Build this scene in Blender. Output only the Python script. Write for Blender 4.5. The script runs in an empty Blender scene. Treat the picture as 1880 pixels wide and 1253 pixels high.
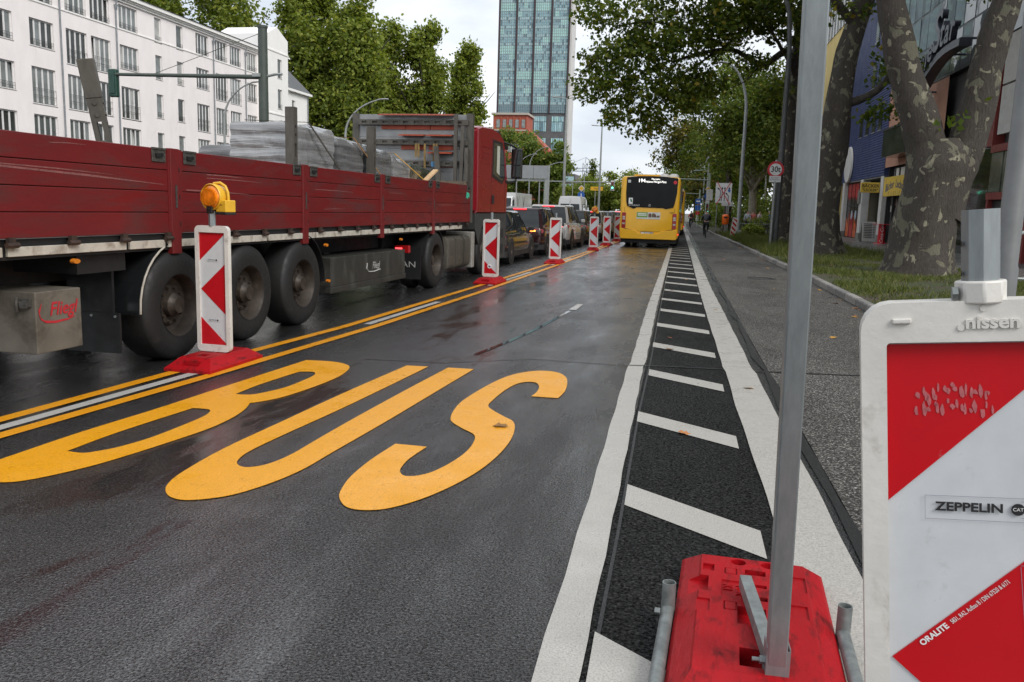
import bpy, bmesh, math, random
import numpy as np
from mathutils import Vector, Matrix, Euler
PI = math.pi
R = math.radians
rnd = random.Random(7)
scene = bpy.context.scene
C = scene.collection

# ------------------------------------------------------------------ camera
CAM_H = 1.544
yaw, pitch, roll, FPX = 0.1876, 0.1557, 0.0297, 1558.9
fw = Vector((-math.sin(yaw)*math.cos(pitch), math.cos(yaw)*math.cos(pitch), -math.sin(pitch)))
r0 = Vector((math.cos(yaw), math.sin(yaw), 0)); u0 = r0.cross(fw)
rr = math.cos(roll)*r0 + math.sin(roll)*u0
uu = -math.sin(roll)*r0 + math.cos(roll)*u0
cam_data = bpy.data.cameras.new('camera')
cam_data.sensor_width = 36.0
cam_data.lens = 36.0*FPX/1880.0
cam_data.clip_start = 0.05
cam_data.clip_end = 3000
cam = bpy.data.objects.new('camera', cam_data)
m3 = Matrix((rr, uu, -fw)).transposed()
cam.matrix_world = Matrix.Translation((0, 0, CAM_H)) @ m3.to_4x4()
C.objects.link(cam)
scene.camera = cam

# ------------------------------------------------------------------ sky and sun (overcast)
SUN_EL, SUN_AZ = R(41), R(126)      # azimuth clockwise from +Y: behind right of the camera
world = bpy.data.worlds.new('World'); scene.world = world; world.use_nodes = True
nt = world.node_tree; nt.nodes.clear()
wo = nt.nodes.new('ShaderNodeOutputWorld'); bg = nt.nodes.new('ShaderNodeBackground')
sky = nt.nodes.new('ShaderNodeTexSky'); sky.sky_type = 'NISHITA'; sky.sun_disc = False
sky.sun_elevation = SUN_EL; sky.sun_rotation = SUN_AZ; sky.air_density = 1.0; sky.dust_density = 2.0
tc = nt.nodes.new('ShaderNodeTexCoord'); mp = nt.nodes.new('ShaderNodeMapping')
mp.inputs['Scale'].default_value = (1.0, 1.0, 2.6)
nz = nt.nodes.new('ShaderNodeTexNoise'); nz.inputs['Scale'].default_value = 2.6; nz.inputs['Detail'].default_value = 6; nz.inputs['Roughness'].default_value = .55
cr = nt.nodes.new('ShaderNodeValToRGB')
cr.color_ramp.elements[0].position = .38; cr.color_ramp.elements[0].color = (5.1, 5.5, 6.1, 1)
cr.color_ramp.elements[1].position = .62; cr.color_ramp.elements[1].color = (8.0, 8.15, 8.3, 1)
mx = nt.nodes.new('ShaderNodeMix'); mx.data_type = 'RGBA'; mx.inputs[0].default_value = .9
nt.links.new(tc.outputs['Generated'], mp.inputs['Vector']); nt.links.new(mp.outputs[0], nz.inputs['Vector'])
nt.links.new(nz.outputs['Fac'], cr.inputs['Fac'])
nt.links.new(sky.outputs[0], mx.inputs[6]); nt.links.new(cr.outputs[0], mx.inputs[7])
nt.links.new(mx.outputs[2], bg.inputs['Color']); bg.inputs['Strength'].default_value = 0.1
nt.links.new(bg.outputs[0], wo.inputs['Surface'])
sun_d = bpy.data.lights.new('sun', 'SUN'); sun_d.energy = 1.5; sun_d.angle = R(25); sun_d.color = (1.0, .965, .92)
sun = bpy.data.objects.new('sun', sun_d); C.objects.link(sun)
sd = Vector((math.sin(SUN_AZ)*math.cos(SUN_EL), math.cos(SUN_AZ)*math.cos(SUN_EL), math.sin(SUN_EL)))
sun.rotation_euler = (-sd).to_track_quat('-Z', 'Y').to_euler()
scene.view_settings.view_transform = 'Standard'; scene.view_settings.look = 'None'
scene.view_settings.exposure = 0.64; scene.view_settings.gamma = 1.0
scene.view_settings.use_curve_mapping = False
try:
    scene.cycles.max_bounces = 8; scene.cycles.transparent_max_bounces = 8
    scene.cycles.caustics_reflective = False; scene.cycles.caustics_refractive = False
    scene.cycles.use_denoising = True
except Exception:
    pass

# ------------------------------------------------------------------ mesh helpers
class MB:
    def __init__(s): s.v = []; s.f = []; s.m = []; s.mi = 0
    def add(s, V, F):
        o = len(s.v); s.v += [tuple(p) for p in V]
        s.f += [tuple(i+o for i in f) for f in F]; s.m += [s.mi]*len(F); return s
    def box(s, x0, x1, y0, y1, z0, z1):
        V = [(x, y, z) for x in (x0, x1) for y in (y0, y1) for z in (z0, z1)]
        return s.add(V, [(0,1,3,2),(4,6,7,5),(0,4,5,1),(2,3,7,6),(0,2,6,4),(1,5,7,3)])
    def obox(s, c, sz, rot):
        M_ = Euler(rot).to_matrix(); V = []
        for x in (-.5, .5):
            for y in (-.5, .5):
                for z in (-.5, .5): V.append(Vector(c) + M_ @ Vector((x*sz[0], y*sz[1], z*sz[2])))
        return s.add(V, [(0,1,3,2),(4,6,7,5),(0,4,5,1),(2,3,7,6),(0,2,6,4),(1,5,7,3)])
    def tube(s, pts, r, n=8, cap=True, ell=1.0):
        pts = [Vector(p) for p in pts]; rs = r if isinstance(r, (list, tuple)) else [r]*len(pts)
        V = []; F = []; up = None
        for i, p in enumerate(pts):
            d = (pts[min(i+1, len(pts)-1)] - pts[max(i-1, 0)]).normalized()
            if up is None:
                a = Vector((0,0,1)) if abs(d.z) < .9 else Vector((1,0,0))
                up = d.cross(a).normalized()
            up = (up - d*up.dot(d)).normalized(); w = d.cross(up)
            for k in range(n):
                t = 2*PI*k/n; V.append(p + (up*math.cos(t) + w*math.sin(t)*ell)*rs[i])
        for i in range(len(pts)-1):
            for k in range(n):
                a = i*n+k; b = i*n+(k+1) % n; F.append((a, b, b+n, a+n))
        if cap: F.append(tuple(range(n-1, -1, -1))); F.append(tuple(range((len(pts)-1)*n, len(pts)*n)))
        return s.add(V, F)
    def cyl(s, p, q, r, r2=None, n=12, cap=True):
        return s.tube([p, q], [r, r if r2 is None else r2], n, cap)
    def prism(s, poly, axis, a, b):
        n = len(poly)
        def P(u, v, w): return {'x': (w, u, v), 'y': (u, w, v), 'z': (u, v, w)}[axis]
        V = [P(u, v, a) for u, v in poly] + [P(u, v, b) for u, v in poly]
        F = [tuple(range(n)), tuple(range(2*n-1, n-1, -1))] + [(i, (i+1) % n, n+(i+1) % n, n+i) for i in range(n)]
        return s.add(V, F)
    def lathe(s, prof, c, axis='x', n=24, close=False):
        V = []; F = []; k = len(prof)
        for j in range(n):
            t = 2*PI*j/n
            for a, r in prof:
                u, v = r*math.cos(t), r*math.sin(t)
                p = {'x': (a, u, v), 'y': (u, a, v), 'z': (u, v, a)}[axis]
                V.append((p[0]+c[0], p[1]+c[1], p[2]+c[2]))
        m = k if close else k-1
        for j in range(n):
            for i in range(m):
                i2 = (i+1) % k; F.append((j*k+i, j*k+i2, ((j+1) % n)*k+i2, ((j+1) % n)*k+i))
        return s.add(V, F)
    def loft(s, secs, cap=True, closed=True):
        n = len(secs[0]); V = [p for q in secs for p in q]; F = []
        for i in range(len(secs)-1):
            for k in range(n if closed else n-1):
                a = i*n+k; b = i*n+(k+1) % n; F.append((a, b, b+n, a+n))
        if cap: F.append(tuple(range(n-1, -1, -1))); F.append(tuple(range((len(secs)-1)*n, len(secs)*n)))
        return s.add(V, F)
    def quad(s, *P): return s.add(P, [tuple(range(len(P)))])
    def mesh(s, name, mats, smooth=None, recalc=True):
        me = bpy.data.meshes.new(name); me.from_pydata(s.v, [], s.f)
        if recalc:
            b = bmesh.new(); b.from_mesh(me); bmesh.ops.recalc_face_normals(b, faces=b.faces); b.to_mesh(me); b.free()
        for m_ in (mats if isinstance(mats, (list, tuple)) else [mats]): me.materials.append(m_)
        if max(s.m, default=0) > 0: me.polygons.foreach_set('material_index', s.m)
        if smooth is not None:
            me.polygons.foreach_set('use_smooth', [True]*len(me.polygons))
            try: me.set_sharp_from_angle(angle=R(smooth))
            except Exception: pass
        return me
    def build(s, name, mats, parent=None, loc=(0,0,0), rot=(0,0,0), smooth=None, bevel=0, seg=2, kind=None, recalc=True):
        o = inst(name, s.mesh(name, mats, smooth, recalc), parent, loc, rot)
        if bevel:
            b = o.modifiers.new('bevel', 'BEVEL'); b.width = bevel; b.segments = seg; b.limit_method = 'ANGLE'; b.angle_limit = R(40)
        if kind: o['kind'] = kind
        return o
def inst(name, me, parent=None, loc=(0,0,0), rot=(0,0,0), scale=None):
    o = bpy.data.objects.new(name, me); C.objects.link(o); o.parent = parent
    o.location = loc; o.rotation_euler = rot
    if scale is not None: o.scale = scale if isinstance(scale, (tuple, list)) else (scale,)*3
    return o
def tag(o, label, cat, group=None):
    o['label'] = label; o['category'] = cat
    if group: o['group'] = group
    return o
def thing(name, label, cat, loc=(0,0,0), rz=0, group=None):
    return tag(inst(name, None, None, loc, (0,0,rz)), label, cat, group)
def struct(o): o['kind'] = 'structure'; return o
def copy_tree(o, parent=None):
    c = o.copy(); C.objects.link(c); c.parent = parent
    for ch in list(o.children): copy_tree(ch, c)
    return c
def B(x0, x1, y0, y1, z0, z1): return MB().box(x0, x1, y0, y1, z0, z1)

def curve_mesh(name, polys, mat, depth=.003):
    """flat filled outline (holes allowed) extruded to a thin solid; polys in x, y"""
    cu = bpy.data.curves.new(name, 'CURVE'); cu.dimensions = '2D'; cu.fill_mode = 'BOTH'; cu.extrude = depth/2
    for p in polys:
        sp = cu.splines.new('POLY'); sp.points.add(len(p)-1)
        for q, (x, y) in zip(sp.points, p): q.co = (x, y, 0, 1)
        sp.use_cyclic_u = True
    o = bpy.data.objects.new(name, cu); C.objects.link(o)
    dg = bpy.context.evaluated_depsgraph_get(); me = bpy.data.meshes.new_from_object(o.evaluated_get(dg))
    bpy.data.objects.remove(o); bpy.data.curves.remove(cu)
    me.materials.clear(); me.materials.append(mat); return me
def text_mesh(txt, size, mat, depth=.002, shear=0, align='CENTER', bold=0, space=1.0, xs=1.0):
    cu = bpy.data.curves.new('lettering', 'FONT'); cu.body = txt; cu.size = size; cu.extrude = depth/2; cu.shear = shear
    cu.align_x = align; cu.align_y = 'CENTER'; cu.offset = bold; cu.space_character = space; cu.resolution_u = 3
    o = bpy.data.objects.new('lettering', cu); C.objects.link(o)
    dg = bpy.context.evaluated_depsgraph_get(); me = bpy.data.meshes.new_from_object(o.evaluated_get(dg))
    bpy.data.objects.remove(o); bpy.data.curves.remove(cu)
    me.materials.clear(); me.materials.append(mat)
    if xs != 1.0: me.transform(Matrix.Diagonal((xs, 1, 1, 1)))
    return me
FACE_BACK = (PI/2, 0, 0)          # text upright, read when looking along +Y
FACE_RIGHT = (PI/2, 0, PI/2)      # upright on a plane facing +X
FACE_LEFT = (PI/2, 0, -PI/2)      # upright on a plane facing -X
def text(txt, size, mat, parent, loc, rot=FACE_BACK, name='lettering', **k):
    return inst(name, text_mesh(txt, size, mat, **k), parent, loc, rot)
def smooth_loop(pts, step=4):
    """closed Catmull-Rom; points with a third value are kept as sharp corners"""
    n = len(pts); out = []
    for i in range(n):
        p0, p1, p2, p3 = pts[i-1], pts[i], pts[(i+1) % n], pts[(i+2) % n]
        if len(p1) > 2: p0 = p1
        if len(p2) > 2: p3 = p2
        for k in range(step):
            t = k/step; t2 = t*t; t3 = t2*t
            out.append(tuple(.5*((2*p1[j]) + (-p0[j]+p2[j])*t + (2*p0[j]-5*p1[j]+4*p2[j]-p3[j])*t2 + (-p0[j]+3*p1[j]-3*p2[j]+p3[j])*t3) for j in (0, 1)))
    return out

# ------------------------------------------------------------------ materials
def new_mat(name):
    m = bpy.data.materials.new(name); m.use_nodes = True
    return m, m.node_tree, m.node_tree.nodes['Principled BSDF']
def N(t, kind, **k):
    n = t.nodes.new('ShaderNode'+kind)
    for a, v in k.items():
        if a.startswith('i_'):
            key = a[2:].replace('_', ' '); n.inputs[key].default_value = v
        else: setattr(n, a, v)
    return n
def ramp(t, src, stops, interp='LINEAR'):
    n = t.nodes.new('ShaderNodeValToRGB'); e = n.color_ramp.elements; n.color_ramp.interpolation = interp
    while len(e) < len(stops): e.new(.5)
    for q, (p, c) in zip(e, stops):
        q.position = p; q.color = (c, c, c, 1) if isinstance(c, (int, float)) else (*c, 1)
    t.links.new(src, n.inputs['Fac']); return n.outputs['Color']
def mixc(t, fac, a, b, mode='MIX'):
    n = t.nodes.new('ShaderNodeMix'); n.data_type = 'RGBA'; n.blend_type = mode
    for i, v in ((0, fac), (6, a), (7, b)):
        if isinstance(v, (int, float)): n.inputs[i].default_value = v if i == 0 else (v, v, v, 1)
        elif isinstance(v, tuple): n.inputs[i].default_value = (*v, 1)
        else: t.links.new(v, n.inputs[i])
    return n.outputs[2]
def noise(t, vec, scale, detail=3, rough=.55, dist=0):
    n = t.nodes.new('ShaderNodeTexNoise'); n.inputs['Scale'].default_value = scale; n.inputs['Detail'].default_value = detail
    n.inputs['Roughness'].default_value = rough; n.inputs['Distortion'].default_value = dist
    if vec is not None: t.links.new(vec, n.inputs['Vector'])
    return n.outputs['Fac']
def coord(t, scale=(1,1,1), loc=(0,0,0), kind='Object'):
    a = t.nodes.new('ShaderNodeTexCoord'); m = t.nodes.new('ShaderNodeMapping')
    m.inputs['Scale'].default_value = scale; m.inputs['Location'].default_value = loc
    t.links.new(a.outputs[kind], m.inputs['Vector']); return m.outputs[0]
def bump(t, b, h, strength=.3, dist=.01):
    n = t.nodes.new('ShaderNodeBump'); n.inputs['Strength'].default_value = strength; n.inputs['Distance'].default_value = dist
    t.links.new(h, n.inputs['Height']); t.links.new(n.outputs[0], b.inputs['Normal']); return n
_mats = {}
def M(name, col, rough=.5, metal=0, var=.12, sc=6, bmp=0, bsc=60, coat=0, dirt=None, emit=0, spec=.5, stretch=(1,1,1)):
    """painted or plain surface with uneven tone, uneven gloss and optional grime (colour, amount, scale)"""
    if name in _mats: return _mats[name]
    m, t, b = new_mat(name)
    v = coord(t, stretch)
    n1 = noise(t, v, sc, 5, .6)
    lo = tuple(c*(1-var) for c in col); hi = tuple(min(1, c*(1+var)) for c in col)
    c = ramp(t, n1, [(.3, lo), (.7, hi)])
    rg = ramp(t, n1, [(.3, min(1, rough*1.2)), (.7, rough*.85)])
    if dirt:
        n2 = noise(t, v, dirt[2], 8, .68, .4)
        f = ramp(t, n2, [(.72-dirt[1]*.5, 0), (.90-dirt[1]*.5, .8)])
        c = mixc(t, f, c, dirt[0]); rg = mixc(t, f, rg, .75)
    t.links.new(c, b.inputs['Base Color']); t.links.new(rg, b.inputs['Roughness'])
    b.inputs['Metallic'].default_value = metal; b.inputs['Specular IOR Level'].default_value = spec
    if coat: b.inputs['Coat Weight'].default_value = coat; b.inputs['Coat Roughness'].default_value = .08
    if bmp: bump(t, b, noise(t, v, bsc, 4), bmp, .01)
    if emit: b.inputs['Emission Color'].default_value = (*col, 1); b.inputs['Emission Strength'].default_value = emit
    _mats[name] = m; return m
def glass_mat(name, col=(.02,.025,.03), rough=.04, var=.3, alpha=None):
    if name in _mats: return _mats[name]
    m, t, b = new_mat(name); v = coord(t)
    c = ramp(t, noise(t, v, 1.3, 2), [(.3, tuple(x*(1-var) for x in col)), (.7, tuple(x*(1+var) for x in col))])
    t.links.new(c, b.inputs['Base Color']); b.inputs['Roughness'].default_value = rough; b.inputs['IOR'].default_value = 1.5
    bump(t, b, noise(t, v, .9, 2), .04, .05)
    if alpha is not None: b.inputs['Alpha'].default_value = alpha
    _mats[name] = m; return m

def asphalt(name, wet, lo, hi, fleck, tone=1.0, spec=(.05, 1.0)):
    m, t, b = new_mat(name); v = coord(t)
    agg = noise(t, v, 85 if wet else 60, 3, .75); vo = N(t, 'TexVoronoi', i_Scale=95.0 if wet else 60.0); t.links.new(v, vo.inputs['Vector'])
    patch = noise(t, coord(t, (.9, .38, 1)), 1.0, 9, .66, .6)
    streak = noise(t, coord(t, (3.2, .5, 1), (3, 1, 0)), 1.0, 7, .65)
    c = ramp(t, agg, [(.34, lo), (.54, hi), (.70, fleck)])
    big = ramp(t, patch, [(.3, .72*tone), (.7, 1.18*tone)])
    c = mixc(t, 1.0, c, big, 'MULTIPLY')
    t.links.new(c, b.inputs['Base Color'])
    f = N(t, 'Math', operation='ADD'); t.links.new(patch, f.inputs[0])
    s2 = N(t, 'Math', operation='MULTIPLY'); t.links.new(streak, s2.inputs[0]); s2.inputs[1].default_value = .55
    t.links.new(s2.outputs[0], f.inputs[1])
    if wet:                                     # water gathers along the lane edge beside the yellow lines
        sx = N(t, 'SeparateXYZ'); t.links.new(v, sx.inputs[0])
        mr = N(t, 'MapRange'); mr.inputs['From Min'].default_value = -3.4; mr.inputs['From Max'].default_value = -1.6; t.links.new(sx.outputs[0], mr.inputs['Value'])
        ed = ramp(t, mr.outputs[0], [(0, 0), (.25, .16), (.55, .10), (1, 0)]); g2 = N(t, 'Math', operation='ADD'); t.links.new(f.outputs[0], g2.inputs[0]); t.links.new(ed, g2.inputs[1]); f = g2
        rg = ramp(t, f.outputs[0], [(.54, .36), (.74, .27), (.90, .18), (1.0, .06)])
        bs = ramp(t, f.outputs[0], [(.55, 1.0), (.82, .6), (.99, .08)])
        cw = mixc(t, 1.0, ramp(t, f.outputs[0], [(.52, .2), (.80, .8), (.95, 1.0)]), ramp(t, noise(t, v, 110, 2, .65), [(.36, .0), (.58, 1.0)]), 'MULTIPLY')
        t.links.new(cw, b.inputs['Coat Weight']); b.inputs['Coat Roughness'].default_value = .18
    else:
        rg = ramp(t, f.outputs[0], [(.55, .75), (.95, .5)]); bs = ramp(t, f.outputs[0], [(.5, 1.0), (.95, .6)])
    t.links.new(rg, b.inputs['Roughness'])
    h = N(t, 'Math', operation='ADD'); t.links.new(vo.outputs['Distance'], h.inputs[0]); t.links.new(agg, h.inputs[1])
    bp = bump(t, b, h.outputs[0], .5, .006); t.links.new(bs, bp.inputs['Strength'])
    gr = noise(t, v, 95 if wet else 75, 2, .6)
    t.links.new(ramp(t, gr, [(.40, spec[0]), (.62, spec[1])]), b.inputs['Specular IOR Level'])  # cavity shade between the stones is put into the specular level
    if wet: t.links.new(bp.outputs[0], b.inputs['Coat Normal'])
    return m
def road_paint(name, col, wear, dark=(.02,.02,.02)):
    m, t, b = new_mat(name); v = coord(t)
    n1 = noise(t, v, 70, 4, .75); n2 = noise(t, v, 3.5, 5, .6); n3 = noise(t, coord(t, (9, 2, 1)), 6, 5, .7)
    s = N(t, 'Math', operation='ADD'); t.links.new(n1, s.inputs[0]); t.links.new(n3, s.inputs[1])
    hv = N(t, 'Math', operation='MULTIPLY'); t.links.new(s.outputs[0], hv.inputs[0]); hv.inputs[1].default_value = .5
    f = ramp(t, hv.outputs[0], [(.68-wear*.4, 0), (.74-wear*.4, .85)])
    c = ramp(t, n2, [(.3, tuple(x*.86 for x in col)), (.7, col)])
    gr = noise(t, v, 130, 2, .7); c = mixc(t, 1.0, c, ramp(t, gr, [(.32, .62), (.56, 1.0), (.75, 1.06)]), 'MULTIPLY')
    t.links.new(mixc(t, f, c, dark), b.inputs['Base Color'])
    t.links.new(ramp(t, n2, [(.35, .5), (.65, .22)]), b.inputs['Roughness'])
    bump(t, b, n1, .35, .004); return m
def bark(name):
    m, t, b = new_mat(name)
    w = coord(t, (1, 1, .85))
    n = noise(t, w, 2.4, 3, .5, .6); n2 = noise(t, coord(t, (1, 1, .9), (4, 2, 7)), 3.6, 2, .45, .5); fine = noise(t, coord(t, (3, 3, .7)), 9, 6, .7)
    base = ramp(t, fine, [(.3, (.028,.022,.017)), (.55, (.056,.046,.036)), (.75, (.092,.077,.061))])
    p1 = ramp(t, n, [(.585, 0), (.60, 1)]); p2 = ramp(t, n2, [(.645, 0), (.658, 1)])
    c = mixc(t, p1, base, ramp(t, fine, [(.3, (.10,.095,.065)), (.7, (.165,.155,.105))]))
    c = mixc(t, p2, c, ramp(t, fine, [(.3, (.19,.175,.12)), (.7, (.31,.29,.205))]))
    t.links.new(c, b.inputs['Base Color']); b.inputs['Roughness'].default_value = .8
    ps = N(t, 'Math', operation='ADD'); t.links.new(p1, ps.inputs[0]); t.links.new(p2, ps.inputs[1]); p3 = N(t, 'Math', operation='MULTIPLY'); t.links.new(ps.outputs[0], p3.inputs[0]); p3.inputs[1].default_value = .45
    h = N(t, 'Math', operation='SUBTRACT'); t.links.new(fine, h.inputs[0]); t.links.new(p3.outputs[0], h.inputs[1])
    bump(t, b, h.outputs[0], .9, .05); return m
def leaf_mat(name, stops, trans=.3, rough=.55):
    m, t, b = new_mat(name)
    g = N(t, 'NewGeometry'); c = ramp(t, g.outputs['Random Per Island'], stops)
    t.links.new(c, b.inputs['Base Color']); b.inputs['Roughness'].default_value = rough; b.inputs['Specular IOR Level'].default_value = .3
    tr = N(t, 'BsdfTranslucent'); t.links.new(mixc(t, 1.0, c, (1.0, 1.0, .45), 'MULTIPLY'), tr.inputs['Color'])
    mx_ = N(t, 'MixShader'); mx_.inputs[0].default_value = trans
    t.links.new(b.outputs[0], mx_.inputs[1]); t.links.new(tr.outputs[0], mx_.inputs[2])
    t.links.new(mx_.outputs[0], t.nodes['Material Output'].inputs['Surface']); return m
# ------------------------------------------------------------------ ground, road, markings
MAT_ROAD = asphalt('wet_asphalt', True, (.0035,.0034,.0034), (.016,.0155,.0152), (.12,.118,.115))
MAT_OLD = asphalt('coarse_damp_asphalt', False, (.010,.0095,.009), (.068,.064,.058), (.46,.44,.40), spec=(.02,.3))
MAT_INFILL = asphalt('fresh_dark_asphalt', False, (.004,.004,.0038), (.011,.011,.0105), (.055,.055,.053), spec=(.0,.22))
MAT_YEL = road_paint('yellow_road_tape', (.86,.38,.008), .29, (.22,.085,.006))
MAT_YLINE = road_paint('yellow_line_tape', (.84,.35,.008), .29, (.18,.085,.01))
MAT_WHT = road_paint('worn_white_road_paint', (.47,.45,.41), .245, (.19,.18,.16))
MAT_WDASH = road_paint('grey_white_road_paint', (.50,.49,.46), .16, (.10,.10,.09))

def sheet(name, pts, z, mat):
    return MB().add([(x, y, z) for x, y in pts], [tuple(range(len(pts)))]).build(name, mat, recalc=False)
soil = M('far_ground', (.10,.10,.085), .9, var=.3, sc=.2)
struct(sheet('ground', [(-900,-200),(900,-200),(900,1500),(-900,1500)], -.03, soil))
road = struct(sheet('road', [(-33,-25),(.965,-25),(.965,30),(.965,700),(-33,700)], 0, MAT_ROAD))
infill = struct(sheet('buffer_strip', [(-.24,-6),(.60,-6),(.56,20),(.52,60),(.52,140),(-.24,140)], .003, MAT_INFILL))

KERB = [(-25,3.2),(8,3.18),(14.6,3.17),(22,3.2),(32,3.05),(54,2.80),(67,2.46),(90,2.45),(140,2.45)]
def kerb_x(y):
    for (y0, x0), (y1, x1) in zip(KERB, KERB[1:]):
        if y <= y1: return x0 + (x1-x0)*(y-y0)/(y1-y0)
    return KERB[-1][1]
ys = [y for y, _ in KERB]
cycle = struct(sheet('cycle_track', [(.97, y) for y in (-25, 140)] + [(kerb_x(y)+.02, y) for y in reversed(ys)], .004, MAT_OLD))

# seam of tar between buffer line and cycle track, crossing joints and cracks
tar = M('tar_joint', (.012,.012,.012), .35, var=.3, sc=30, bmp=.4, bsc=80)
seam = MB(); L = []
for i in range(70):
    y = 1.5 + i*.8; L.append((y, .925 + .02*math.sin(y*1.7) + .012*math.sin(y*5.1), .032 + .012*math.sin(y*3.3+1)))
for (ya, xa, wa), (yb, xb, wb) in zip(L, L[1:]):
    seam.quad((xa-wa, ya, .010), (xa+wa, ya, .010), (xb+wb, yb, .010), (xb-wb, yb, .010))
seam.build('tar_seam', tar, road, recalc=False)
def strip(pts, w, z):
    b = MB(); n = len(pts)
    for i in range(n-1):
        (x0, y0), (x1, y1) = pts[i], pts[i+1]; d = Vector((x1-x0, y1-y0)).normalized(); nx, ny = -d.y*w/2, d.x*w/2
        b.quad((x0-nx, y0-ny, z), (x0+nx, y0+ny, z), (x1+nx, y1+ny, z), (x1-nx, y1-ny, z))
    return b
strip([(-3.0,7.95),(-2.2,8.02),(-1.4,8.55),(-.45,8.5)], .018, .0045).build('road_crack', tar, road, recalc=False)
strip([(-.45,8.5),(.0,8.58),(.9,8.62),(2.0,8.75),(3.15,8.8)], .035, .0105).build('road_joint', tar, road, recalc=False)
strip([(-2.02,8.6),(-1.86,9.6),(-1.72,10.8),(-1.62,12.2),(-1.56,12.9)], .055, .0045).build('filled_crack', M('water_filled_joint', (.02,.022,.022), .04, var=.5, sc=25), road, recalc=False)
strip([(-.205,1.5),(-.20,4),(-.215,6.5),(-.20,9),(-.21,14),(-.2,24)], .016, .0055).build('tar_edge', tar, infill, recalc=False)

def line(name, left, right, mat, z=.008, parent=road):
    """left, right: (x, y) edge points of equal count"""
    b = MB()
    for i in range(len(left)-1):
        b.quad((*left[i], z), (*right[i], z), (*right[i+1], z), (*left[i+1], z))
    return b.build(name, mat, parent, recalc=False)
def dense(f, y0, y1, n): return [(f(y0+(y1-y0)*i/n), y0+(y1-y0)*i/n) for i in range(n+1)]
def interp(P, y):
    for (y0, x0), (y1, x1) in zip(P, P[1:]):
        if y <= y1: return x0+(x1-x0)*(y-y0)/(y1-y0)
    return P[-1][1]
WL = [(-6,-.38),(4.5,-.39),(8.55,-.415),(8.6,-.40),(14,-.42),(24,-.39),(36,-.36),(140,-.34)]
line('lane_line', dense(lambda y: interp(WL, y)+.004*math.sin(y*6), -6, 60, 260), dense(lambda y: interp(WL, y)+.152+.004*math.sin(y*7+1), -6, 60, 260), MAT_WHT)
line('lane_line', dense(lambda y: interp(WL, y), 60, 140, 4), dense(lambda y: interp(WL, y)+.15, 60, 140, 4), MAT_WHT)
WR = [(-6,.57),(4.8,.565),(7.1,.54),(8.6,.545),(8.66,.525),(10,.525),(12,.51),(18,.49),(38,.51),(140,.5)]
WW = [(-6,.29),(6.7,.30),(9,.285),(13,.285),(18,.26),(36,.22),(140,.2)]
line('track_line', dense(lambda y: interp(WR, y)+.0025*math.sin(y*4.3), -6, 60, 260), dense(lambda y: interp(WR, y)+interp(WW, y)+.003*math.sin(y*5.1+2), -6, 60, 260), MAT_WHT, .012)
line('track_line', dense(lambda y: interp(WR, y), 60, 140, 4), dense(lambda y: interp(WR, y)+interp(WW, y), 60, 140, 4), MAT_WHT, .012)
for i in range(22):                                   # slanted bars between the two white lines
    y = .74 + i*1.82 + .03*math.sin(i*2.1)
    w = .34 + .02*math.sin(i*1.3)
    xl = -.205 + .012*math.sin(i*3.7); xr = .485 - .0012*i
    MB().quad((xl, y, .0075), (xr, y-.555+.004*i, .0075), (xr+.002, y-.555+.004*i+w*1.0, .0075), (xl-.004, y+w, .0075)).build('slanted_bar', MAT_WHT, infill, recalc=False)
YR = [(-2,-4.72),(1,-4.45),(4.5,-4.13),(6.6,-3.92),(10.2,-3.64),(14.8,-3.43),(24,-3.16),(43,-2.89),(70,-2.85),(120,-2.85)]
YL = [(-2,-5.15),(1,-4.9),(5,-4.53),(6.7,-4.40),(8,-4.29),(10,-4.10),(18,-3.77),(30,-3.36),(44,-3.18),(70,-3.15),(120,-3.15)]
for P, off in ((YR, -.115), (YL, 0)):
    line('yellow_line', dense(lambda y: interp(P, y)+off, -2, 80, 240), dense(lambda y: interp(P, y)+off+.115, -2, 80, 240), MAT_YLINE, .009)
for a, b_ in ((.4, 6.75), (10.3, 13.2), (16.4, 20.5), (23.3, 27), (31, 35), (39, 43)):
    f = lambda y: (interp(YR, y)+interp(YL, y))/2 - .05
    line('white_dash', dense(f, a, b_, 10), dense(lambda y: f(y)+.10, a, b_, 10), MAT_WDASH, .007)
for i in range(14):                                   # far lane dashes left of the queue
    line('white_dash', [(-7.6, 14+i*9), (-7.6, 18+i*9)], [(-7.48, 14+i*9), (-7.48, 18+i*9)], MAT_WDASH, .007)

S_ = [(-0.89,6.801,1),(-0.871,7.076),(-0.891,7.389),(-0.939,7.686),(-1.05,7.897),(-1.222,7.926),(-1.385,7.75),(-1.492,7.461),(-1.569,6.981),(-1.614,6.461),(-1.599,6.135),(-1.564,5.907),(-1.519,5.778),(-1.413,5.636),(-1.308,5.52),(-1.265,5.427),(-1.241,5.264),(-1.239,5.058),(-1.264,4.858),(-1.302,4.694),(-1.343,4.584),(-1.402,4.516),(-1.462,4.503),(-1.508,4.568),(-1.528,4.655),(-1.537,4.835),(-1.509,5.111,1),(-1.723,5.118,1),(-1.752,4.742),(-1.748,4.408),(-1.71,4.168),(-1.668,4.048),(-1.593,3.944),(-1.51,3.916),(-1.408,3.949),(-1.324,4.039),(-1.23,4.204),(-1.139,4.448),(-1.068,4.736),(-1.027,5.075),(-1.02,5.433),(-1.053,5.748),(-1.102,5.93),(-1.177,6.03),(-1.307,6.207),(-1.378,6.345),(-1.389,6.535),(-1.372,6.935),(-1.326,7.239),(-1.253,7.368),(-1.166,7.355),(-1.113,7.194),(-1.097,6.972),(-1.115,6.795,1)]
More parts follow.
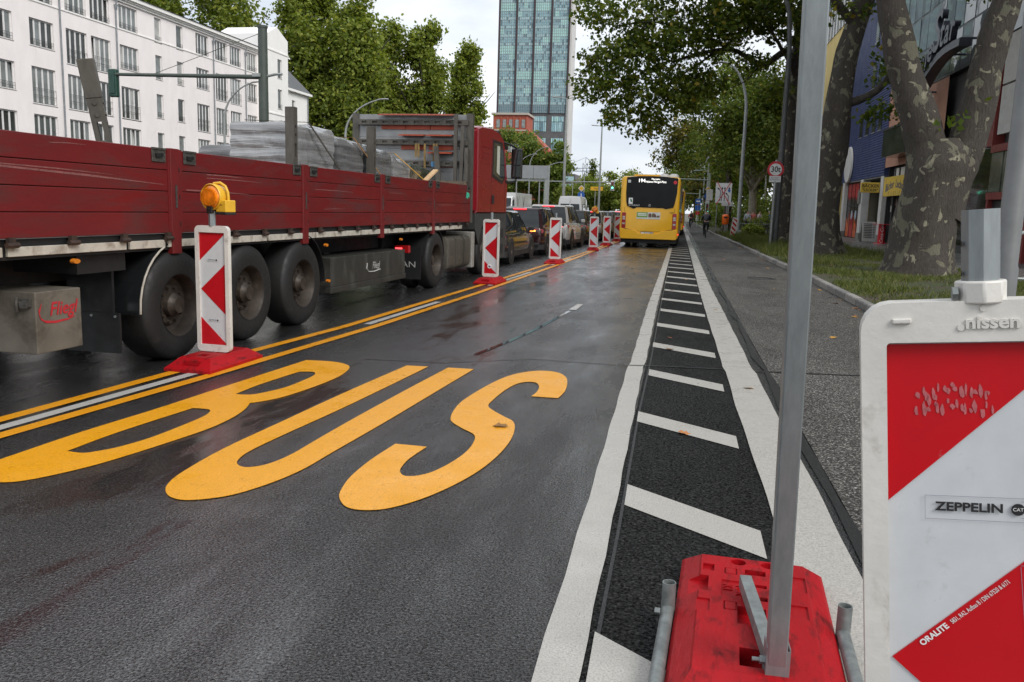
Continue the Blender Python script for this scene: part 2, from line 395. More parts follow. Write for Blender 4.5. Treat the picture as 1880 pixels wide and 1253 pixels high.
U_ = [(-2.29,7.767,1),(-2.501,7.749,1),(-2.601,6.544),(-2.67,5.377),(-2.706,4.714),(-2.686,4.227),(-2.642,4.01),(-2.576,3.891),(-2.498,3.826),(-2.409,3.814),(-2.301,3.873),(-2.208,3.981),(-2.116,4.209),(-2.059,4.481),(-2.035,4.832),(-1.974,5.649),(-1.904,6.818),(-1.844,7.791,1),(-2.095,7.778,1),(-2.169,6.654),(-2.225,5.597),(-2.245,5.026),(-2.254,4.727),(-2.282,4.544),(-2.331,4.437),(-2.402,4.398),(-2.475,4.45),(-2.517,4.569),(-2.528,4.746),(-2.495,5.181),(-2.41,6.063)]
B_ = [(-3.511,7.689,1),(-3.238,7.699),(-3.055,7.599),(-2.96,7.421),(-2.907,7.045),(-2.932,6.592),(-2.999,6.174),(-3.071,5.983),(-3.148,5.873,1),(-3.088,5.69),(-3.044,5.423),(-3.045,5.11),(-3.092,4.813),(-3.155,4.493),(-3.223,4.222),(-3.301,4.027),(-3.387,3.876),(-3.473,3.806),(-3.607,3.79),(-3.84,3.80,1),(-3.806,4.139),(-3.774,4.768),(-3.691,5.508),(-3.621,6.399)]
B1_ = [(-3.402,6.115,1),(-3.397,6.517),(-3.328,7.137,1),(-3.204,7.162),(-3.136,7.03),(-3.127,6.785),(-3.145,6.478),(-3.21,6.256),(-3.283,6.132)]
B2_ = [(-3.564,4.392,1),(-3.55,4.858),(-3.461,5.602,1),(-3.338,5.597),(-3.284,5.531),(-3.253,5.387),(-3.255,5.072),(-3.276,4.771),(-3.331,4.552),(-3.389,4.445),(-3.45,4.383)]
for lab, polys in (('yellow painted letter B', [B_, B1_, B2_]), ('yellow painted letter U', [U_]), ('yellow painted letter S', [S_])):
    o = inst('painted_letter', curve_mesh('painted_letter', [smooth_loop(p) for p in polys], MAT_YEL, .002), road, (0, 0, .005)); o['label'] = lab

line('white_dash', [(-1.60,13.05),(-1.55,13.9)], [(-1.48,13.05),(-1.46,13.9)], MAT_WHT, .006)  # bright wet end of the crack, its glint painted as a white patch
# drain grate sunk in the road between the lanes, manhole in the cycle track
grate = MB(); iron = M('cast_iron', (.06,.058,.055), .45, .6, .3, 20)
mh = MB().lathe([(.0, 0), (.0, .30), (.012, .30), (.012, .345), (0, .36)], (0, 0, 0), 'z', 28).build('manhole_cover', iron, cycle, (2.05, 21.6, .006))

# kerb: single stones as far as they can be told apart
KH = .125
stone = [M('kerb_granite_%d' % i, c, .7, var=.22, sc=14, bmp=.3, bsc=90) for i, c in enumerate([(.20,.19,.175), (.26,.245,.225), (.17,.165,.155)])]
kf = MB()
for a, b_ in ((64, 90), (90, 140)): kf.add([(kerb_x(a), a, 0), (kerb_x(b_), b_, 0), (kerb_x(b_)+.14, b_, 0), (kerb_x(a)+.14, a, 0), (kerb_x(a), a, KH), (kerb_x(b_), b_, KH), (kerb_x(b_)+.14, b_, KH), (kerb_x(a)+.14, a, KH)], [(0,1,5,4),(1,2,6,5),(2,3,7,6),(3,0,4,7),(4,5,6,7)])
kerb = struct(kf.build('kerb', stone[0]))
kme = []
for i in range(3): kme.append(MB().prism([(0,0),(.14,0),(.14,KH),(.022,KH),(.004,KH-.02)], 'y', .004, .992).mesh('kerb_stone', stone[i]))
for i in range(0, 66):
    y = -2 + i*1.0; x = kerb_x(y); x2 = kerb_x(y+1)
    inst('kerb_stone', kme[rnd.randrange(3)], kerb, (x+rnd.uniform(-.006,.006), y, rnd.uniform(-.006,.004)), (0, 0, -math.atan2(x2-x, 1)))

# planted verge, pavement in front of the shops, far pavement on the left
def verge_mat():
    m, t, b = new_mat('damp_soil_and_turf'); v = coord(t)
    n1 = noise(t, v, .9, 6, .65, .4); n2 = noise(t, v, 26, 5, .7)
    s = ramp(t, n2, [(.3, (.030,.022,.014)), (.7, (.085,.065,.042))]); g = ramp(t, n2, [(.3, (.022,.034,.009)), (.7, (.055,.075,.02))])
    t.links.new(mixc(t, ramp(t, n1, [(.42, 0), (.58, 1)]), s, g), b.inputs['Base Color']); b.inputs['Roughness'].default_value = .9
    bump(t, b, n2, .8, .03); return m
vp = [(kerb_x(y)+.14, y) for y in ys]
verge = struct(sheet('verge', vp + [(8.4, 140), (8.4, -25)], .115, verge_mat()))
def slabs_mat():
    m, t, b = new_mat('wet_grey_paving'); v = coord(t)
    br = N(t, 'TexBrick', i_Scale=1.0, i_Mortar_Size=.012); br.offset = .5; br.inputs['Brick Width'].default_value = .35; br.inputs['Row Height'].default_value = .35
    t.links.new(v, br.inputs['Vector']); br.inputs['Color1'].default_value = (.13,.125,.118,1); br.inputs['Color2'].default_value = (.17,.165,.155,1); br.inputs['Mortar'].default_value = (.05,.05,.047,1)
    n1 = noise(t, v, .8, 6, .6)
    t.links.new(mixc(t, 1.0, br.outputs['Color'], ramp(t, n1, [(.3, .6), (.7, 1.15)]), 'MULTIPLY'), b.inputs['Base Color'])
    t.links.new(ramp(t, n1, [(.35, .5), (.65, .22)]), b.inputs['Roughness'])
    bump(t, b, br.outputs['Fac'], -.3, .004); return m
PAVE = slabs_mat()
struct(sheet('pavement', [(8.4, -25), (30, -25), (30, 140), (8.4, 140)], .12, PAVE))
struct(B(-39.2, -33, -25, 700, -.02, .12).build('far_pavement', PAVE))

# grass blades and weeds on the verge: nobody could count them
def np_mesh(name, V, k, mat):
    n = len(V)//k; me = bpy.data.meshes.new(name)
    me.vertices.add(len(V)); me.vertices.foreach_set('co', np.ascontiguousarray(V, dtype=np.float32).ravel())
    me.loops.add(n*k); me.loops.foreach_set('vertex_index', np.arange(n*k, dtype=np.int32))
    me.polygons.add(n); me.polygons.foreach_set('loop_start', np.arange(0, n*k, k, dtype=np.int32))
    me.polygons.foreach_set('loop_total', np.full(n, k, dtype=np.int32))
    me.update(calc_edges=True); me.materials.append(mat); return me
rng = np.random.default_rng(11)
def grass(n, x0f, x1, y0, y1, h, z, power=1.0):
    y = y0 + (y1-y0)*rng.random(n)**power; xa = np.array([x0f(v) for v in y]); x = xa + (x1-xa)*rng.random(n)
    f = np.sin(x*1.9+np.sin(y*.8)*1.5) + np.sin(y*1.3+x*.7) + .8*np.sin(x*4.1-y*3.3)
    keep = rng.random(n) < np.clip(.55+.45*f, .04, 1); x, y, f = x[keep], y[keep], f[keep]; n = len(x)
    hh = h*(.35+.9*rng.random(n))*(.8+.25*np.clip(f, -1, 2)); a = rng.random(n)*2*PI; w = .006+.006*rng.random(n)
    lean = hh*(.3+.8*rng.random(n)); b = rng.random(n)*2*PI
    P = np.stack([x, y, np.full(n, z)], 1); D = np.stack([np.cos(a), np.sin(a), 0*a], 1)*w[:, None]
    T = P + np.stack([np.cos(b)*lean, np.sin(b)*lean, hh], 1)
    return np.stack([P-D, P+D, T], 1).reshape(-1, 3)
GRASS = leaf_mat('grass_blades', [(0, (.045,.068,.013)), (.5, (.095,.125,.024)), (.85, (.16,.18,.04)), (1, (.28,.24,.10))], .35, .5)
gv = np.concatenate([grass(46000, lambda v: kerb_x(v)+.16, 8.2, 12, 34, .13, .11), grass(30000, lambda v: kerb_x(v)+.16, 8.2, 34, 64, .26, .11), grass(9000, lambda v: kerb_x(v)+.12, 4.6, 30, 64, .36, .11)])
gr = inst('verge_grass', np_mesh('verge_grass', gv, 3, GRASS)); gr['kind'] = 'stuff'; tag(gr, 'short rough grass on the verge behind the kerb', 'grass')
# ------------------------------------------------------------------ roadworks: delineators, foot plates, posts
WPLAST = M('dirty_white_plastic', (.62,.60,.56), .42, var=.08, sc=9, bmp=.1, bsc=40, dirt=((.22,.19,.15), .30, 7))
FOILW = M('white_reflective_sheeting', (.56,.58,.60), .3, var=.06, sc=14, dirt=((.30,.30,.30), .22, 11))
FOILR = M('red_reflective_sheeting', (.46,.008,.014), .32, spec=.3, var=.08, sc=10, dirt=((.30,.05,.05), .12, 16))
FOILR_S = M('red_reflective_sheeting_scuffed', (.50,.006,.012), .32, spec=.3, var=.06, sc=10, dirt=((.45,.16,.16), .16, 22))
RUBBER = M('red_recycled_rubber', (.33,.004,.008), .45, spec=.2, var=.18, sc=8, bmp=.25, bsc=50, dirt=((.04,.006,.006), .44, 16), stretch=(1,.35,1))
DARK = M('dark_hole', (.012,.012,.012), .7)
BLACKP = M('black_plastic', (.018,.018,.019), .4, var=.3, sc=20)
GALV = M('galvanised_steel', (.27,.295,.30), .42, .6, .18, 30, bmp=.05, bsc=60, dirt=((.19,.205,.21), .3, 14), stretch=(1,1,.25))
GALVD = M('dull_galvanised_steel', (.22,.24,.235), .5, .5, .3, 18, bmp=.1, bsc=60, dirt=((.16,.16,.15), .3, 9))
INK = M('black_print', (.014,.014,.016), .5); INKW = M('white_print', (.75,.75,.75), .4); INKG = M('grey_purple_print', (.20,.19,.26), .5)
AMBER = M('amber_lens', (.75,.22,.008), .12, var=.35, sc=16, coat=.6); LAMPY = M('yellow_lamp_plastic', (.72,.42,.03), .35, var=.1)
LAMPD = M('amber_reflector', (.9,.34,.02), .25, .3)
def rrect(w, h, r, cx=0, cy=0, n=5):
    P = []
    for sx, sy, a in ((1,1,0),(-1,1,90),(-1,-1,180),(1,-1,270)):
        for i in range(n+1):
            t = R(a+90*i/n); P.append((cx+sx*(w/2-r)+r*math.cos(t), cy+sy*(h/2-r)+r*math.sin(t)))
    return P
def carve(me, cutters):
    o = inst('tmp', me); cs = []
    for c_ in cutters:
        k = inst('tmp', c_); cs.append(k); b = o.modifiers.new('b', 'BOOLEAN'); b.object = k; b.operation = 'DIFFERENCE'; b.solver = 'EXACT'
    bpy.context.view_layer.update(); dg = bpy.context.evaluated_depsgraph_get()
    out = bpy.data.meshes.new_from_object(o.evaluated_get(dg)); bpy.data.objects.remove(o)
    for k in cs: bpy.data.objects.remove(k)
    return out
PW, PH, FW, FH = .34, 1.17, .27, 1.05
_frame = curve_mesh('frame', [rrect(PW, PH, .045), rrect(FW-.004, FH-.004, .006)], WPLAST, .05)
_back = MB().box(-FW/2-.01, FW/2+.01, -.006, .012, -FH/2-.01, FH/2+.01).mesh('backing_board', FOILW)
def foil(mat):
    q = lambda u, v: ((u-.5)*FW*.985, (v-.5)*FH*.988)
    return [MB().prism([q(*p) for p in P], 'y', -.0085, -.006).mesh('red_marking', mat) for P in
            ([(0,1),(1,1),(0,.755)], [(.02,.5),(1,.265),(1,.735)], [(0,0),(0,.245),(1,0)])]
_foil = foil(FOILR)
_stub = MB().tube([(0,0,0),(0,0,.14)], .033, 8).mesh('stub_post', GALV, 30)
def foot_plate(long=.92, wide=.46, h=.12):
    a, b_ = wide/2, long/2
    def ring(dx, dy, z): return [(-a+dx, -b_+dy, z), (a-dx, -b_+dy, z), (a-dx, b_-dy, z), (-a+dx, b_-dy, z)]
    me = MB().loft([ring(0,0,0), ring(0,0,.03), ring(.075,.13,h-.008), ring(.085,.145,h)]).mesh('foot_plate', RUBBER)
    cut = [MB().box(-.085,.085,-b_+.045,-b_+.10,.02,.3).mesh('c', RUBBER), MB().box(-.085,.085,b_-.10,b_-.045,.02,.3).mesh('c', RUBBER)]
    for y in (-.19, .19): cut.append(MB().box(-.04,.04,y-.05,y+.05,h-.05,.4).mesh('c', RUBBER))
    me = carve(me, cut); return me
_foot = foot_plate()
_lens = MB()
_lens.lathe([(-.040, 0), (-.041, .035), (-.034, .07), (-.020, .098), (0, .110)], (0,0,0), 'y', 28)
_drum = MB().lathe([(-.012, .109), (-.020, .116), (-.012, .122), (.03, .119), (.09, .110), (.115, .10), (.115, .0)], (0,0,0), 'y', 28)
def beacon_lamp(loc, rz, label):
    t = thing('warning_lamp', label, 'lamp', loc, rz)
    ln = _lens.build('lens', AMBER, t, (0,0,.20), smooth=40)
    rib = MB()
    for i in range(-6, 7):
        x = i*.0145; hh = math.sqrt(max(.0, .098**2-x*x)); rib.box(x-.0022, x+.0022, -.045, -.018, -hh*.8, hh*.8)
    rib.build('lens_ribs', AMBER, ln)
    _drum.build('housing', LAMPY, t, (0,0,.20), smooth=40)
    MB().tube([(-.02,.05,.322),(.05,.06,.33),(.105,.065,.30),(.132,.068,.245),(.136,.07,.185),(.13,.07,.14)], .013, 8).build('handle', LAMPY, t, smooth=60)
    bx = MB().box(.045,.165,.0,.13,.065,.175).build('battery_box', LAMPY, t, bevel=.008)
    B(.043,.167,-.002,.132,.042,.064).build('box_foot', BLACKP, bx, bevel=.004)
    inst('lettering', text_mesh('NISSEN', .013, INK, .001), bx, (.105,-.0012,.13), FACE_BACK)
    B(-.035,.03,-.035,.04,.05,.115).build('clamp', BLACKP, t, bevel=.006)
    for z in (.065, .09): MB().cyl((-.0,-.046,z),(-.0,-.034,z),.01,n=6).build('clamp_bolt', BLACKP, t)
    return t
def delineator(x, y, rz, label, foot=True, zb=.13, group='red and white delineators along the yellow lines'):
    t = thing('delineator', label, 'delineator', (x, y, 0), rz, group)
    f = inst('frame', _frame, t, (0,0,zb+PH/2), FACE_BACK)
    bv = f.modifiers.new('bevel', 'BEVEL'); bv.width = .007; bv.segments = 2; bv.limit_method = 'ANGLE'; bv.angle_limit = R(40)
    pn = inst('backing_board', _back, t, (0,0,zb+PH/2))
    for k in _foil: inst('red_marking', k, pn, (0,0,0))
    inst('stub_post', _stub, t, (0,0,zb+PH-.005)); inst('stub_post', _stub, t, (0,0,zb-.10), scale=(.8,.8,.8))
    if foot: inst('foot_plate', _foot, t, (0,0,.004))
    return t, pn
d1, p1 = delineator(-4.20, 7.2, R(-2), 'delineator carrying an amber warning lamp in front of the lorry wheels')
for z, s in ((.27, 'ZEPPELIN'), (-.29, 'ZEPPELIN')):
    pl = B(-.055,.055,-.0092,-.0088,z-.013,z+.013).build('sticker', FOILW, p1)
    text(s, .018, INK, pl, (-.012,-.0096,z), depth=.0006); MB().lathe([(-.0098,0),(-.0098,.009)], (.038,0,z), 'y', 10).build('sticker_dot', INK, pl)
beacon_lamp((-4.20, 7.2, 1.36), R(-14), 'amber warning lamp with yellow battery box on the nearest delineator by the lorry')
d2, p2 = delineator(-3.73, 17.05, R(-3), 'delineator with a round blue sticker beside the lorry cab')
MB().lathe([(-.011,0),(-.011,.045),(-.009,.046)], (-.02,0,-.37), 'y', 20).build('round_sticker', INKW, p2)
MB().add([(-.05,-.0115,-.375),(-.01,-.0115,-.40),(.005,-.0115,-.375),(-.035,-.0115,-.352)], [(0,1,2,3)]).build('sticker_print', M('blue_print', (.03,.05,.16), .4), p2)
delineator(-3.42, 24.2, R(-2), 'delineator standing beside the dark red estate car')
delineator(-3.19, 33.1, R(6), 'tilted delineator carrying a far amber lamp by the white traffic')
delineator(-3.11, 38.3, R(-3), 'delineator just left of the yellow bus, second in from its corner')
delineator(-3.06, 44.3, R(-1), 'farthest delineator, half hidden by the left edge of the bus')
beacon_lamp((-3.19, 33.1, 1.36), R(20), 'amber warning lamp on a far delineator left of the bus')

# near delineator on the right, seen close up
dn, pn = delineator(.597, 1.376, -.15, 'close delineator at the right edge with maker lettering and scuffed red top', True, .265, None)
dn.rotation_euler = (0, -.099, -.15)
for o in list(pn.children): bpy.data.objects.remove(o)
for o in dn.children:
    if o.name.startswith('foot_plate'): o.rotation_euler = (dn.rotation_euler.to_matrix().inverted() @ Matrix.Rotation(-.15, 3, 'Z')).to_euler()
for k in foil(FOILR_S): inst('red_marking', k, pn)
for o in dn.children:
    if o.name.startswith('stub_post') and o.location.z > 1: o.scale = (.80, .80, 1.0); top_stub = o
MB().tube([(0,0,0),(0,0,.034)], .036, 8).build('stub_collar', WPLAST, dn, (0,0,1.43), smooth=30, bevel=.003)
MB().cyl((-.033,-.015,.016),(-.041,-.015,.016),.011,n=6).build('collar_bolt', GALVD, dn, (0,0,1.43))
for z in (.09, .045): MB().cyl((-.033,-.008,z),(-.0338,-.008,z),.0045,n=10).build('bolt_hole', DARK, top_stub)
text('nissen', .027, WPLAST, dn, (.012,-.0265,1.402), depth=.004, bold=.0008, xs=1.1, name='embossed_maker_name')
B(-.125,-.098,-.031,-.024,1.403,1.411).build('moulded_tab', WPLAST, dn, bevel=.002)
for x, z in ((.0,1.424),(-.03,1.395)): MB().cyl((x,-.0275,z),(x,-.024,z),.005,n=12).build('rivet', WPLAST, dn)
lab = MB()
for a in ((-.078,.135,.0385,.039),(-.078,.135,.0005,.001),(-.0785,-.078,.0005,.039),(.135,.1355,.0005,.039)): lab.box(a[0],a[1],-.0092,-.0088,a[2]+.238,a[3]+.238)
lb = lab.build('sticker_outline', INKG, pn)
text('ZEPPELIN', .0195, INK, lb, (-.016,-.0092,.259), depth=.0006, bold=.0006, xs=1.16)
MB().lathe([(-.0094,0),(-.0094,.0095)], (.051,0,.259), 'y', 20).build('round_logo', INK, lb)
text('CAT', .0075, INKW, lb, (.051,-.0099,.259), depth=.0004)
text('Rental', .0125, INKG, lb, (.083,-.0092,.259), depth=.0006)
rb = MB()
for a in ((.055,.108,.2715,.272),(.055,.108,.2455,.246),(.1075,.108,.2455,.272)): rb.box(a[0],a[1],-.0092,-.0088,a[2],a[3])
rb.build('logo_box', INKG, lb)
sl = math.atan2(.235*FH, FW*.98)
ot = text('ORALITE', .0135, INKW, pn, (-.058,-.0094,.0535), (PI/2, 0, 0), depth=.0006, bold=.0004); ot.rotation_euler = Euler((PI/2, -sl, 0), 'XYZ')
ot.rotation_euler = (Matrix.Rotation(-sl, 3, 'Y') @ Euler(FACE_BACK).to_matrix()).to_euler()
ot.location = (-.066, -.0094, .045)
o2 = text('5831, RA2, Aufbau B / DIN 67520 & 6171', .0105, INKW, pn, (0,0,0), depth=.0006, align='LEFT', xs=.62)
o2.rotation_euler = ot.rotation_euler; o2.location = (-.066+.034*math.cos(sl), -.0094, .045+.034*math.sin(sl))
scr = MB()
for (x0,z0,x1,z1) in ((.055,.17,.14,.175),(.055,.168,.063,.04),(.063,.04,.14,.043)): scr.add([(x0,-.0096,z0),(x1,-.0096,z1),(x1+.0008,-.0096,z1-.0008),(x0+.0008,-.0096,z0-.0008)],[(0,1,2,3)])
scr.build('scratch', INKG, pn)
ghost = MB(); gr_ = random.Random(3)
for i in range(34):
    x = -.088+.1*(i % 17)/16+gr_.uniform(-.004,.004); z = .418+.026*(i//17)+gr_.gauss(0,.006); w = gr_.uniform(.004,.010); hh = gr_.uniform(.008,.026)
    ghost.add([(x+w*.5*math.cos(k*PI/4+gr_.random()*.5)*gr_.uniform(.5,1.1), -.0094, z+hh*.5*math.sin(k*PI/4)*gr_.uniform(.6,1.1)) for k in range(8)], [tuple(range(8))])
gh = ghost.build('peeled_sticker_rest', M('pink_glue_rest', (.44,.11,.12), .6, var=.25, sc=60), pn, kind='stuff')

# red foot plate in the foreground with a galvanised post clamped to it
ft = thing('rubber_ballast', 'scuffed red rubber foot plate in the foreground with a bracket for a post', 'ballast', (.35, 2.96, .014), R(-3.5))
def fp_ring(dx, dyn, dyf, z): return [(-.285+dx, -.62+dyn, z), (.285-dx, -.62+dyn, z), (.285-dx, .60-dyf, z), (-.285+dx, .60-dyf, z)]
body = MB().loft([fp_ring(0,0,0,0), fp_ring(.0,0,0,.045), fp_ring(.012,.02,.018,.058), fp_ring(.075,.20,.05,.098), fp_ring(.082,.23,.06,.106)]).mesh('plate', RUBBER)
cuts = [MB().cyl((-.055,.50,.06),(-.055,.50,.3),.031,n=16).mesh('c', RUBBER), MB().cyl((.065,.50,.06),(.065,.50,.3),.031,n=16).mesh('c', RUBBER)]
for b_ in ((-.03,.05,.385,.435,.05),(-.005,.05,.27,.30,.05),(-.005,.05,.155,.19,.05),(-.06,.04,-.05,.09,.07),(-.055,.09,-.34,-.22,.03),(-.195,-.15,.38,.45,.09),(-.12,-.03,.17,.31,.098),(-.11,-.06,.37,.43,.099),(-.11,-.06,.05,.12,.099),(.12,.2,.28,.42,.098),(.13,.19,.05,.16,.098),(-.29,-.17,.19,.33,.075),(-.21,-.16,.02,.12,.098)):
    cuts.append(MB().box(*b_[:4], b_[4], .3).mesh('c', RUBBER))
pl = inst('plate', carve(body, cuts), ft)
for a in ((-.03,.05,.385,.435,.052),(-.005,.05,.27,.30,.052),(-.005,.05,.155,.19,.052),(-.055,.09,-.34,-.22,.032)): B(a[0]+.002,a[1]-.002,a[2]+.002,a[3]-.002,a[4]-.01,a[4]+.003).build('socket_hole', DARK, pl)  # dark plates stand in for the shade at the bottom of the recesses
for x in (-.055,.065): MB().cyl((x,.50,.05),(x,.50,.064),.0305,n=16).build('round_hole', DARK, pl)  # dark discs painted in for the shade down the round holes
bv = pl.modifiers.new('bevel', 'BEVEL'); bv.width = .006; bv.segments = 2; bv.limit_method = 'ANGLE'; bv.angle_limit = R(50)
text('TLSt', .052, RUBBER, ft, (-.05,.24,.0995), (0,0,-PI/2), depth=.006, name='embossed_lettering')
text('K1', .052, RUBBER, ft, (-.098,.25,.0995), (0,0,-PI/2), depth=.006, name='embossed_lettering')
B(-.105,-.065,.375,.425,.099,.108).build('raised_pad', RUBBER, ft, bevel=.004); B(-.105,-.065,.055,.115,.099,.108).build('raised_pad', RUBBER, ft, bevel=.004)
for s, lab_ in ((-1, 'left'), (1, 'right')):
    x = s*.312
    tb = MB().cyl((x,-.75,.05),(x,.10,.05),.024,n=14).build('carrier_tube', GALVD, ft, smooth=50)
    MB().lathe([(.0,.0255),(.155,.0255),(.155,.0215),(.01,.0215)], (x,.105,0), 'z', 18, True).build('socket', GALVD, tb, smooth=40)
    MB().cyl((x,.105,.02),(x,.105,.10),.0214,n=14).build('socket_inside', DARK, tb)  # dark plug in place of the shade inside the open tube
MB().cyl((-.335,.02,.075),(-.355,.02,.075),.012,n=6).build('nut', GALVD, ft)
ps = thing('sign_post', 'square galvanised post rising from the red foot plate out of the picture', 'post', (.385, 2.62, .10))
MB().loft([[(sx*.03-.075*k/2, sy*.03-.25*k/2, z) for sx, sy in ((-1,-.85),(-.85,-1),(.85,-1),(1,-.85),(1,.85),(.85,1),(-.85,1),(-1,.85))] for k, z in ((0,0),(2.0,2.0),(2.9,2.9))]).build('tube', GALV, ps)
br = MB().box(-.036,-.0325,-.034,.05,.0,.11).box(.0325,.036,-.034,.05,.0,.11).box(-.036,.036,-.0365,-.0335,0,.105).build('bracket', GALV, ps)
MB().obox((-.035,.29,.055), (.044,.52,.05), (R(3),0,R(5))).build('brace', GALVD, ps, bevel=.003)
MB().cyl((-.036,-.0,.05),(-.052,0,.05),.013,n=6).build('bolt', GALV, br); MB().cyl((-.036,-.0,.05),(-.075,0,.05),.007,n=10).build('bolt_thread', GALV, br)
# ------------------------------------------------------------------ lorry: semi trailer, tractor, load
TX, TY, TA = -4.656, 7.376, .0269
TROT = -TA
def lorry_thing(name, label, cat, group=None): return thing(name, label, cat, (TX, TY, 0), TROT, group)
REDP = M('red_aluminium_planks', (.135,.009,.010), .36, var=.16, sc=2.2, bmp=.08, bsc=30, dirt=((.062,.014,.012), .47, 2.4), stretch=(1,.35,1.6))
REDD = M('red_post_paint', (.135,.010,.011), .4, var=.15, sc=7, dirt=((.06,.03,.025), .25, 9))
RAILW = M('dirty_white_rail', (.46,.43,.37), .5, var=.15, sc=8, dirt=((.16,.11,.075), .42, 7))
CHAS = M('sooty_chassis', (.006,.006,.0062), .6, var=.3, sc=7)  # even near-black for the underframe and other dark parts
TYRE = M('tyre_rubber', (.009,.009,.0088), .62, var=.25, sc=16, bmp=.2, bsc=40, dirt=((.026,.022,.018), .3, 6))
RIM = M('dusty_wheel_rim', (.045,.035,.027), .55, .35, .3, 14, bmp=.15, bsc=60, dirt=((.10,.082,.065), .35, 10))
STEELD = M('dirty_stanchion_steel', (.115,.105,.09), .5, .5, .25, 10, bmp=.15, bsc=40, dirt=((.22,.20,.17), .25, 8), stretch=(1,1,.4))
HINGE = M('rusty_hinge', (.045,.03,.024), .6, .3, .4, 20, dirt=((.10,.045,.025), .4, 18))
LATCH = M('worn_latch_steel', (.12,.115,.105), .45, .6, .3, 25, dirt=((.035,.028,.022), .5, 20))
ALU = M('grey_aluminium_board', (.30,.305,.305), .45, .5, .12, 4, dirt=((.16,.16,.155), .3, 5))
ORANGE = M('orange_painted_steel', (.36,.06,.022), .5, var=.15, sc=9, dirt=((.18,.05,.025), .35, 9))
BOXG = M('mud_splashed_box', (.15,.135,.11), .5, .2, .25, 3, dirt=((.06,.05,.036), .5, 3.5))
BOXD = M('dark_splashed_box', (.030,.030,.026), .5, .1, .3, 3, dirt=((.065,.065,.056), .42, 4), stretch=(1,1.4,.5))
FLAP = M('black_rubber_flap', (.008,.0085,.009), .5, var=.3, sc=9, bmp=.1, bsc=20)
def wheel_meshes(R_, W, dish, hub):
    ty = MB().lathe([(-.01,R_*.56),(-.004,R_*.66),(.0,R_*.80),(-.015,R_*.93),(-.04,R_*.985),(-.06,R_),(-W+.06,R_),(-W+.03,R_*.97),(-W,R_*.8),(-W,R_*.56)], (0,0,0), 'x', 40).mesh('wheel', TYRE, 35)
    rm = MB().lathe([(-.004,R_*.575),(-.012,R_*.565),(-.03,R_*.545),(-dish,R_*.50),(-dish-.01,R_*.40),(-dish+.015,R_*.36),(-dish+.01,0)], (0,0,0), 'x', 32).mesh('rim', RIM, 35)
    hb = MB().lathe([(-dish,R_*.235),(-dish+hub*.55,R_*.22),(-dish+hub*.75,R_*.17),(-dish+hub,R_*.15),(-dish+hub,0)], (0,0,0), 'x', 20).mesh('hub', RIM, 40)
    nu = [MB().cyl((0,0,0), (.045,0,0), .017, .013, 6).mesh('wheel_nut', RIM)]
    return ty, rm, hb, nu[0], dish, R_
WT = wheel_meshes(.525, .38, .13, .12); WD = wheel_meshes(.525, .30, .17, .10); WF = wheel_meshes(.525, .32, .02, .09)
def lorry_wheel(root, W, y, x=0, flip=False, z=.525):
    ty, rm, hb, nu, dish, R_ = W
    o = inst('wheel', ty, root, (x, y, z), (0, 0, PI if flip else 0)); inst('rim', rm, o)
    if not flip:
        inst('hub', hb, o)
        for k in range(10):
            a = 2*PI*k/10; inst('wheel_nut', nu, o, (-dish+.005, R_*.32*math.cos(a), R_*.32*math.sin(a)))
    return o
tr = lorry_thing('semi_trailer', 'red drop-side semi trailer loaded with wrapped pallets in the left lane', 'trailer')
Z0, Z1 = 1.215, 1.985
bays = [(-3.0,-.115), (.045,2.60), (2.74,5.235), (5.365,7.835), (7.965,10.41)]
for a, b_ in bays:
    n = 4; hgt = (Z1-Z0)/n
    for i in range(n):
        z = Z0 + i*hgt
        pk = MB().prism([(0,z+.003),(.0,z+hgt-.003),(-.03,z+hgt-.003),(-.03,z+.003)], 'y', a, b_).build('side_plank', REDP, tr, bevel=.004, seg=1)
    B(-.036,.006,a-.004,a+.03,Z0,Z1+.004).build('end_strip', REDD, tr); B(-.036,.006,b_-.03,b_+.004,Z0,Z1+.004).build('end_strip', REDD, tr)
    for y in (a+.16, b_-.16):
        lt = MB().box(.002,.012,y-.10,y+.10,Z1-.125,Z1-.01).box(.002,.02,y-.10,y+.10,Z1-.018,Z1+.002).build('board_latch', LATCH, tr, bevel=.003)
        MB().box(.012,.028,y-.06,y+.02,Z1-.085,Z1-.05).cyl((.012,y+.03,Z1-.06),(.03,y+.03,Z1-.06),.016,n=8).build('latch_lever', CHAS, lt)
        for k in (-.085,.085): MB().cyl((.011,y+k,Z1-.07),(.015,y+k,Z1-.07),.009,n=8).build('latch_bolt', LATCH, lt)
    for y in [a+.35+k*.62 for k in range(int((b_-a-.4)/.62)+1)]:
        hg = MB().box(-.01,.022,y-.03,y+.03,1.155,1.225).cyl((.018,y-.055,1.17),(.018,y+.055,1.17),.02,n=8).build('hinge', HINGE, tr)
    B(-2.53,-2.50,a,b_,Z0,Z1).build('far_side_board', REDP, tr); B(-.036,-.029,a+.032,b_-.032,Z0+.002,Z1-.002).build('board_lining', CHAS, tr)  # black sheet added behind the planks to block sky light in their gaps
for y in (-3.02,-.035,2.67,5.30,7.90):
    MB().box(-.05,.012,y-.072,y+.072,1.02,Z1+.01).build('side_post', REDD, tr, bevel=.006)
    for z in (1.30,1.55,1.80): MB().box(.0125,.016,y+.05,y+.06,z-.02,z+.02).build('post_slot', DARK, tr)
    MB().box(.0125,.02,y-.012,y+.012,1.45,1.66).build('post_lock', LATCH, tr)
yy = -3.0
for L_ in (.95,1.35,.55,1.05,.85,1.25,1.5,1.1,.9,1.3,1.2,.9):
    B(-.03,-.004,yy,yy+L_-.05,1.085,1.155).build('rail_segment', RAILW, tr, bevel=.003, seg=1); yy += L_
    if yy > 10.2: break
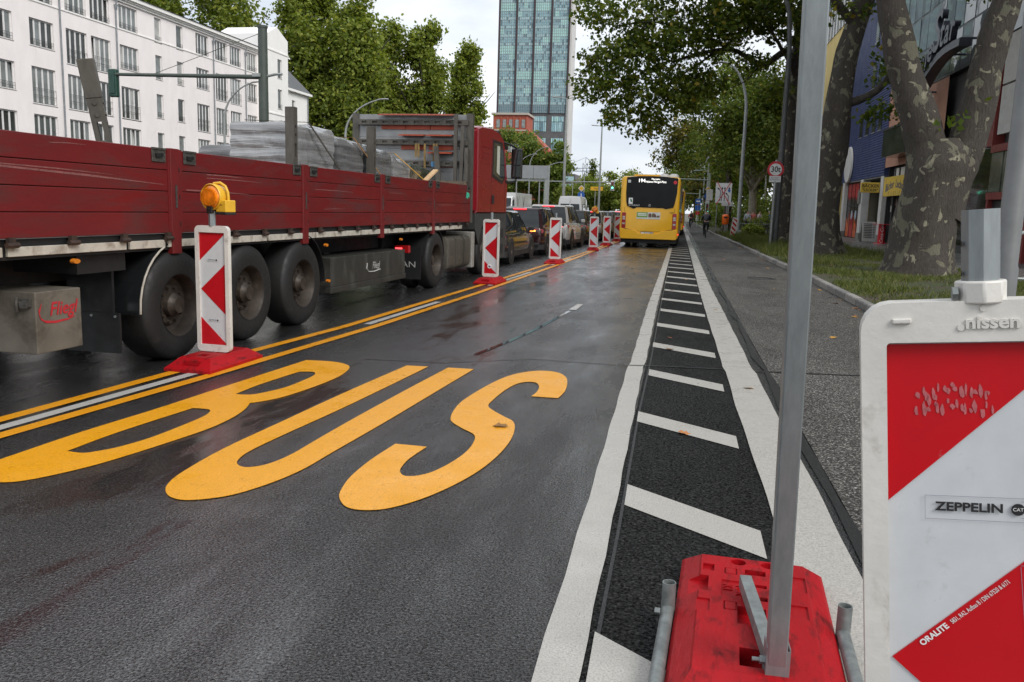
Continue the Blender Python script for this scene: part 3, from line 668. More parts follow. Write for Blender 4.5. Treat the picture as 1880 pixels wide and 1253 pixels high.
B(-.06,-.03,-3.0,10.41,1.06,1.21).build('floor_edge', CHAS, tr)
B(-2.5,-.06,-3.0,10.42,1.14,1.20).build('floor', M('worn_plywood_floor', (.10,.075,.05), .8, var=.3), tr)
for x in (-.78,-1.72): B(x-.07,x+.07,-3.0,10.2,.78,1.13).build('chassis_beam', CHAS, tr)
for y in (0,1.31,2.62): MB().cyl((-2.3,y,.525),(-.2,y,.525),.075,n=10).build('axle', CHAS, tr); lorry_wheel(tr, WT, y); lorry_wheel(tr, WT, y, -2.5, True)
# mudguards over the three axles, rear flap
def mudguard(parent, y, R1, a0, a1, w, mat, x0=-.36):
    mb = MB(); n = 14; S = []
    for k in range(n+1):
        t = R(a0+(a1-a0)*k/n); c_, s_ = math.cos(t), math.sin(t)
        S.append([(x0, y+c_*R1, .525+s_*R1), (x0+w, y+c_*R1, .525+s_*R1), (x0+w, y+c_*(R1+.012), .525+s_*(R1+.012)), (x0, y+c_*(R1+.012), .525+s_*(R1+.012))])
    return mb.loft(S).build('mudguard', mat, parent, smooth=30)
mudguard(tr, 0, .60, 100, 183, .35, M('black_moulded_mudguard', (.010,.011,.012), .22, var=.2), -.36)
mudguard(tr, 2.62, .60, -2, 85, .36, FLAP)
MB().tube([(.004,-.61*math.cos(R(t)),.525+.61*math.sin(R(t))) for t in (-2,10,20,30,40,50,60,68)], .009, 6).build('mudguard_trim', RAILW, tr, smooth=60)
fl = MB().box(-.66,-.12,-.735,-.71,.16,.52).build('mud_flap', FLAP, tr); B(-.66,-.20,-.71,-.68,.46,.95).build('flap_board', FLAP, tr)
for x in (-.62,-.4,-.16): MB().cyl((x,-.744,.49),(x,-.732,.49),.012,n=8).build('flap_bolt', GALV, fl)
B(-.9,-.1,-1.25,-.65,.9,1.05).build('spring_hanger', CHAS, tr)
B(-.86,-.62,-.4,3.1,.35,.8).build('bogie_frame', CHAS, tr)
# tool box with lettering and clasp
tb = MB().box(-.60,.0,-1.83,-1.345,.335,.81).build('tool_box', BOXG, tr, bevel=.008)
text('Fliegl', .145, M('red_logo_print', (.42,.02,.03), .4), tb, (.004,-1.55,.665), FACE_RIGHT, shear=.25, depth=.002, bold=.002)
sw = MB(); pts = [(.004,-1.79+.02,.72),(.004,-1.80,.66),(.004,-1.79,.61),(.004,-1.74,.578),(.004,-1.64,.566),(.004,-1.50,.574),(.004,-1.42,.59)]
for (p, q, w0, w1) in zip(pts, pts[1:], (.004,.02,.026,.022,.018,.012), (.02,.026,.022,.018,.012,.004)): sw.quad((p[0],p[1]-w0*.3,p[2]+w0/2),(q[0],q[1]-w1*.3,q[2]+w1/2),(q[0],q[1]+w1*.3,q[2]-w1/2),(p[0],p[1]+w0*.3,p[2]-w0/2))
sw.build('logo_swoosh', M('red_logo_print', (.42,.02,.03)), tb, recalc=False)
MB().box(-.16,-.03,-1.85,-1.832,.70,.76).box(-.11,-.05,-1.865,-1.85,.69,.74).cyl((-.14,-1.856,.66),(-.14,-1.856,.77),.012,n=8).build('clasp', LATCH, tb)
# side box between axles and tractor
sb = MB().box(-.45,-.012,3.45,6.40,.40,.80).box(-.45,-.0,3.43,6.42,.315,.40).build('side_guard_box', BOXD, tr, bevel=.01)
text('Fliegl', .15, M('pale_logo_print', (.36,.36,.35), .5), sb, (-.009,5.08,.61), FACE_RIGHT, shear=.25, depth=.002)
MB().tube([(-.008,4.72,.66),(-.008,4.70,.58),(-.008,4.78,.53),(-.008,5.0,.52),(-.008,5.25,.54)], .010, 5).build('logo_swoosh', M('pale_logo_print', (.36,.36,.35)), sb)
am = M('amber_marker', (.55,.17,.012), .3)
for y, z in ((-1.37,1.02),(3.36,.50),(3.3,.98),(6.2,.97)):
    MB().loft([[(-.03, y+.042*math.cos(2*PI*k/12)*q, z+.022*math.sin(2*PI*k/12)*q) for k in range(12)] for q in (1,)]+[[(.004, y+.038*math.cos(2*PI*k/12), z+.019*math.sin(2*PI*k/12)) for k in range(12)]]).build('side_marker', am, tr)
for x in (-.7,-1.85): B(x-.06,x+.06,6.95,7.07,.25,1.1).build('landing_leg', CHAS, tr)
# front wall with slotted rails, hooks and hanging gear
hb = B(-2.62,-.0,10.43,10.52,1.2,1.3).build('front_wall', ALU, tr)
for i in range(9): B(-2.60,-.02,10.44,10.50,1.305+i*.238,1.305+i*.238+.233).build('wall_board', ALU, hb)
for x0, x1 in ((-2.66,-2.52),(-.10,.03)): B(x0,x1,10.40,10.53,1.2,3.46).build('wall_post', STEELD, hb)
for z in (3.27,2.86,2.42):
    rl = MB().box(-2.5,-.06,10.33,10.40,z-.055,z+.055).mesh('slotted_rail', STEELD)
    rl = carve(rl, [MB().box(-2.42+k*.235,-2.42+k*.235+.11,10.2,10.365,z-.022,z+.022).mesh('c', DARK) for k in range(10)])
    inst('slotted_rail', rl, hb)
for z, xs in ((3.40,((-2.0,-1.45),(-1.44,-.9),(-.89,-.36))),(2.98,((-1.55,-1.0),(-.93,-.38))),(2.62,((-.9,-.38),))):
    for a, b_ in xs: MB().prism([(10.20,z+.0),(10.42,z+.035),(10.42,z+.05),(10.20,z+.02)], 'x', a, b_).build('corner_protector', ORANGE, hb); B(a+.0,b_-.005,10.405,10.425,z-.27,z-.16).build('corner_protector', ORANGE, hb)
for x, z0, z1, lean in ((-.30,2.0,3.44,0),(-.17,2.0,3.2,.02),(-.06,2.05,2.75,0)): MB().obox((x+lean/2,10.28,(z0+z1)/2),(.07,.06,z1-z0),(0,lean,0)).build('spare_stanchion', STEELD, hb)
MB().obox((-.66,10.18,2.35),(.10,.07,.85),(0,-.09,0)).build('spare_stanchion', STEELD, hb)
strapm = M('dirty_yellow_strap', (.26,.17,.06), .8, var=.3, sc=12)
for x, z0, z1 in ((-1.18,2.55,2.83),(-1.12,2.55,2.83),(-.98,2.28,2.83),(-.78,2.45,2.83),(-.72,2.55,2.83)): B(x-.022,x+.022,10.29,10.297,z0,z1).build('hanging_strap', strapm, hb)
for x in (-.80,-.73): B(x-.03,x+.03,10.26,10.29,2.35,2.46).build('strap_label', M('blue_strap_tag', (.12,.30,.52), .6), hb); B(x-.025,x+.025,10.25,10.29,2.02,2.32).build('ratchet', LATCH, hb)
B(-1.9,-.05,10.1,10.32,1.98,2.06).build('front_sill_timber', M('weathered_timber', (.13,.10,.07), .8, var=.3, sc=14, stretch=(.3,1,1)), hb)
# upright stanchions in the side pockets
for y, top in ((2.60,2.68),(5.20,2.70)):
    me = carve(MB().box(-.20,-.085,y-.05,y+.05,1.2,top).mesh('stanchion', STEELD), [MB().box(-.3,.0,y-.02,y+.02,Z1+.10,Z1+.26).mesh('c', DARK)])
    o = inst('stanchion', me, tr)
    for z in (2.35,2.45): MB().cyl((-.09,y,z),(-.082,y,z),.018,n=10).build('stanchion_hole', DARK, o)
st = lorry_thing('steel_stanchion', 'loose steel stanchion leaning up above the red trailer side at the left', 'stanchion')
me = carve(MB().box(-.06,.06,-.05,.05,-.75,.68).mesh('stanchion', STEELD), [MB().box(-.02,.02,-.2,.2,.0,.16).mesh('c', DARK), MB().box(-.2,.2,-.018,.018,.0,.16).mesh('c', DARK)])
o = inst('tube', me, st, (-.30,-.60,2.02), (R(7),R(-9),R(30))); MB().cyl((-.0,-.055,.58),(0,-.048,.58),.014,n=10).build('pin_hole', DARK, o)
B(-.066,.066,-.056,.056,.36,.68).build('sleeve', STEELD, o, bevel=.004)
for z in (.32,.22): MB().cyl((0,-.06,z),(0,-.05,z),.02,n=10).build('rivet', STEELD, o); MB().cyl((.06,0,z),(.068,0,z),.02,n=10).build('rivet', STEELD, o)
# wrapped pallets
def film(name, c, dark):
    m, t, b = new_mat(name); v = coord(t, (.9,.9,15)); n1 = noise(t, v, 1.4, 3, .5, .5); n2 = noise(t, coord(t, (5,5,1.2), (2,1,0)), 1.5, 2, .5, .8)
    t.links.new(ramp(t, n1, [(.35, dark), (.68, c)]), b.inputs['Base Color']); b.inputs['Metallic'].default_value = .4; b.inputs['Coat Weight'].default_value = .4; b.inputs['Coat Roughness'].default_value = .12
    t.links.new(ramp(t, n2, [(.3, .14), (.7, .30)]), b.inputs['Roughness'])
    h = N(t, 'Math', operation='ADD'); t.links.new(n1, h.inputs[0]); t.links.new(n2, h.inputs[1]); bump(t, b, h.outputs[0], .6, .022); return m
FILM = film('grey_stretch_film', (.27,.27,.272), (.13,.13,.132)); FILMG = film('dark_green_stretch_film', (.10,.11,.10), (.025,.04,.022)); FILMS = film('silver_stretch_film', (.44,.44,.44), (.26,.26,.263))
def pallet(label, x0, x1, y0, y1, z1, mat, bands, seed, slope=0):
    t = lorry_thing('wrapped_pallet', label, 'pallet', 'wrapped pallets on the red trailer'); q = random.Random(seed)
    per = []; nx = 12; ny = 12
    per += [(x0+(x1-x0)*i/nx, y0) for i in range(nx)] + [(x1, y0+(y1-y0)*i/ny) for i in range(ny)] + [(x1-(x1-x0)*i/nx, y1) for i in range(nx)] + [(x0, y1-(y1-y0)*i/ny) for i in range(ny)]
    cx, cy = (x0+x1)/2, (y0+y1)/2; S = []; nz = bands*4
    for k in range(nz+1):
        f = k/nz; z = 1.20+(z1-1.20)*f; ring = []
        for j, (x, y) in enumerate(per):
            d = .020*abs(math.sin(f*bands*PI+.12*math.sin(j*.9+seed))) + .005*math.sin(j*1.7+k*.6+seed) + q.uniform(-.004,.004) - (.03 if f > .98 else 0)
            l_ = math.hypot(x-cx, y-cy); ring.append((x+(x-cx)/l_*d, y+(y-cy)/l_*d, z + (.012*math.sin(j*.8+seed)+q.uniform(-.012,.012))*f - slope*f*(y-y0)))
        S.append(ring)
    b = MB().loft(S, cap=False); top = S[-1]; inner = [((x-cx)*.5+cx, (y-cy)*.5+cy, z+.03+q.uniform(-.02,.02)) for x, y, z in top]
    b.loft([top, inner]); b.build('film_wrap', mat, t, smooth=65)
    B(x0,x1,y0,y1,1.201,1.3).build('pallet_deck', M('pallet_wood', (.25,.17,.09), .8), t); return t
pallet('tallest silver film-wrapped pallet of stacked sacks on the trailer', -1.08, -.28, 2.80, 4.12, 2.52, FILMS, 8, 1, .0)
pallet('grey wrapped pallet just in front of the tallest silver one', -1.05, -.26, 4.22, 5.14, 2.46, FILM, 6, 2, .04)
pallet('grey wrapped pallet crossed by a yellow strap in the middle of the load', -1.05, -.26, 5.28, 6.35, 2.42, FILM, 5, 3, .05)
pallet('low silvery pallet with torn film edges beside the second stanchion', -1.05, -.28, 6.48, 7.35, 2.32, FILMS, 5, 4, .06)
pallet('dark green film-wrapped pallet nearest to the trailer front wall', -1.08, -.30, 7.45, 8.60, 2.27, FILMG, 5, 5, .05)
pallet('wrapped pallet on the far side of the trailer bed', -2.3, -1.3, 4.0, 5.2, 2.30, FILM, 5, 6)
def strap(label, pts, mat, w=.05):
    o = lorry_thing('lashing_strap', label, 'strap', 'straps over the pallets')
    b = MB()
    for p, q in zip(pts, pts[1:]): b.add([(p[0],p[1]-w/2,p[2]),(p[0],p[1]+w/2,p[2]),(q[0],q[1]+w/2,q[2]),(q[0],q[1]-w/2,q[2]), (p[0]+.004,p[1]-w/2,p[2]+.004),(p[0]+.004,p[1]+w/2,p[2]+.004),(q[0]+.004,q[1]+w/2,q[2]+.004),(q[0]+.004,q[1]-w/2,q[2]+.004)], [(0,1,2,3),(4,5,6,7),(0,1,5,4),(2,3,7,6),(1,2,6,5),(0,3,7,4)])
    b.build('webbing', mat, o); return o
strap('dark lashing strap running down behind the first upright stanchion', [(-1.05,3.1,2.57),(-.23,3.25,2.56),(-.12,4.15,1.9)], M('dark_strap', (.04,.035,.025), .8))
strap('yellowish lashing strap over the middle grey pallet', [(-1.05,4.6,2.5),(-.23,4.72,2.49),(-.12,5.75,1.9)], M('ochre_strap', (.22,.12,.045), .8, var=.3, sc=10))
strap('yellow lashing strap over the dark green pallet', [(-1.05,6.2,2.38),(-.25,6.5,2.38),(-.12,8.05,1.9)], M('yellow_strap', (.50,.27,.04), .7, var=.2, sc=10), .06)
o = lorry_thing('timber_offcut', 'pale timber offcut poking above the red trailer side', 'timber'); MB().obox((-.16,8.1,2.07),(.10,.55,.03),(R(28),0,R(-12))).build('plank', M('fresh_pale_timber', (.55,.36,.19), .7, var=.12, sc=20, stretch=(1,.2,1)), o)

# ---- tractor unit
tc_ = lorry_thing('lorry_tractor', 'red lorry tractor with a high cab pulling the drop-side trailer', 'lorry')
CABR = M('red_cab_paint', (.19,.004,.010), .3, var=.06, sc=4, coat=.25); CABD = M('dark_grey_cab_plastic', (.035,.037,.036), .55, var=.2, sc=6, dirt=((.07,.068,.06), .3, 5))
prof = [(11.0,1.40),(13.92,1.40),(13.95,2.1),(13.72,2.75),(13.42,3.18),(13.0,3.30),(12.3,3.35),(11.3,3.30),(11.0,3.24)]
S = []
for x, k in ((-2.45,.0),(-2.42,.0),(-.05,0),(.0,0)):
    ins = .05 if x in (-2.45, .0) else 0
    S.append([(x, 12.4+(y-12.4)*(1-ins*.5), 2.3+(z-2.3)*(1-ins*.6)) for y, z in prof])
cab = MB().loft([[(-2.45, *p[1:]) for p in S[0]], [(-2.40, y, z) for y, z in prof], [(-.05, y, z) for y, z in prof], S[3]]).build('cab', CABR, tc_, smooth=25)
MB().add([(-.32,10.58,1.45),(-.10,10.58,1.45),(-.10,10.58,3.12),(-.32,10.58,3.12),(.0,11.02,1.45),(-.02,11.02,3.2),(-.32,11.02,1.45),(-.32,11.02,3.2)], [(0,1,2,3),(1,4,5,2),(4,6,7,5),(6,0,3,7),(2,5,7,3),(1,4,6,0)]).build('wind_deflector', CABR, tc_, bevel=.03, seg=3)
for z in (1.75,2.05,2.35): MB().box(-.062,-.045,10.74,10.80,z,z+.16).build('deflector_rib', CABR, tc_)
glassd = glass_mat('cab_side_glass', (.030,.036,.034), .05)
win = MB().prism([(12.38,2.30),(13.30,2.18),(13.52,2.30),(13.40,2.75),(13.22,3.03),(12.42,3.03)], 'x', .002, .010).build('door_window', glassd, cab)
MB().prism([(12.72,2.36),(13.0,2.3),(13.0,2.98),(12.72,2.98)], 'x', .0105, .0125).build('curtain', M('pale_curtain', (.42,.42,.36), .8), win)
MB().prism([(12.30,2.24),(13.36,2.10),(13.60,2.28),(13.46,2.80),(13.26,3.09),(12.34,3.09)], 'x', -.004, .005).build('window_seal', BLACKP, cab)
for P in ([(12.24,1.42),(12.26,1.42),(12.26,3.12),(12.24,3.12)], [(13.66,1.42),(13.68,1.42),(13.68,2.3),(13.66,2.3)]): MB().prism(P, 'x', -.004, .003).build('door_gap', DARK, cab)
MB().box(.002,.025,12.33,12.50,1.62,1.82).build('door_handle', BLACKP, cab, bevel=.008)
for z in (1.6,1.72,2.0,2.5,2.62,2.74,2.86): MB().box(.0,.008,11.35,12.15,z,z+.012).build('cab_swage', CABR, cab)
MB().prism([(13.0,3.26),(13.45,3.10),(14.12,2.98),(14.10,3.05),(13.5,3.22),(13.05,3.36)], 'x', -2.4, -.05).build('sun_visor', BLACKP, tc_)
MB().prism([(13.965,1.95),(13.76,2.68),(13.50,3.12),(13.49,3.12),(13.74,2.68),(13.94,1.95)], 'x', -2.35, -.1).build('windscreen', glassd, tc_)
mr = MB().box(.02,.30,14.18,14.32,2.27,3.02).build('mirror', BLACKP, tc_, bevel=.03, seg=3)
MB().box(.035,.285,14.165,14.181,2.62,2.98).build('mirror_glass', M('mirror_glass', (.10,.11,.11), .05, .9), mr); MB().box(.035,.285,14.165,14.181,2.32,2.58).build('mirror_glass', M('mirror_glass', (.10,.11,.11)), mr)
MB().tube([(-.05,13.6,2.22),(.03,13.9,2.16),(.15,14.22,2.22),(.16,14.25,2.4)], .028, 8).tube([(-.05,13.5,3.12),(.06,13.9,3.09),(.16,14.25,3.02)], .025, 8).build('mirror_arm', BLACKP, tc_, smooth=60)
# lower cab: steps and wheel arch
arch = [(10.95,1.40),(10.95,1.05)] + [(11.9+.66*math.cos(R(a)), .525+.66*math.sin(R(a))) for a in (165,145,125,105,90,70,50,30,12)] + [(12.62,.28),(13.85,.30),(13.95,.6),(13.95,1.395),(10.95,1.395)]
MB().prism(arch[1:], 'x', -.5, -.015).build('step_panel', CABD, tc_, bevel=.01)
for z in (.42,.80): MB().box(-.2,-.008,12.78,13.62,z,z+.22).build('step_well', DARK, tc_)
B(-2.44,-.52,11.0,13.9,.45,1.395).build('engine_bay', CHAS, tc_)
lorry_wheel(tc_, WF, 11.9, -.06); lorry_wheel(tc_, WD, 8.17, -.01); lorry_wheel(tc_, WD, 8.17, -.36); lorry_wheel(tc_, WD, 8.17, -2.45, True); lorry_wheel(tc_, WF, 11.9, -2.4, True)
mudguard(tc_, 8.17, .60, 5, 170, .55, FLAP, -.6)
for x in (-.82,-1.66): B(x-.05,x+.05,6.9,13.5,.62,.90).build('frame_rail', CHAS, tc_)
MB().cyl((-2.3,8.17,.525),(-.3,8.17,.525),.11,n=10).build('drive_axle', CHAS, tc_); MB().cyl((-2.2,11.9,.525),(-.2,11.9,.525),.07,n=8).build('front_axle', CHAS, tc_)
TANK = M('dirty_fuel_tank', (.09,.083,.068), .5, .3, .2, 4, dirt=((.04,.037,.03), .45, 4))
def rr_sec(y, x0, x1, z0, z1, r, n=4): return [(px, y, pz) for px, pz in rrect(x1-x0, z1-z0, r, (x0+x1)/2, (z0+z1)/2, n)]
tk = MB().loft([rr_sec(y, -.68+d, -.03-d, .26+d, .94-d, .12) for y, d in ((8.98,.03),(9.0,0),(9.48,0),(9.49,.012),(9.53,.012),(9.54,0),(10.1,0),(10.11,.012),(10.15,.012),(10.16,0),(10.62,0),(10.64,.03))]).build('fuel_tank', TANK, tc_, smooth=40)
for y in (9.5,10.13): MB().loft([rr_sec(y+q, -.69, -.02, .25, .95, .125) for q in (-.02,.02)]).build('tank_strap', TANK, tc_)
MB().box(-.62,-.015,10.72,10.93,.22,1.0).build('tank_step', M('pale_grey_panel', (.32,.31,.28), .45, .3, .2, 6), tc_, bevel=.02)
tl = MB().box(-.36,-.10,6.83,6.93,.71,.84).build('rear_lamp', M('red_lamp_lens', (.35,.008,.01), .2), tc_, bevel=.008)
MB().box(-.34,-.22,6.822,6.83,.755,.80).build('lit_lamp', M('lit_red_lamp', (1,.05,.06), .3, emit=2.5), tl)
mf = B(-.62,-.03,7.28,7.30,.22,.80).build('tractor_mud_flap', FLAP, tc_); text('MAN', .15, M('pale_logo_print', (.36,.36,.35)), mf, (-.33,7.276,.48), FACE_BACK, xs=1.3)

# marks on the boards: long pale scrapes, a green sticker, door lettering
scrm = M('pale_paint_scrape', (.20,.075,.07), .6, var=.4, sc=30)
for (y0, z0, y1, z1, w) in ((-2.2,1.735,-.2,1.66,.007),(-2.2,1.75,-.9,1.72,.004),(.15,1.62,1.3,1.60,.006),(.5,1.78,1.2,1.77,.005),(.5,1.745,1.6,1.735,.004),(2.95,1.70,4.2,1.69,.004),(-1.6,1.93,-1.2,1.94,.003),(3.2,1.45,3.9,1.46,.003),(5.6,1.72,6.4,1.71,.003),(8.2,1.55,9.3,1.56,.004)):
    MB().add([(.0015,y0,z0-w),(.0015,(y0+y1)/2,(z0+z1)/2+.006-w*1.4),(.0015,y1,z1-w*.3),(.0015,y1,z1+w*.3),(.0015,(y0+y1)/2,(z0+z1)/2+.006+w),(.0015,y0,z0+w)], [(0,1,2,3,4,5)]).build('paint_scrape', scrm, tr, recalc=False)
MB().add([(.004,10.12,1.84),(.004,10.34,1.82),(.004,10.36,1.72),(.004,10.26,1.75),(.004,10.24,1.70),(.004,10.10,1.72)], [tuple(range(6))]).build('green_sticker', M('green_sticker', (.05,.42,.27), .5), tr, recalc=False)
# ------------------------------------------------------------------ cars, buses, van, box lorry
CARGL = glass_mat('car_glass', (.018,.022,.024), .03); LITR = M('lit_brake_lamp', (1,.04,.05), .3, emit=2.6); LENSR = M('tail_lamp_red', (.30,.01,.014), .15, coat=.5)
LITA = M('lit_indicator', (1,.33,.05), .3, emit=3.0); CHROME = M('bright_trim', (.5,.5,.5), .2, .9); PLATE = M('number_plate', (.62,.63,.62), .4); TRIM = M('black_car_trim', (.02,.02,.021), .5)
ALLOY = M('alloy_wheel', (.32,.32,.33), .3, .7, .2, 30)
def carpaint(name, c, rough=.22): return M(name, c, rough, .15, .05, 3, coat=.9, dirt=((c[0]*.6+.03, c[1]*.6+.027, c[2]*.6+.022), .12, 4))
_cw = {}
def car_wheel(root, x, y, Rw, side):
    if Rw not in _cw:
        ty = MB().lathe([(-.01,Rw*.66),(.0,Rw*.72),(-.004,Rw*.88),(-.03,Rw),(-.18,Rw),(-.21,Rw*.9),(-.21,Rw*.6)], (0,0,0), 'x', 24).mesh('wheel', TYRE, 35)
        rm = MB().lathe([(-.012,Rw*.67),(-.02,Rw*.62),(-.05,Rw*.58),(-.06,0)], (0,0,0), 'x', 24)
        for k in range(7):
            a = 2*PI*k/7; rm.obox((-.025, math.cos(a)*Rw*.34, math.sin(a)*Rw*.34), (.03, Rw*.62, Rw*.13), (a, 0, 0))
        rm.cyl((-.05,0,0),(-.005,0,0),Rw*.16,n=10); _cw[Rw] = (ty, rm.mesh('rim', ALLOY, 35))
    ty, rm = _cw[Rw]; o = inst('wheel', ty, root, (x, y, Rw), (0, 0, 0 if side > 0 else PI)); inst('rim', rm, o); return o
def car(name, label, x, y, rz, L, W, H, paint, style='estate', lit=True, ind=False, rails=False, group='cars queueing in the lane left of the yellow lines'):
    t = thing(name, label, 'car', (x, y, 0), rz, group); w = W/2; hb = H*.60; lo = -L/2
    sec = []
    for f, wf, z0, zf in ((0,.84,.46,.93),(.012,.91,.36,.985),(.05,.965,.30,1.0),(.12,.985,.27,1.01),(.5,1.0,.24,1.0),(.64,1.0,.24,.985),(.71,.99,.24,.95),(.85,.97,.25,.875),(.94,.92,.27,.80),(.985,.84,.32,.70),(1.0,.76,.40,.60)):
        yy_ = lo+f*L; ww = w*wf; z1 = hb*zf
        h_ = [(ww*.90,z0),(ww*.985,z0+.10),(ww,z0+(z1-z0)*.5),(ww*.985,z1-.10),(ww*.93,z1-.02),(ww*.80,z1+.012)]
        sec.append([(px, yy_, pz) for px, pz in h_] + [(-px, yy_, pz) for px, pz in reversed(h_)])
    body = MB().loft(sec).build('body', paint, t, smooth=35)
    rb0, rb1, wb0, wb1 = {'estate': (.015,.10,.735,.56), 'suv': (.015,.10,.73,.55), 'hatch': (.02,.13,.74,.54), 'sedan': (.10,.26,.74,.55)}[style]
    def ring(f, inset=0.0):
        k = f**1.3; a = lo+L*(rb0+(rb1-rb0)*k)+inset; b_ = lo+L*(wb0+(wb1-wb0)*f)-inset; ww = w*(.93-.19*f**1.4)-inset; z = hb-.02+(H-hb+.02)*f
        return [(ww*.9,a,z),(ww,a+.14,z),(ww,(a+b_)/2,z),(ww,b_-.16,z),(ww*.86,b_,z),(-ww*.86,b_,z),(-ww,b_-.16,z),(-ww,(a+b_)/2,z),(-ww,a+.14,z),(-ww*.9,a,z)]
    gl = MB().loft([ring(0,.012), ring(.35,.012), ring(.7,.012), ring(.93,.012)]).build('windows', CARGL, t, smooth=30)
    MB().loft([ring(.90), ring(.955), [(px*.95, y_*1.0+(.03 if j in (0,9) else (-.05 if j in (4,5) else 0)), z) for j, (px, y_, z) in enumerate(ring(1.0))]]).build('roof', paint, t, smooth=40)
    R0, R1, R2, R3 = ring(0), ring(.35), ring(.7), ring(.92)
    for a, b_ in ((0,1),(3,4)):
        for s in (1,-1):
            Q = [[(s*p[a][0],p[a][1],p[a][2]), (s*p[b_][0],p[b_][1],p[b_][2])] for p in (R0,R1,R2,R3)]
            mb = MB()
            for p, q in zip(Q, Q[1:]): mb.quad(p[0], p[1], q[1], q[0])
            mb.build('pillar', paint, t, recalc=False)
    for f in (.40,.60):
        for s in (1,-1):
            P = []
            for k, rg in ((0,R0),(.35,R1),(.7,R2),(.92,R3)): P.append((s*(rg[2][0]+.002), lo+L*(f-.03*k)-.03, rg[2][2], lo+L*(f-.03*k)+.03))
            mb = MB()
            for p, q in zip(P, P[1:]): mb.quad((p[0],p[1],p[2]),(p[0],p[3],p[2]),(q[0],q[3],q[2]),(q[0],q[1],q[2]))
            mb.build('door_post', TRIM, t, recalc=False)
    Rw = .325 if style != 'suv' else .355
    for fy in (.185, .80):
        for s in (1,-1):
            MB().cyl((s*(w*.80), lo+fy*L, Rw+.015), (s*(w*.998), lo+fy*L, Rw+.015), Rw*1.15, n=24).build('wheel_arch', TRIM, t)
            car_wheel(t, s*(w*1.008), lo+fy*L, Rw, s)
    MB().loft([[(px*1.003, yy_, .20+k) for px, yy_ in ((w*.80,lo+.03),(w*.97,lo+.22),(w*.985,lo+L*.9),(w*.78,lo+L*.985),(-w*.78,lo+L*.985),(-w*.985,lo+L*.9),(-w*.97,lo+.22),(-w*.80,lo+.03))] for k in (0,.16)]).build('sill', TRIM, t)
    zt = hb*.86
    for s in (1,-1):
        lp = MB().loft([[(s*(w*.52+d), lo-.012+k, zz) for d, k, zz in ((0,.0,zt-.07),(w*.30,.01,zt-.08),(w*.44,.11,zt-.06),(w*.46,.20,zt+.02),(w*.43,.10,zt+.07),(w*.3,.012,zt+.08),(0,.004,zt+.05))], [(s*(w*.50+d), lo+.08+k, zz) for d, k, zz in ((0,.0,zt-.07),(w*.25,.01,zt-.08),(w*.36,.11,zt-.06),(w*.38,.20,zt+.02),(w*.36,.10,zt+.07),(w*.25,.012,zt+.08),(0,.004,zt+.05))]]).build('tail_lamp', LENSR, t, smooth=40)
        if lit or (ind and s > 0): MB().box(s*(w*.60)-.09, s*(w*.60)+.09, lo-.02, lo+.01, zt-.015, zt+.03).build('lit_lamp', LITA if (ind and s > 0) else LITR, lp)
        mr_ = MB().obox((s*(w+.10), lo+L*.655, hb+.06), (.17,.09,.13), (0,0,0)).build('wing_mirror', paint if style == 'suv' else TRIM, t, bevel=.03, seg=3)
        MB().box(s*w*.94, s*w*.94+s*.1, lo+L*.655-.02, lo+L*.655+.02, hb-.02, hb+.03).build('mirror_stalk', TRIM, t)
        for fy in (.44,.62): MB().box(s*w*.985, s*(w+.012), lo+fy*L-.16, lo+fy*L-.03, hb-.14, hb-.11).build('door_handle', paint, t)
        if rails: MB().tube([(s*w*.70,lo+L*.16,H-.05),(s*w*.70,lo+L*.2,H+.015),(s*w*.69,lo+L*.45,H+.03),(s*w*.68,lo+L*.55,H+.01),(s*w*.68,lo+L*.58,H-.04)], .016, 6).build('roof_rail', CHROME if rails == 2 else TRIM, t, smooth=60)
        MB().loft([[(s*(w*.45+d), lo+L-.10+k, zz) for d, k, zz in ((0,.03,hb*.66),(w*.42,-.16,hb*.70),(w*.42,-.18,hb*.80),(0,0,hb*.74))], [(s*(w*.45+d), lo+L-.3, zz) for d, zz in ((0,hb*.66),(w*.4,hb*.70),(w*.4,hb*.80),(0,hb*.74))]]).build('headlamp', CARGL, t)
    lb_ = ring(.90); MB().box(-.22,.22,lb_[0][1]-.03,lb_[0][1]+.03,lb_[0][2]+.005,lb_[0][2]+.035).build('high_brake_lamp', LITR if lit else LENSR, t)
    pl_ = B(-.26,.26,lo-.016,lo+.004,hb*.56,hb*.56+.11).build('number_plate', PLATE, t)
    for k in range(7): B(-.20+k*.058,-.165+k*.058,lo-.018,lo-.0155,hb*.56+.025,hb*.56+.085).build('plate_character', INK, pl_)
    B(-w*.84,w*.84,lo-.02,lo+.12,.32,.42).build('bumper_trim', TRIM, t, bevel=.02)
    MB().tube([(.05,lo+L*.16,H-.02),(.05,lo+L*.14,H+.16)], .006, 5).build('aerial', TRIM, t)
    return t
BLK = carpaint('black_car_paint', (.012,.013,.013)); MAR = carpaint('dark_maroon_car_paint', (.035,.012,.014)); WHC = carpaint('white_car_paint', (.52,.50,.47)); GRY = carpaint('dark_bronze_car_paint', (.055,.048,.038)); SIL = carpaint('silver_car_paint', (.30,.30,.30), .3); BEI = carpaint('warm_white_car_paint', (.46,.44,.40))
car('estate_car', 'black estate car partly hidden behind the lorry cab', -5.36, 24.75, R(-1.2), 4.75, 1.80, 1.46, BLK, 'estate', True)
car('estate_car', 'dark maroon estate car with silver roof rails and lit brake lamps', -5.16, 30.1, R(-2), 4.5, 1.80, 1.56, MAR, 'estate', True, True, 2)
car('suv_car', 'white high-built car ahead of the maroon estate car', -4.98, 35.2, R(-2), 4.35, 1.86, 1.70, WHC, 'suv', True)
car('hatchback_car', 'dark bronze hatchback ahead of the white high-built car', -4.76, 40.2, R(-2), 4.2, 1.78, 1.52, GRY, 'hatch', True, True)
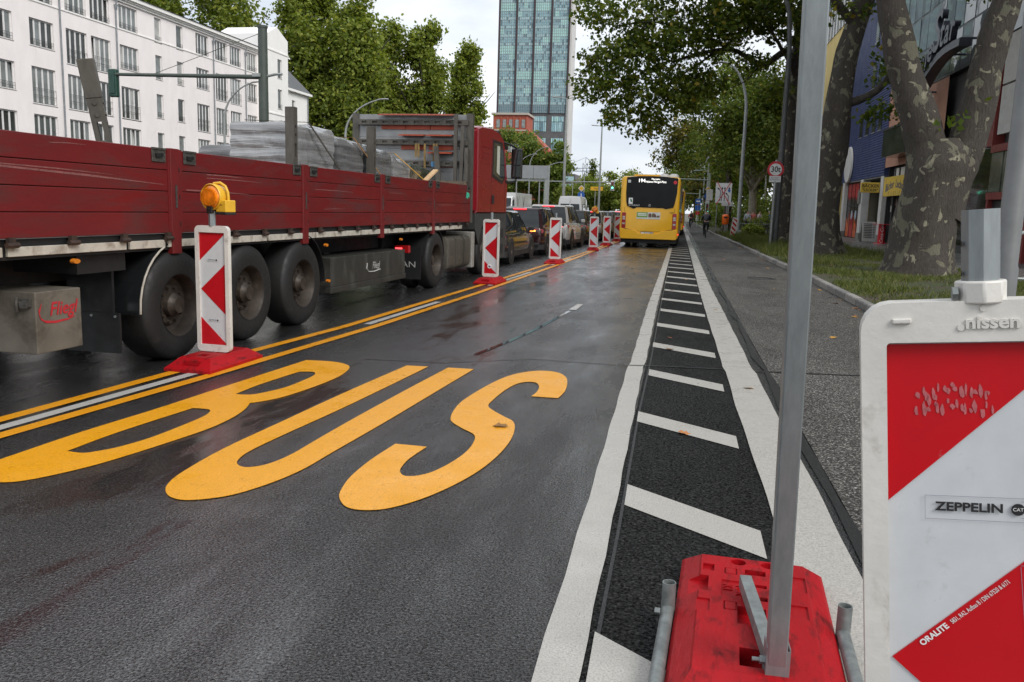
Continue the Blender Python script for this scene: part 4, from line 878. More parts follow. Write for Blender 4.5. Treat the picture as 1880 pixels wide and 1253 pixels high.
car('hatchback_car', 'warm white small car behind the lamp-carrying far delineator', -4.55, 45.6, R(-1), 4.1, 1.76, 1.50, BEI, 'hatch', True)
car('hatchback_car', 'silver car next in the queue beside the bus corner', -4.40, 51.0, R(-1), 4.2, 1.76, 1.50, SIL, 'hatch', True)
car('estate_car', 'far dark car seen just left of the bus', -4.3, 56.8, 0, 4.4, 1.78, 1.48, BLK, 'hatch', True)
car('hatchback_car', 'far white car at the head of the near queue', -4.25, 63, 0, 4.2, 1.78, 1.52, WHC, 'hatch', True)
car('estate_car', 'silver car one lane left, glimpsed beyond the lorry cab', -8.6, 31.5, 0, 4.5, 1.8, 1.62, SIL, 'suv', False, group='cars in the second lane')
car('hatchback_car', 'white car in the second lane with only its roof showing', -8.5, 52, 0, 4.2, 1.78, 1.60, WHC, 'suv', False, group='cars in the second lane')
car('estate_car', 'dark car in the second lane with only its roof showing', -8.6, 44.5, 0, 4.4, 1.78, 1.50, BLK, 'estate', False, group='cars in the second lane')

# ---- city bus
BUSY = M('bus_yellow_paint', (.80,.42,.006), .3, var=.05, sc=2, coat=.3, dirt=((.5,.27,.01), .12, 2)); BUSG = M('bus_rear_glass', (.008,.0085,.009), .12, var=.3, sc=2, spec=.18)
GREYL = M('lamp_clear_lens', (.45,.42,.40), .2); DISP = M('lit_sign_letters', (1,.98,.92), .4, emit=1.1)
bus = thing('city_bus', 'yellow city bus driving away in the bus lane, large black rear window', 'bus', (-1.27, 37.8, 0), R(-.6))
L_ = 12.0; prof_b = lambda y, d, zt, zb: [(px, y, pz) for px, pz in rrect(2.55-2*d, zt-zb, .16, 0, (zt+zb)/2, 4)]
MB().loft([prof_b(.0,.08,2.98,.40), prof_b(.05,.02,3.03,.35), prof_b(.25,0,3.06,.33), prof_b(11.6,0,3.06,.33), prof_b(11.9,.06,3.0,.35), prof_b(12.0,.2,2.85,.42)]).build('body', BUSY, bus, smooth=35)
def bz(x, y): return ((x-592)/351, .35+(1100-y)/351)
wp = [bz(*p) for p in ((232,168),(420,150),(592,146),(790,150),(1000,172),(992,400),(965,560),(948,612),(835,636),(795,622),(400,618),(352,642),(252,602),(236,540),(226,400))]
wn = MB().prism(wp, 'y', -.035, .05).build('rear_window', BUSG, bus, bevel=.02)
text('194', .21, DISP, wn, (bz(455,0)[0], -.040, bz(0,218)[1]), depth=.004, bold=.001)
text('Marzahn', .105, DISP, wn, (bz(665,192)[0], -.040, bz(0,192)[1]), depth=.004)
text('Helene-Weigel-Platz', .125, DISP, wn, (bz(668,230)[0], -.040, bz(0,232)[1]), depth=.004, xs=.86)
text('CITARO', .10, PLATE, wn, (bz(355,590)[0], -.040, bz(0,590)[1]), depth=.004, shear=.2, xs=1.3)
a, b_ = bz(955,255), bz(235,270)
MB().lathe([(-.041,0),(-.041,.075),(-.03,.08)], (bz(957,235)[0],0,bz(0,235)[1]), 'y', 8).build('red_sticker', M('red_sticker', (.65,.03,.05), .4), wn)
B(bz(250,0)[0],bz(292,0)[0],-.041,-.036,bz(0,250)[1],bz(0,210)[1]).build('white_sticker', PLATE, wn)
sk = B(bz(272,0)[0],bz(334,0)[0],-.041,-.036,bz(0,570)[1],bz(0,478)[1]).build('white_sticker', INKW, wn)
MB().add([(bz(p[0],0)[0],-.0425,bz(0,p[1])[1]) for p in ((290,490),(318,500),(328,545),(300,535))], [(0,1,2,3)]).build('sticker_print', M('green_print', (.03,.16,.06), .4), sk)
MB().lathe([(-.044,.040),(-.044,.05),(-.038,.05)], (0,0,bz(0,585)[1]), 'y', 20).build('star_badge', CHROME, wn)
for k in range(3):
    t_ = PI/2+k*2*PI/3; MB().obox((math.cos(t_)*.02,-.041,bz(0,585)[1]+math.sin(t_)*.02),(.045,.004,.006),(0,-t_,0)).build('badge_spoke', CHROME, wn)
for s in (-1,1):
    lp = B(s*1.09-.085,s*1.09+.085,-.03,.06,bz(0,935)[1],bz(0,700)[1]).build('tail_lamp', LENSR, bus, bevel=.02)
    for y_, m_ in ((765,GREYL),(795,GREYL),(865,GREYL)): B(s*1.09-.055,s*1.09+.055,-.036,-.029,bz(0,y_+14)[1],bz(0,y_-10)[1]).build('lamp_lens', m_, lp)
lit_ = B(1.275,1.29,.02,.07,bz(0,1025)[1],bz(0,1005)[1]).build('side_lamp', LITR, bus)
ad = B(bz(402,0)[0],bz(760,0)[0],-.012,-.002,bz(0,792)[1],bz(0,688)[1]).build('advert_panel', M('advert_white', (.6,.6,.58), .5), bus)
B(bz(404,0)[0],bz(568,0)[0],-.0145,-.0115,bz(0,768)[1],bz(0,690)[1]).build('advert_field', M('advert_green', (.16,.33,.05), .5, var=.2, sc=9), ad)
for i, y_ in enumerate((712,735)): B(bz(420,0)[0],bz(552,0)[0],-.016,-.0135,bz(0,y_+8)[1],bz(0,y_-6)[1]).build('advert_line', INKW, ad)
q = random.Random(4)
for i in range(9):
    x = bz(580+i*19,0)[0]; B(x,x+.055,-.0145,-.0115,bz(0,765)[1],bz(0,q.uniform(700,745))[1]).build('advert_picture', M('advert_tone_%d' % (i % 4), ((.20,.08,.05),(.05,.03,.03),(.35,.22,.16),(.06,.12,.05))[i % 4], .5), ad)
text('1389', .085, INK, bus, (bz(925,0)[0], -.004, bz(0,690)[1]), depth=.003, xs=1.1)
npb = B(bz(482,0)[0],bz(664,0)[0],-.03,-.012,bz(0,1030)[1],bz(0,992)[1]).build('number_plate', PLATE, bus); text('B-V 1389', .10, INK, npb, (0,-.0325,bz(0,1011)[1]), depth=.002, xs=1.0)
B(bz(478,0)[0],bz(668,0)[0],-.014,-.004,bz(0,1034)[1],bz(0,985)[1]).build('plate_recess', TRIM, bus)
MB().loft([[(s_*1.20,-.02-.04*k,z) for s_,z in ((-1,.36),(1,.36),(1.03,.80),(.45,.72),(.35,.60),(-.35,.60),(-.45,.72),(-1.03,.80))] for k in (1,-1)]).build('rear_bumper', BUSY, bus, bevel=.015)
for P in ([(-1.07,.80),(-.98,.80),(-.5,.705),(-.5,.695),(-1.07,.785)],[(1.07,.80),(.98,.80),(.5,.705),(.5,.695),(1.07,.785)],[(-.5,.705),(.5,.705),(.5,.697),(-.5,.697)],[(-1.085,.8),(-1.075,.8),(-1.07,1.69),(-1.08,1.72)],[(1.085,.8),(1.075,.8),(1.07,1.69),(1.08,1.72)]): MB().prism(P, 'y', -.004, .0).build('panel_gap', DARK, bus)
MB().box(-1.2,1.2,.15,11.8,.18,.40).build('underbody', CHAS, bus)
for s in (1,-1):
    for y_ in (3.3, 9.2): W_ = inst('wheel', wheel_meshes(.48,.30,.10,.08)[0], bus, (s*1.24,y_,.48), (0,0,0 if s > 0 else PI))
    for i in range(7): B(s*1.272-.006,s*1.272+.006,.5+i*1.6,1.95+i*1.6,1.35 if i > 2 else 1.6,2.75).build('side_window', BUSG, bus)
for x in (.55,.95): MB().lathe([(3.05,.23),(3.16,.21),(3.22,.13),(3.235,0)], (x,1.1,0), 'z', 18).build('roof_pod', M('white_roof_pod', (.6,.6,.59), .4), bus, smooth=50)
MB().box(-.9,.9,2.5,5.5,3.05,3.24).build('roof_unit', BUSY, bus, bevel=.06)
b2 = copy_tree(bus); tag(b2, 'second yellow bus farther ahead, only its right edge showing', 'bus'); b2.location = (-.92, 60.5, 0)

# ---- white van and white box lorry
VANW = carpaint('white_van_paint', (.60,.60,.59), .35)
van = thing('panel_van', 'white high-roof van with dark rear windows in the far traffic', 'van', (-8.55, 68, 0))
def vsec(y, w, z0, z1): return [(w*.98,y,z0),(w,y,z0+.3),(w*.99,y,1.3),(w*.90,y,z1-.25),(w*.78,y,z1-.03),(0,y,z1),(-w*.78,y,z1-.03),(-w*.90,y,z1-.25),(-w*.99,y,1.3),(-w,y,z0+.3),(-w*.98,y,z0)]
MB().loft([vsec(0,.98,.4,2.5), vsec(.06,1.0,.38,2.6), vsec(3.9,1.0,.38,2.62), vsec(4.6,.98,.38,2.3), vsec(5.1,.96,.38,1.55), vsec(5.7,.88,.42,1.1)]).build('body', VANW, van, smooth=35)
for s in (-1,1):
    MB().prism([(s*.05,1.32),(s*.80,1.32),(s*.74,1.98),(s*.05,1.98)], 'y', -.015, .03).build('rear_window', CARGL, van)
    B(s*.93-.06,s*.93+.06,-.02,.05,.75,1.25).build('tail_lamp', LENSR, van)
    MB().prism([(.5,1.35),(1.9,1.35),(1.9,2.0),(.5,2.0)], 'x', s*.985-.015, s*.985+.015).build('side_window', CARGL, van); MB().prism([(4.0,1.35),(5.0,1.35),(4.7,1.95),(4.0,2.0)], 'x', s*.985-.015, s*.985+.015).build('side_window', CARGL, van)
    for y_ in (1.1,4.8): car_wheel(van, s*1.0, y_, .355, s)
B(-.008,.008,-.006,.02,.45,2.4).build('door_gap', DARK, van); MB().cyl((-.2,.4,2.6),(-.2,.4,2.75),.05,n=8).build('roof_vent', TRIM, van); B(-.26,.26,-.02,.0,.6,.71).build('number_plate', PLATE, van)
bl = thing('box_lorry', 'white box lorry with black line print coming the other way', 'lorry', (-20.2, 98, 0))
B(-1.2,1.2,1.7,13,.85,3.3).build('cargo_box', VANW, bl, bevel=.03)
MB().prism([(-.5,.5),(1.6,.5),(1.6,2.7),(.4,2.85),(-.1,2.7),(-.5,1.6)], 'x', -1.15, 1.15).build('cab', VANW, bl, bevel=.05)
MB().prism([(-.47,1.65),(-.13,2.62),(-.16,2.64),(-.5,1.66)], 'x', -1.05, 1.05).build('windscreen', CARGL, bl); B(1.148,1.16,.1,1.1,1.7,2.5).build('door_window', CARGL, bl)
B(1.3,1.45,-.45,-.3,1.7,2.4).build('mirror', BLACKP, bl)
for y_, z_ in ((2.6,2.4),(6.4,2.4)):
    MB().tube([(1.203,y_,z_+.5),(1.203,y_+.5,z_-.6),(1.203,y_+1.4,z_+.55)], .03, 4).build('line_print', INK, bl)
    text('ZUZA', .35, INK, bl, (1.204,y_+1.6,z_-.95), FACE_RIGHT, depth=.004) if False else None
for s in (1,-1):
    for y_ in (.6,9.8): car_wheel(bl, s*1.1, y_, .45, s)
B(-1.1,1.1,1.8,12.8,.55,.84).build('chassis', CHAS, bl)
# ------------------------------------------------------------------ buildings
def wall_x(x, thick, y0, y1, z0, z1, holes):
    """wall in a plane x = const with real openings; thick is signed towards the inside; holes (ya, yb, za, zb)"""
    ys_ = sorted({y0, y1} | {v for h in holes for v in h[:2] if y0 < v < y1}); zs_ = sorted({z0, z1} | {v for h in holes for v in h[2:] if z0 < v < z1})
    b = MB()
    for ya, yb in zip(ys_, ys_[1:]):
        for za, zb in zip(zs_, zs_[1:]):
            cy, cz = (ya+yb)/2, (za+zb)/2
            if any(h[0] < cy < h[1] and h[2] < cz < h[3] for h in holes): continue
            b.quad((x, ya, za), (x, yb, za), (x, yb, zb), (x, ya, zb))
    for ya, yb, za, zb in holes:
        p = [(ya, za), (yb, za), (yb, zb), (ya, zb)]
        for (a, c), (d, e) in zip(p, p[1:]+p[:1]): b.quad((x, a, c), (x, d, e), (x+thick, d, e), (x+thick, a, c))
    return b
RENDER = M('pale_pinkish_render', (.86,.815,.80), .85, var=.05, sc=1.2, bmp=.12, bsc=18, dirt=((.50,.46,.44), .18, .8), stretch=(1,1,.5)); RENDW = M('white_render', (.87,.86,.83), .85, var=.04, sc=1)
WINF = M('white_window_frame', (.72,.72,.71), .4, var=.05); SILL = M('grey_sill', (.40,.38,.36), .6); IRON = M('dark_railing', (.05,.05,.05), .5); ZINC = M('zinc_grey', (.27,.29,.31), .5, .3, .2, 3)
PANES = [glass_mat('flat_window_%d' % i, c, .06) for i, c in enumerate([(.12,.135,.13), (.22,.24,.235), (.42,.42,.40), (.05,.055,.05)])]
XF = -39.0
apt = thing('apartment_building', 'long white apartment house with rows of small railed windows on the left', 'building', (0,0,0))
cols = [(38.6,40.6,4),(43.4,45.45,4),(46.8,48.85,4),(49.96,51.95,4),(52.35,54.35,4),(55.35,57.45,4),(59.5,60.35,1),(62.3,63.2,1),(65.05,66.95,4),(68.0,69.95,4),(70.4,72.3,4),(73.4,75.2,4)]
tall = {1: {3,4,9,10}, 2: {2,3,4,5,8,9}, 3: {2,4,9,10}}
rows = [14.72, 12.03, 9.20, 6.37, 3.54]
wins = []
for r_, zt in enumerate(rows):
    for c_, (a, b_, n) in enumerate(cols):
        h_ = 2.2 if c_ in tall.get(r_, ()) else 1.62
        if n == 1: h_ = 1.75
        wins.append((a, b_, zt-h_, zt, n))
holes = [w[:4] for w in wins]
wall_x(XF, -.22, 34, 75.4, 0, 15.0, holes).build('wall', RENDER, apt, recalc=False)
B(-52, XF-.5, 34, 75.4, 0, 15.0).build('inner_core', M('dim_interior', (.10,.095,.09), .9), apt)
B(-52, XF-.001, 33.9, 34.0, 0, 15.4).build('end_wall', RENDER, apt)
for z0, z1, d in ((13.02,13.10,.05),(14.88,15.02,.12),(15.02,15.14,.22),(15.14,15.40,.36)): B(XF, XF+d, 34, 75.38, z0, z1).build('cornice', RENDW, apt)
B(XF+.002, XF+.012, 57.6, 64.9, 13.12, 14.86).build('white_field', RENDW, apt) if False else None
MB().add([(XF+.45,34,15.41),(XF+.45,75.4,15.41),(-46,75.4,17.2),(-46,34,17.2),(-52,34,15.4),(-52,75.4,15.4)], [(0,1,2,3),(3,2,5,4),(0,3,4),(1,5,2)]).build('roof', ZINC, apt)
_wk = {}
def window_kit(w, h_, n):
    k = (round(w,2), round(h_,2), n)
    if k not in _wk:
        f = .075; mb = MB(); post = .13
        mb.box(-.05,.0,0,f,0,h_); mb.box(-.05,0,w-f,w,0,h_); mb.box(-.05,0,f,w-f,0,f); mb.box(-.05,0,f,w-f,h_-f,h_)
        pw = (w-2*f-post*(n-1))/n; xs_ = [f+i*(pw+post) for i in range(n)]
        for i in range(n-1): mb.box(-.05,0,xs_[i]+pw,xs_[i]+pw+post,f,h_-f)
        rl = MB(); rh = .95 if h_ > 2 else .42
        for z in (.06, rh*.55, rh): rl.box(.062,.08,-.02,w+.02,z-.009,z+.009)
        m_ = max(4, int(w/.2))
        for i in range(m_+1): rl.box(.067,.078,-.006+w*i/m_,.004+w*i/m_,.06,rh)
        _wk[k] = (mb.mesh('window', WINF), [(x, MB().box(-.034,-.026,0,pw,0,h_-2*f).mesh('pane', PANES[0])) for x in xs_], rl.mesh('railing', IRON), MB().box(-.04,.12,-.06,w+.06,-.07,-.005).mesh('sill', SILL), f)
        _wk[k] += ([[MB().box(-.034,-.026,0,pw,0,h_-2*f).mesh('pane', p) for p in PANES]],)
    return _wk[k]
q = random.Random(5)
def place_window(parent, x, a, b_, z0, z1, n, flip=False):
    me, pn_, rl, sl_, f, alts = window_kit(b_-a, z1-z0, n)
    o = inst('window', me, parent, (x, a, z0))
    base = q.choice((0,0,1,3,1))
    for xx, _ in pn_:
        i = base if q.random() < .7 else q.randrange(4)
        p = inst('pane', alts[0][i], o, (0, xx, f))
        if q.random() < .10: p.rotation_euler = (0, R(-4), 0); 
    inst('railing', rl, o, (.02,0,0)); inst('sill', sl_, o); return o
for a, b_, z0, z1, n in wins: place_window(apt, XF-.12, a, b_, z0, z1, n)
for y in (49.4,54.95,67.6,73.0):
    MB().tube([(XF+.08,y,0),(XF+.08,y,14.4),(XF+.2,y,14.9)], .055, 8).build('drain_pipe', ZINC, apt, smooth=60); MB().tube([(XF+.1,y,14.2),(XF+.1,y,14.55)], [.07,.15], 8).build('rain_head', ZINC, apt)
# gabled bay
gb = wall_x(XF+1.0, -.2, 75.4, 79.6, 0, 16.7, [(77.4,78.3,h0,h1) for h0, h1 in ((13.0,14.75),(10.2,12.0),(7.4,9.1),(4.6,6.3))])
gb.add([(XF+1,75.4,16.7),(XF+1,79.6,16.7),(XF+1,77.3,17.6)], [(0,1,2)]); gb.quad((XF+1,75.4,0),(XF-4,75.4,0),(XF-4,75.4,16.7),(XF+1,75.4,16.7)); gb.quad((XF+1,79.6,0),(XF-4,79.6,0),(XF-4,79.6,16.7),(XF+1,79.6,16.7)); gb.quad((XF+1,75.4,16.7),(XF-4,75.4,16.7),(XF-4,77.3,17.6),(XF+1,77.3,17.6)); gb.quad((XF+1,79.6,16.7),(XF-4,79.6,16.7),(XF-4,77.3,17.6),(XF+1,77.3,17.6))
gb.build('gabled_bay', RENDW, apt, recalc=False)
B(XF-3.5,XF+.78,75.6,79.4,.1,16.6).build('bay_core', M('dim_interior', (.1,.095,.09)), apt)
for h0, h1 in ((13.0,14.75),(10.2,12.0),(7.4,9.1),(4.6,6.3)): place_window(apt, XF+.88, 77.4, 78.3, h0, h1, 1)
for z in (15.3, 9.6): B(XF+1.0,XF+1.06,75.35,79.65,z,z+.12).build('string_course', RENDW, apt)
# mansard wing
wall_x(XF+.1, -.2, 79.6, 86.1, 0, 12.4, [(79.75,81.2,9.5,11.55),(82.3,83.05,9.5,11.6),(79.75,81.2,6.6,8.7),(82.3,83.05,6.6,8.7)]).quad((XF+.1,86.1,0),(-50,86.1,0),(-50,86.1,12.4),(XF+.1,86.1,12.4)).build('wing_wall', RENDW, apt, recalc=False)
B(-49.5,XF-.15,79.6,85.9,0,12.35).build('wing_core', M('dim_interior', (.1,.095,.09)), apt)
B(-50,XF+.45,79.62,86.45,12.4,12.62).build('wing_cornice', RENDW, apt)
for a, b_, z0, z1, n in ((79.75,81.2,9.5,11.55,3),(82.3,83.05,9.5,11.6,1),(79.75,81.2,6.6,8.7,3),(82.3,83.05,6.6,8.7,1)): place_window(apt, XF-.02, a, b_, z0, z1, n)
SLATE = M('grey_slate_roof', (.12,.125,.13), .55, var=.3, sc=9, bmp=.4, bsc=14, stretch=(1,1,3))
MB().add([(XF+.4,79.6,12.63),(XF+.4,86.4,12.63),(-50,86.4,12.63),(-50,79.6,12.63),(XF-1.8,79.6,16.4),(XF-1.8,80.6,16.4),(-47,80.6,16.4),(-47,79.6,16.4)], [(0,1,5,4),(1,2,6,5),(2,3,7,6),(3,0,4,7),(4,5,6,7)]).build('mansard_roof', SLATE, apt)
dm = B(XF-2,XF+.2,79.65,81.2,12.63,15.35).build('dormer', RENDW, apt); B(XF-2,XF+.4,79.62,81.35,15.35,15.5).build('dormer_cap', RENDW, dm); 
w_ = place_window(apt, XF+.26, 79.85, 81.0, 12.95, 14.85, 3)
MB().tube([(XF+.2,85.9,0),(XF+.2,85.9,12.3)], .055, 8).build('drain_pipe', ZINC, apt)

# ---- glass tower
tw = thing('office_tower', 'tall teal glass office tower with dark corner fins', 'building', (0,0,0))
TX0, TX1, TYF = -85.0, -52.9, 395
STONE = M('dark_grey_stone', (.10,.097,.10), .6, var=.2, sc=.5); FIN = M('dark_maroon_fin', (.045,.03,.035), .5); PALEF = M('pale_side_slab', (.55,.54,.52), .6, var=.08, sc=.3)
TG = [glass_mat('tower_glass_%d' % i, c, .3, .2) for i, c in enumerate([(.26,.44,.49), (.37,.56,.59), (.14,.24,.28)])]; TGL = M('tower_blind_teal', (.40,.66,.63), .5, var=.12, sc=.4); TGM = M('tower_mullion', (.34,.37,.37), .5)
B(TX0,TX1,TYF,TYF+13,0,126).build('core', STONE, tw); B(TX1+.36,TX1+1.3,TYF-.6,TYF+13,0,127).build('side_slab', PALEF, tw)
bayx = [TX0+(TX1-TX0)*i/4 for i in range(5)]
for i, x in enumerate(bayx): B(x-.35,x+.35,TYF-1.0,TYF,44.5,126.5).build('fin', FIN, tw)
q = random.Random(12); FHt = 3.72
lightrun = {}
for f in range(22):
    z = 44.6+f*FHt
    for i in range(4):
        a, b_ = bayx[i]+.5, bayx[i+1]-.5; mb = MB(); n = 8; w_ = (b_-a)/n
        r_ = q.random(); full = r_ < .13; part = (q.randrange(0,6), q.randrange(2,5)) if r_ < .42 else None
        mech = f in (0, 14)
        for k in range(n):
            x0, x1 = a+k*w_+.09, a+(k+1)*w_-.09
            lightc = full or (part and part[0] <= k < part[0]+part[1])
            for z0, z1, m_ in ((z+.12, z+1.22, 1), (z+1.32, z+2.45, 0), (z+2.53, z+3.62, 0)):
                mb.mi = 2 if mech else (3 if (lightc and (full or z0 > z+.5)) else (m_ if q.random() < .8 else 2))
                mb.quad((x0,TYF-.32,z0),(x1,TYF-.32,z0),(x1,TYF-.32,z1),(x0,TYF-.32,z1))
            mb.mi = 4; mb.box(a+k*w_-.07,a+k*w_+.07,TYF-.52,TYF-.33,z,z+FHt)
        mb.mi = 4 if not mech else 5; mb.box(a,b_,TYF-.40,TYF-.34,z-.02,z+.06)
        mb.build('window_band', TG+[TGL, TGM, FIN], tw, recalc=False, kind='stuff')
for lv, (z0, z1) in enumerate(((36.5,43.2),(26.5,33.5),(17,24.5),(8,15))):
    for i in range(4):
        a, b_ = bayx[i]+1.3, bayx[i+1]-1.1; mb = MB(); n = 7; w_ = (b_-a)/n
        for k in range(n):
            mb.mi = q.choice((0,1,0,2)); mb.quad((a+k*w_+.1,TYF-.2,z0),(a+(k+1)*w_-.1,TYF-.2,z0),(a+(k+1)*w_-.1,TYF-.2,z0+(z1-z0)*.62),(a+k*w_+.1,TYF-.2,z0+(z1-z0)*.62))
            mb.mi = q.choice((3,1,0)); mb.quad((a+k*w_+.1,TYF-.2,z0+(z1-z0)*.66),(a+(k+1)*w_-.1,TYF-.2,z0+(z1-z0)*.66),(a+(k+1)*w_-.1,TYF-.2,z1),(a+k*w_+.1,TYF-.2,z1))
        mb.build('large_window', TG+[TGL, TGM], tw, recalc=False, kind='stuff')
# ---- red brick house in front of the tower
BRICK = M('red_brick', (.34,.085,.05), .8, var=.22, sc=2.5, dirt=((.20,.06,.04), .25, .6)); STRIPE = M('pale_stone_band', (.42,.38,.33), .7)
bk = thing('brick_building', 'red brick building with a flat-topped tower in front of the glass tower', 'building', (0,0,0))
B(-66,-54,300,312,0,33.6).build('tower_block', BRICK, bk); B(-66.6,-53.4,299.4,312.6,33.6,34.3).build('cap_slab', STRIPE, bk); B(-66.15,-53.85,299.8,312.2,28.2,28.6).build('stone_band', STRIPE, bk)
for k in range(5): B(-64.8+k*2.25,-63.6+k*2.25,299.85,300.1,29.3,32.0).build('window', PANES[1], bk); B(-63.4+k*2.25,-62.9+k*2.25,299.75,299.99,28.7,33.0).build('pilaster', BRICK, bk)
wf_ = B(-60.5,-55.2,299.8,300.05,20.8,24.4).build('wide_window', WINF, bk)
for k in range(4): B(-60.3+k*1.27,-59.3+k*1.27,299.7,299.85,21.0,24.2).build('pane', PANES[1], wf_)
MB().prism([(-53.9,0),(-44,0),(-44,20),(-49,24.5),(-53.9,29)], 'y', 301, 316).build('gable_wing', BRICK, bk); B(-78,-66.1,302,314,0,27.5).build('side_wing', BRICK, bk); B(-78.4,-66.1,301.5,314.5,27.5,28.2).build('wing_roof', STRIPE, bk)
for k in range(3): B(-76+k*3.2,-74.4+k*3.2,301.8,302.1,22,25).build('window', PANES[1], bk)
B(-53,-51.8,300.8,301.1,20,23).build('window', PANES[1], bk)
# dim office block by the crane
ob = thing('office_block', 'small grey office block far down the road under the crane', 'building', (0,0,0)); B(-52,-40,330,350,0,15).build('walls', STONE, ob)
for f in range(5): B(-51.6,-40.4,329.8,330.0,1.2+f*2.8,2.8+f*2.8).build('window_band', TG[1], ob)

# ---- buildings on the right
XR = 12.0
YELW = M('soft_yellow_render', (.66,.50,.19), .8, var=.05, sc=.8, bmp=.1, bsc=20); SALM = M('salmon_render', (.44,.23,.155), .85, var=.08, sc=2, bmp=.2, bsc=30, dirt=((.33,.17,.12), .2, 1.5)); BLUE = M('blue_corrugated_metal', (.060,.080,.205), .45, .15, .1, 1.5); CONC = M('white_pillar_render', (.60,.59,.56), .8, var=.08, sc=3, dirt=((.36,.34,.31), .18, 2)); GREYW = M('grey_recess_wall', (.20,.20,.18), .8, var=.1); FRAMED = M('dark_steel_frame', (.03,.03,.032), .45); REDF = M('dark_red_frame', (.22,.035,.03), .5)
yb = thing('yellow_building', 'pale yellow building with a blue upper storey behind the plane trees', 'building', (0,0,0))
B(XR,XR+18,71,104,.1,16.6).build('wall', YELW, yb)
for z in (8.6,): B(XR-.006,XR,71,104,z,z+.04).build('joint', M('yellow_shadow_joint', (.45,.34,.13)), yb)  # joint line drawn in a darker yellow
B(XR-.05,XR+18,71,104,16.6,19.3).build('ribbon_window', glass_mat('ribbon_glass', (.10,.11,.12), .05), yb)
for k in range(24): B(XR-.12,XR-.04,71.2+k*1.4,71.2+k*1.4+(.55 if k % 3 == 0 else .2),16.6,19.3).build('window_panel', CONC, yb)
def corrugated(name, parent, x, y0, y1, z0, z1, pitch, mat):
    n = int((z1-z0)/pitch); mb = MB()
    for i in range(n):
        z = z0+i*pitch
        mb.quad((x,y0,z),(x,y1,z),(x-.05,y1,z+pitch*.3),(x-.05,y0,z+pitch*.3)); mb.quad((x-.05,y0,z+pitch*.3),(x-.05,y1,z+pitch*.3),(x-.05,y1,z+pitch*.7),(x-.05,y0,z+pitch*.7)); mb.quad((x-.05,y0,z+pitch*.7),(x-.05,y1,z+pitch*.7),(x,y1,z+pitch),(x,y0,z+pitch))
    return mb.build(name, mat, parent, recalc=False)
corrugated('upper_cladding', yb, XR-.05, 71, 104, 19.3, 25, .16, BLUE); B(XR,XR+18,71,104,19.3,25).build('upper_block', STONE, yb)
bb = thing('blue_building', 'blue corrugated building raised on white pillars above shop fronts', 'building', (0,0,0))
B(XR+.01,XR+18,55.35,70.98,4.1,19).build('block', BLUE, bb)
for a, b_ in ((55.35,60.5),(60.53,65.7),(65.73,70.95)): corrugated('cladding', bb, XR, a, b_, 4.1, 19, .155, BLUE)
for z0, L0 in ((7.0,(57.2,59.0,60.9,62.9)),(9.9,(56.6,58.4,60.2)),(12.8,(56.6,58.4,60.2))):
    for y in L0: w_ = B(XR-.075,XR+.0,y,y+.85,z0,z0+1.55).build('window', PANES[3], bb); B(XR-.10,XR-.06,y-.05,y+.9,z0-.08,z0).build('sill', ZINC, w_)
disc = MB().lathe([(-.12,0),(-.12,1.25),(.0,1.3)], (XR-.1,66.2,5.3), 'x', 32).build('round_emblem', CONC, bb, smooth=30)
for y, w_ in ((67.7,.75),(61.2,.85),(55.36,.75)):
    p_ = B(XR-.02,XR+.45,y,y+w_,.1,4.1).build('pillar', CONC, bb, bevel=.01); B(XR-.05,XR+.48,y-.03,y+w_+.03,.1,.55).build('pillar_foot', GREYW, p_)
B(XR+2.5,XR+2.7,55.4,71,.1,4.1).build('recess_wall', GREYW, bb); B(XR+2.4,XR+2.5,57.5,59.6,.1,1.9).build('recess_door', FRAMED, bb); B(XR,XR+2.6,55.3,71,4.02,4.1).build('soffit', GREYW, bb)
pd = B(XR+.25,XR+.33,62.2,67.6,.1,4.0).build('poster_front', M('dark_brown_film', (.045,.032,.032), .25, var=.15), bb)
q = random.Random(21); fl_ = M('flame_orange_print', (.62,.12,.03), .4, var=.4, sc=3); fr_ = M('flame_red_print', (.48,.03,.035), .4, var=.3, sc=3)
for k in range(4):
    y0 = 62.35+k*1.32; w_ = 1.15
    top = [(y0,3.95),(y0,3.1-q.random()*.3)] + [(y0+w_*i/7, 3.3-q.random()*.35 if i % 2 else 2.95-q.random()*.3) for i in range(1,7)] + [(y0+w_,3.2),(y0+w_,3.95)]
    MB().prism(top, 'x', XR+.238, XR+.248).build('flame_print', fr_, pd)
    bot = [(y0,.2)] + [(y0+w_*i/7, (1.0 if i % 2 else .45)+q.random()*1.1) for i in range(8)] + [(y0+w_,.2)]
    MB().prism(bot, 'x', XR+.238, XR+.248).build('flame_print', fl_ if k % 2 else fr_, pd); B(XR+.22,XR+.25,y0+w_+.05,y0+w_+.12,.1,4.0).build('door_mullion', FRAMED, pd)
for k in (1,2): MB().lathe([(XR+.232,0),(XR+.232,.32)], (0,63.2+k*1.32-.3,1.75), 'x', 14).build('pale_print', M('pale_blue_print', (.42,.52,.58), .4, var=.3, sc=5), pd)
B(XR+.22,XR+.245,62.2,67.6,2.35,2.43).build('door_transom', FRAMED, pd)
wl_ = MB().box(XR-.15,XR-.02,61.5,62.0,2.5,3.4).build('wall_box', GREYW, bb)
sm = thing('salmon_building', 'salmon rendered building with a glass curtain wall and a bakery front', 'building', (0,0,0))
wall_x(XR-.02, .4, 44, 55.3, 4.55, 8.2, [(47.3,52.5,5.0,7.9)]).build('wall', SALM, sm, recalc=False)
B(XR+.4,XR+18,30,55.3,.1,24).build('core', STONE, sm)
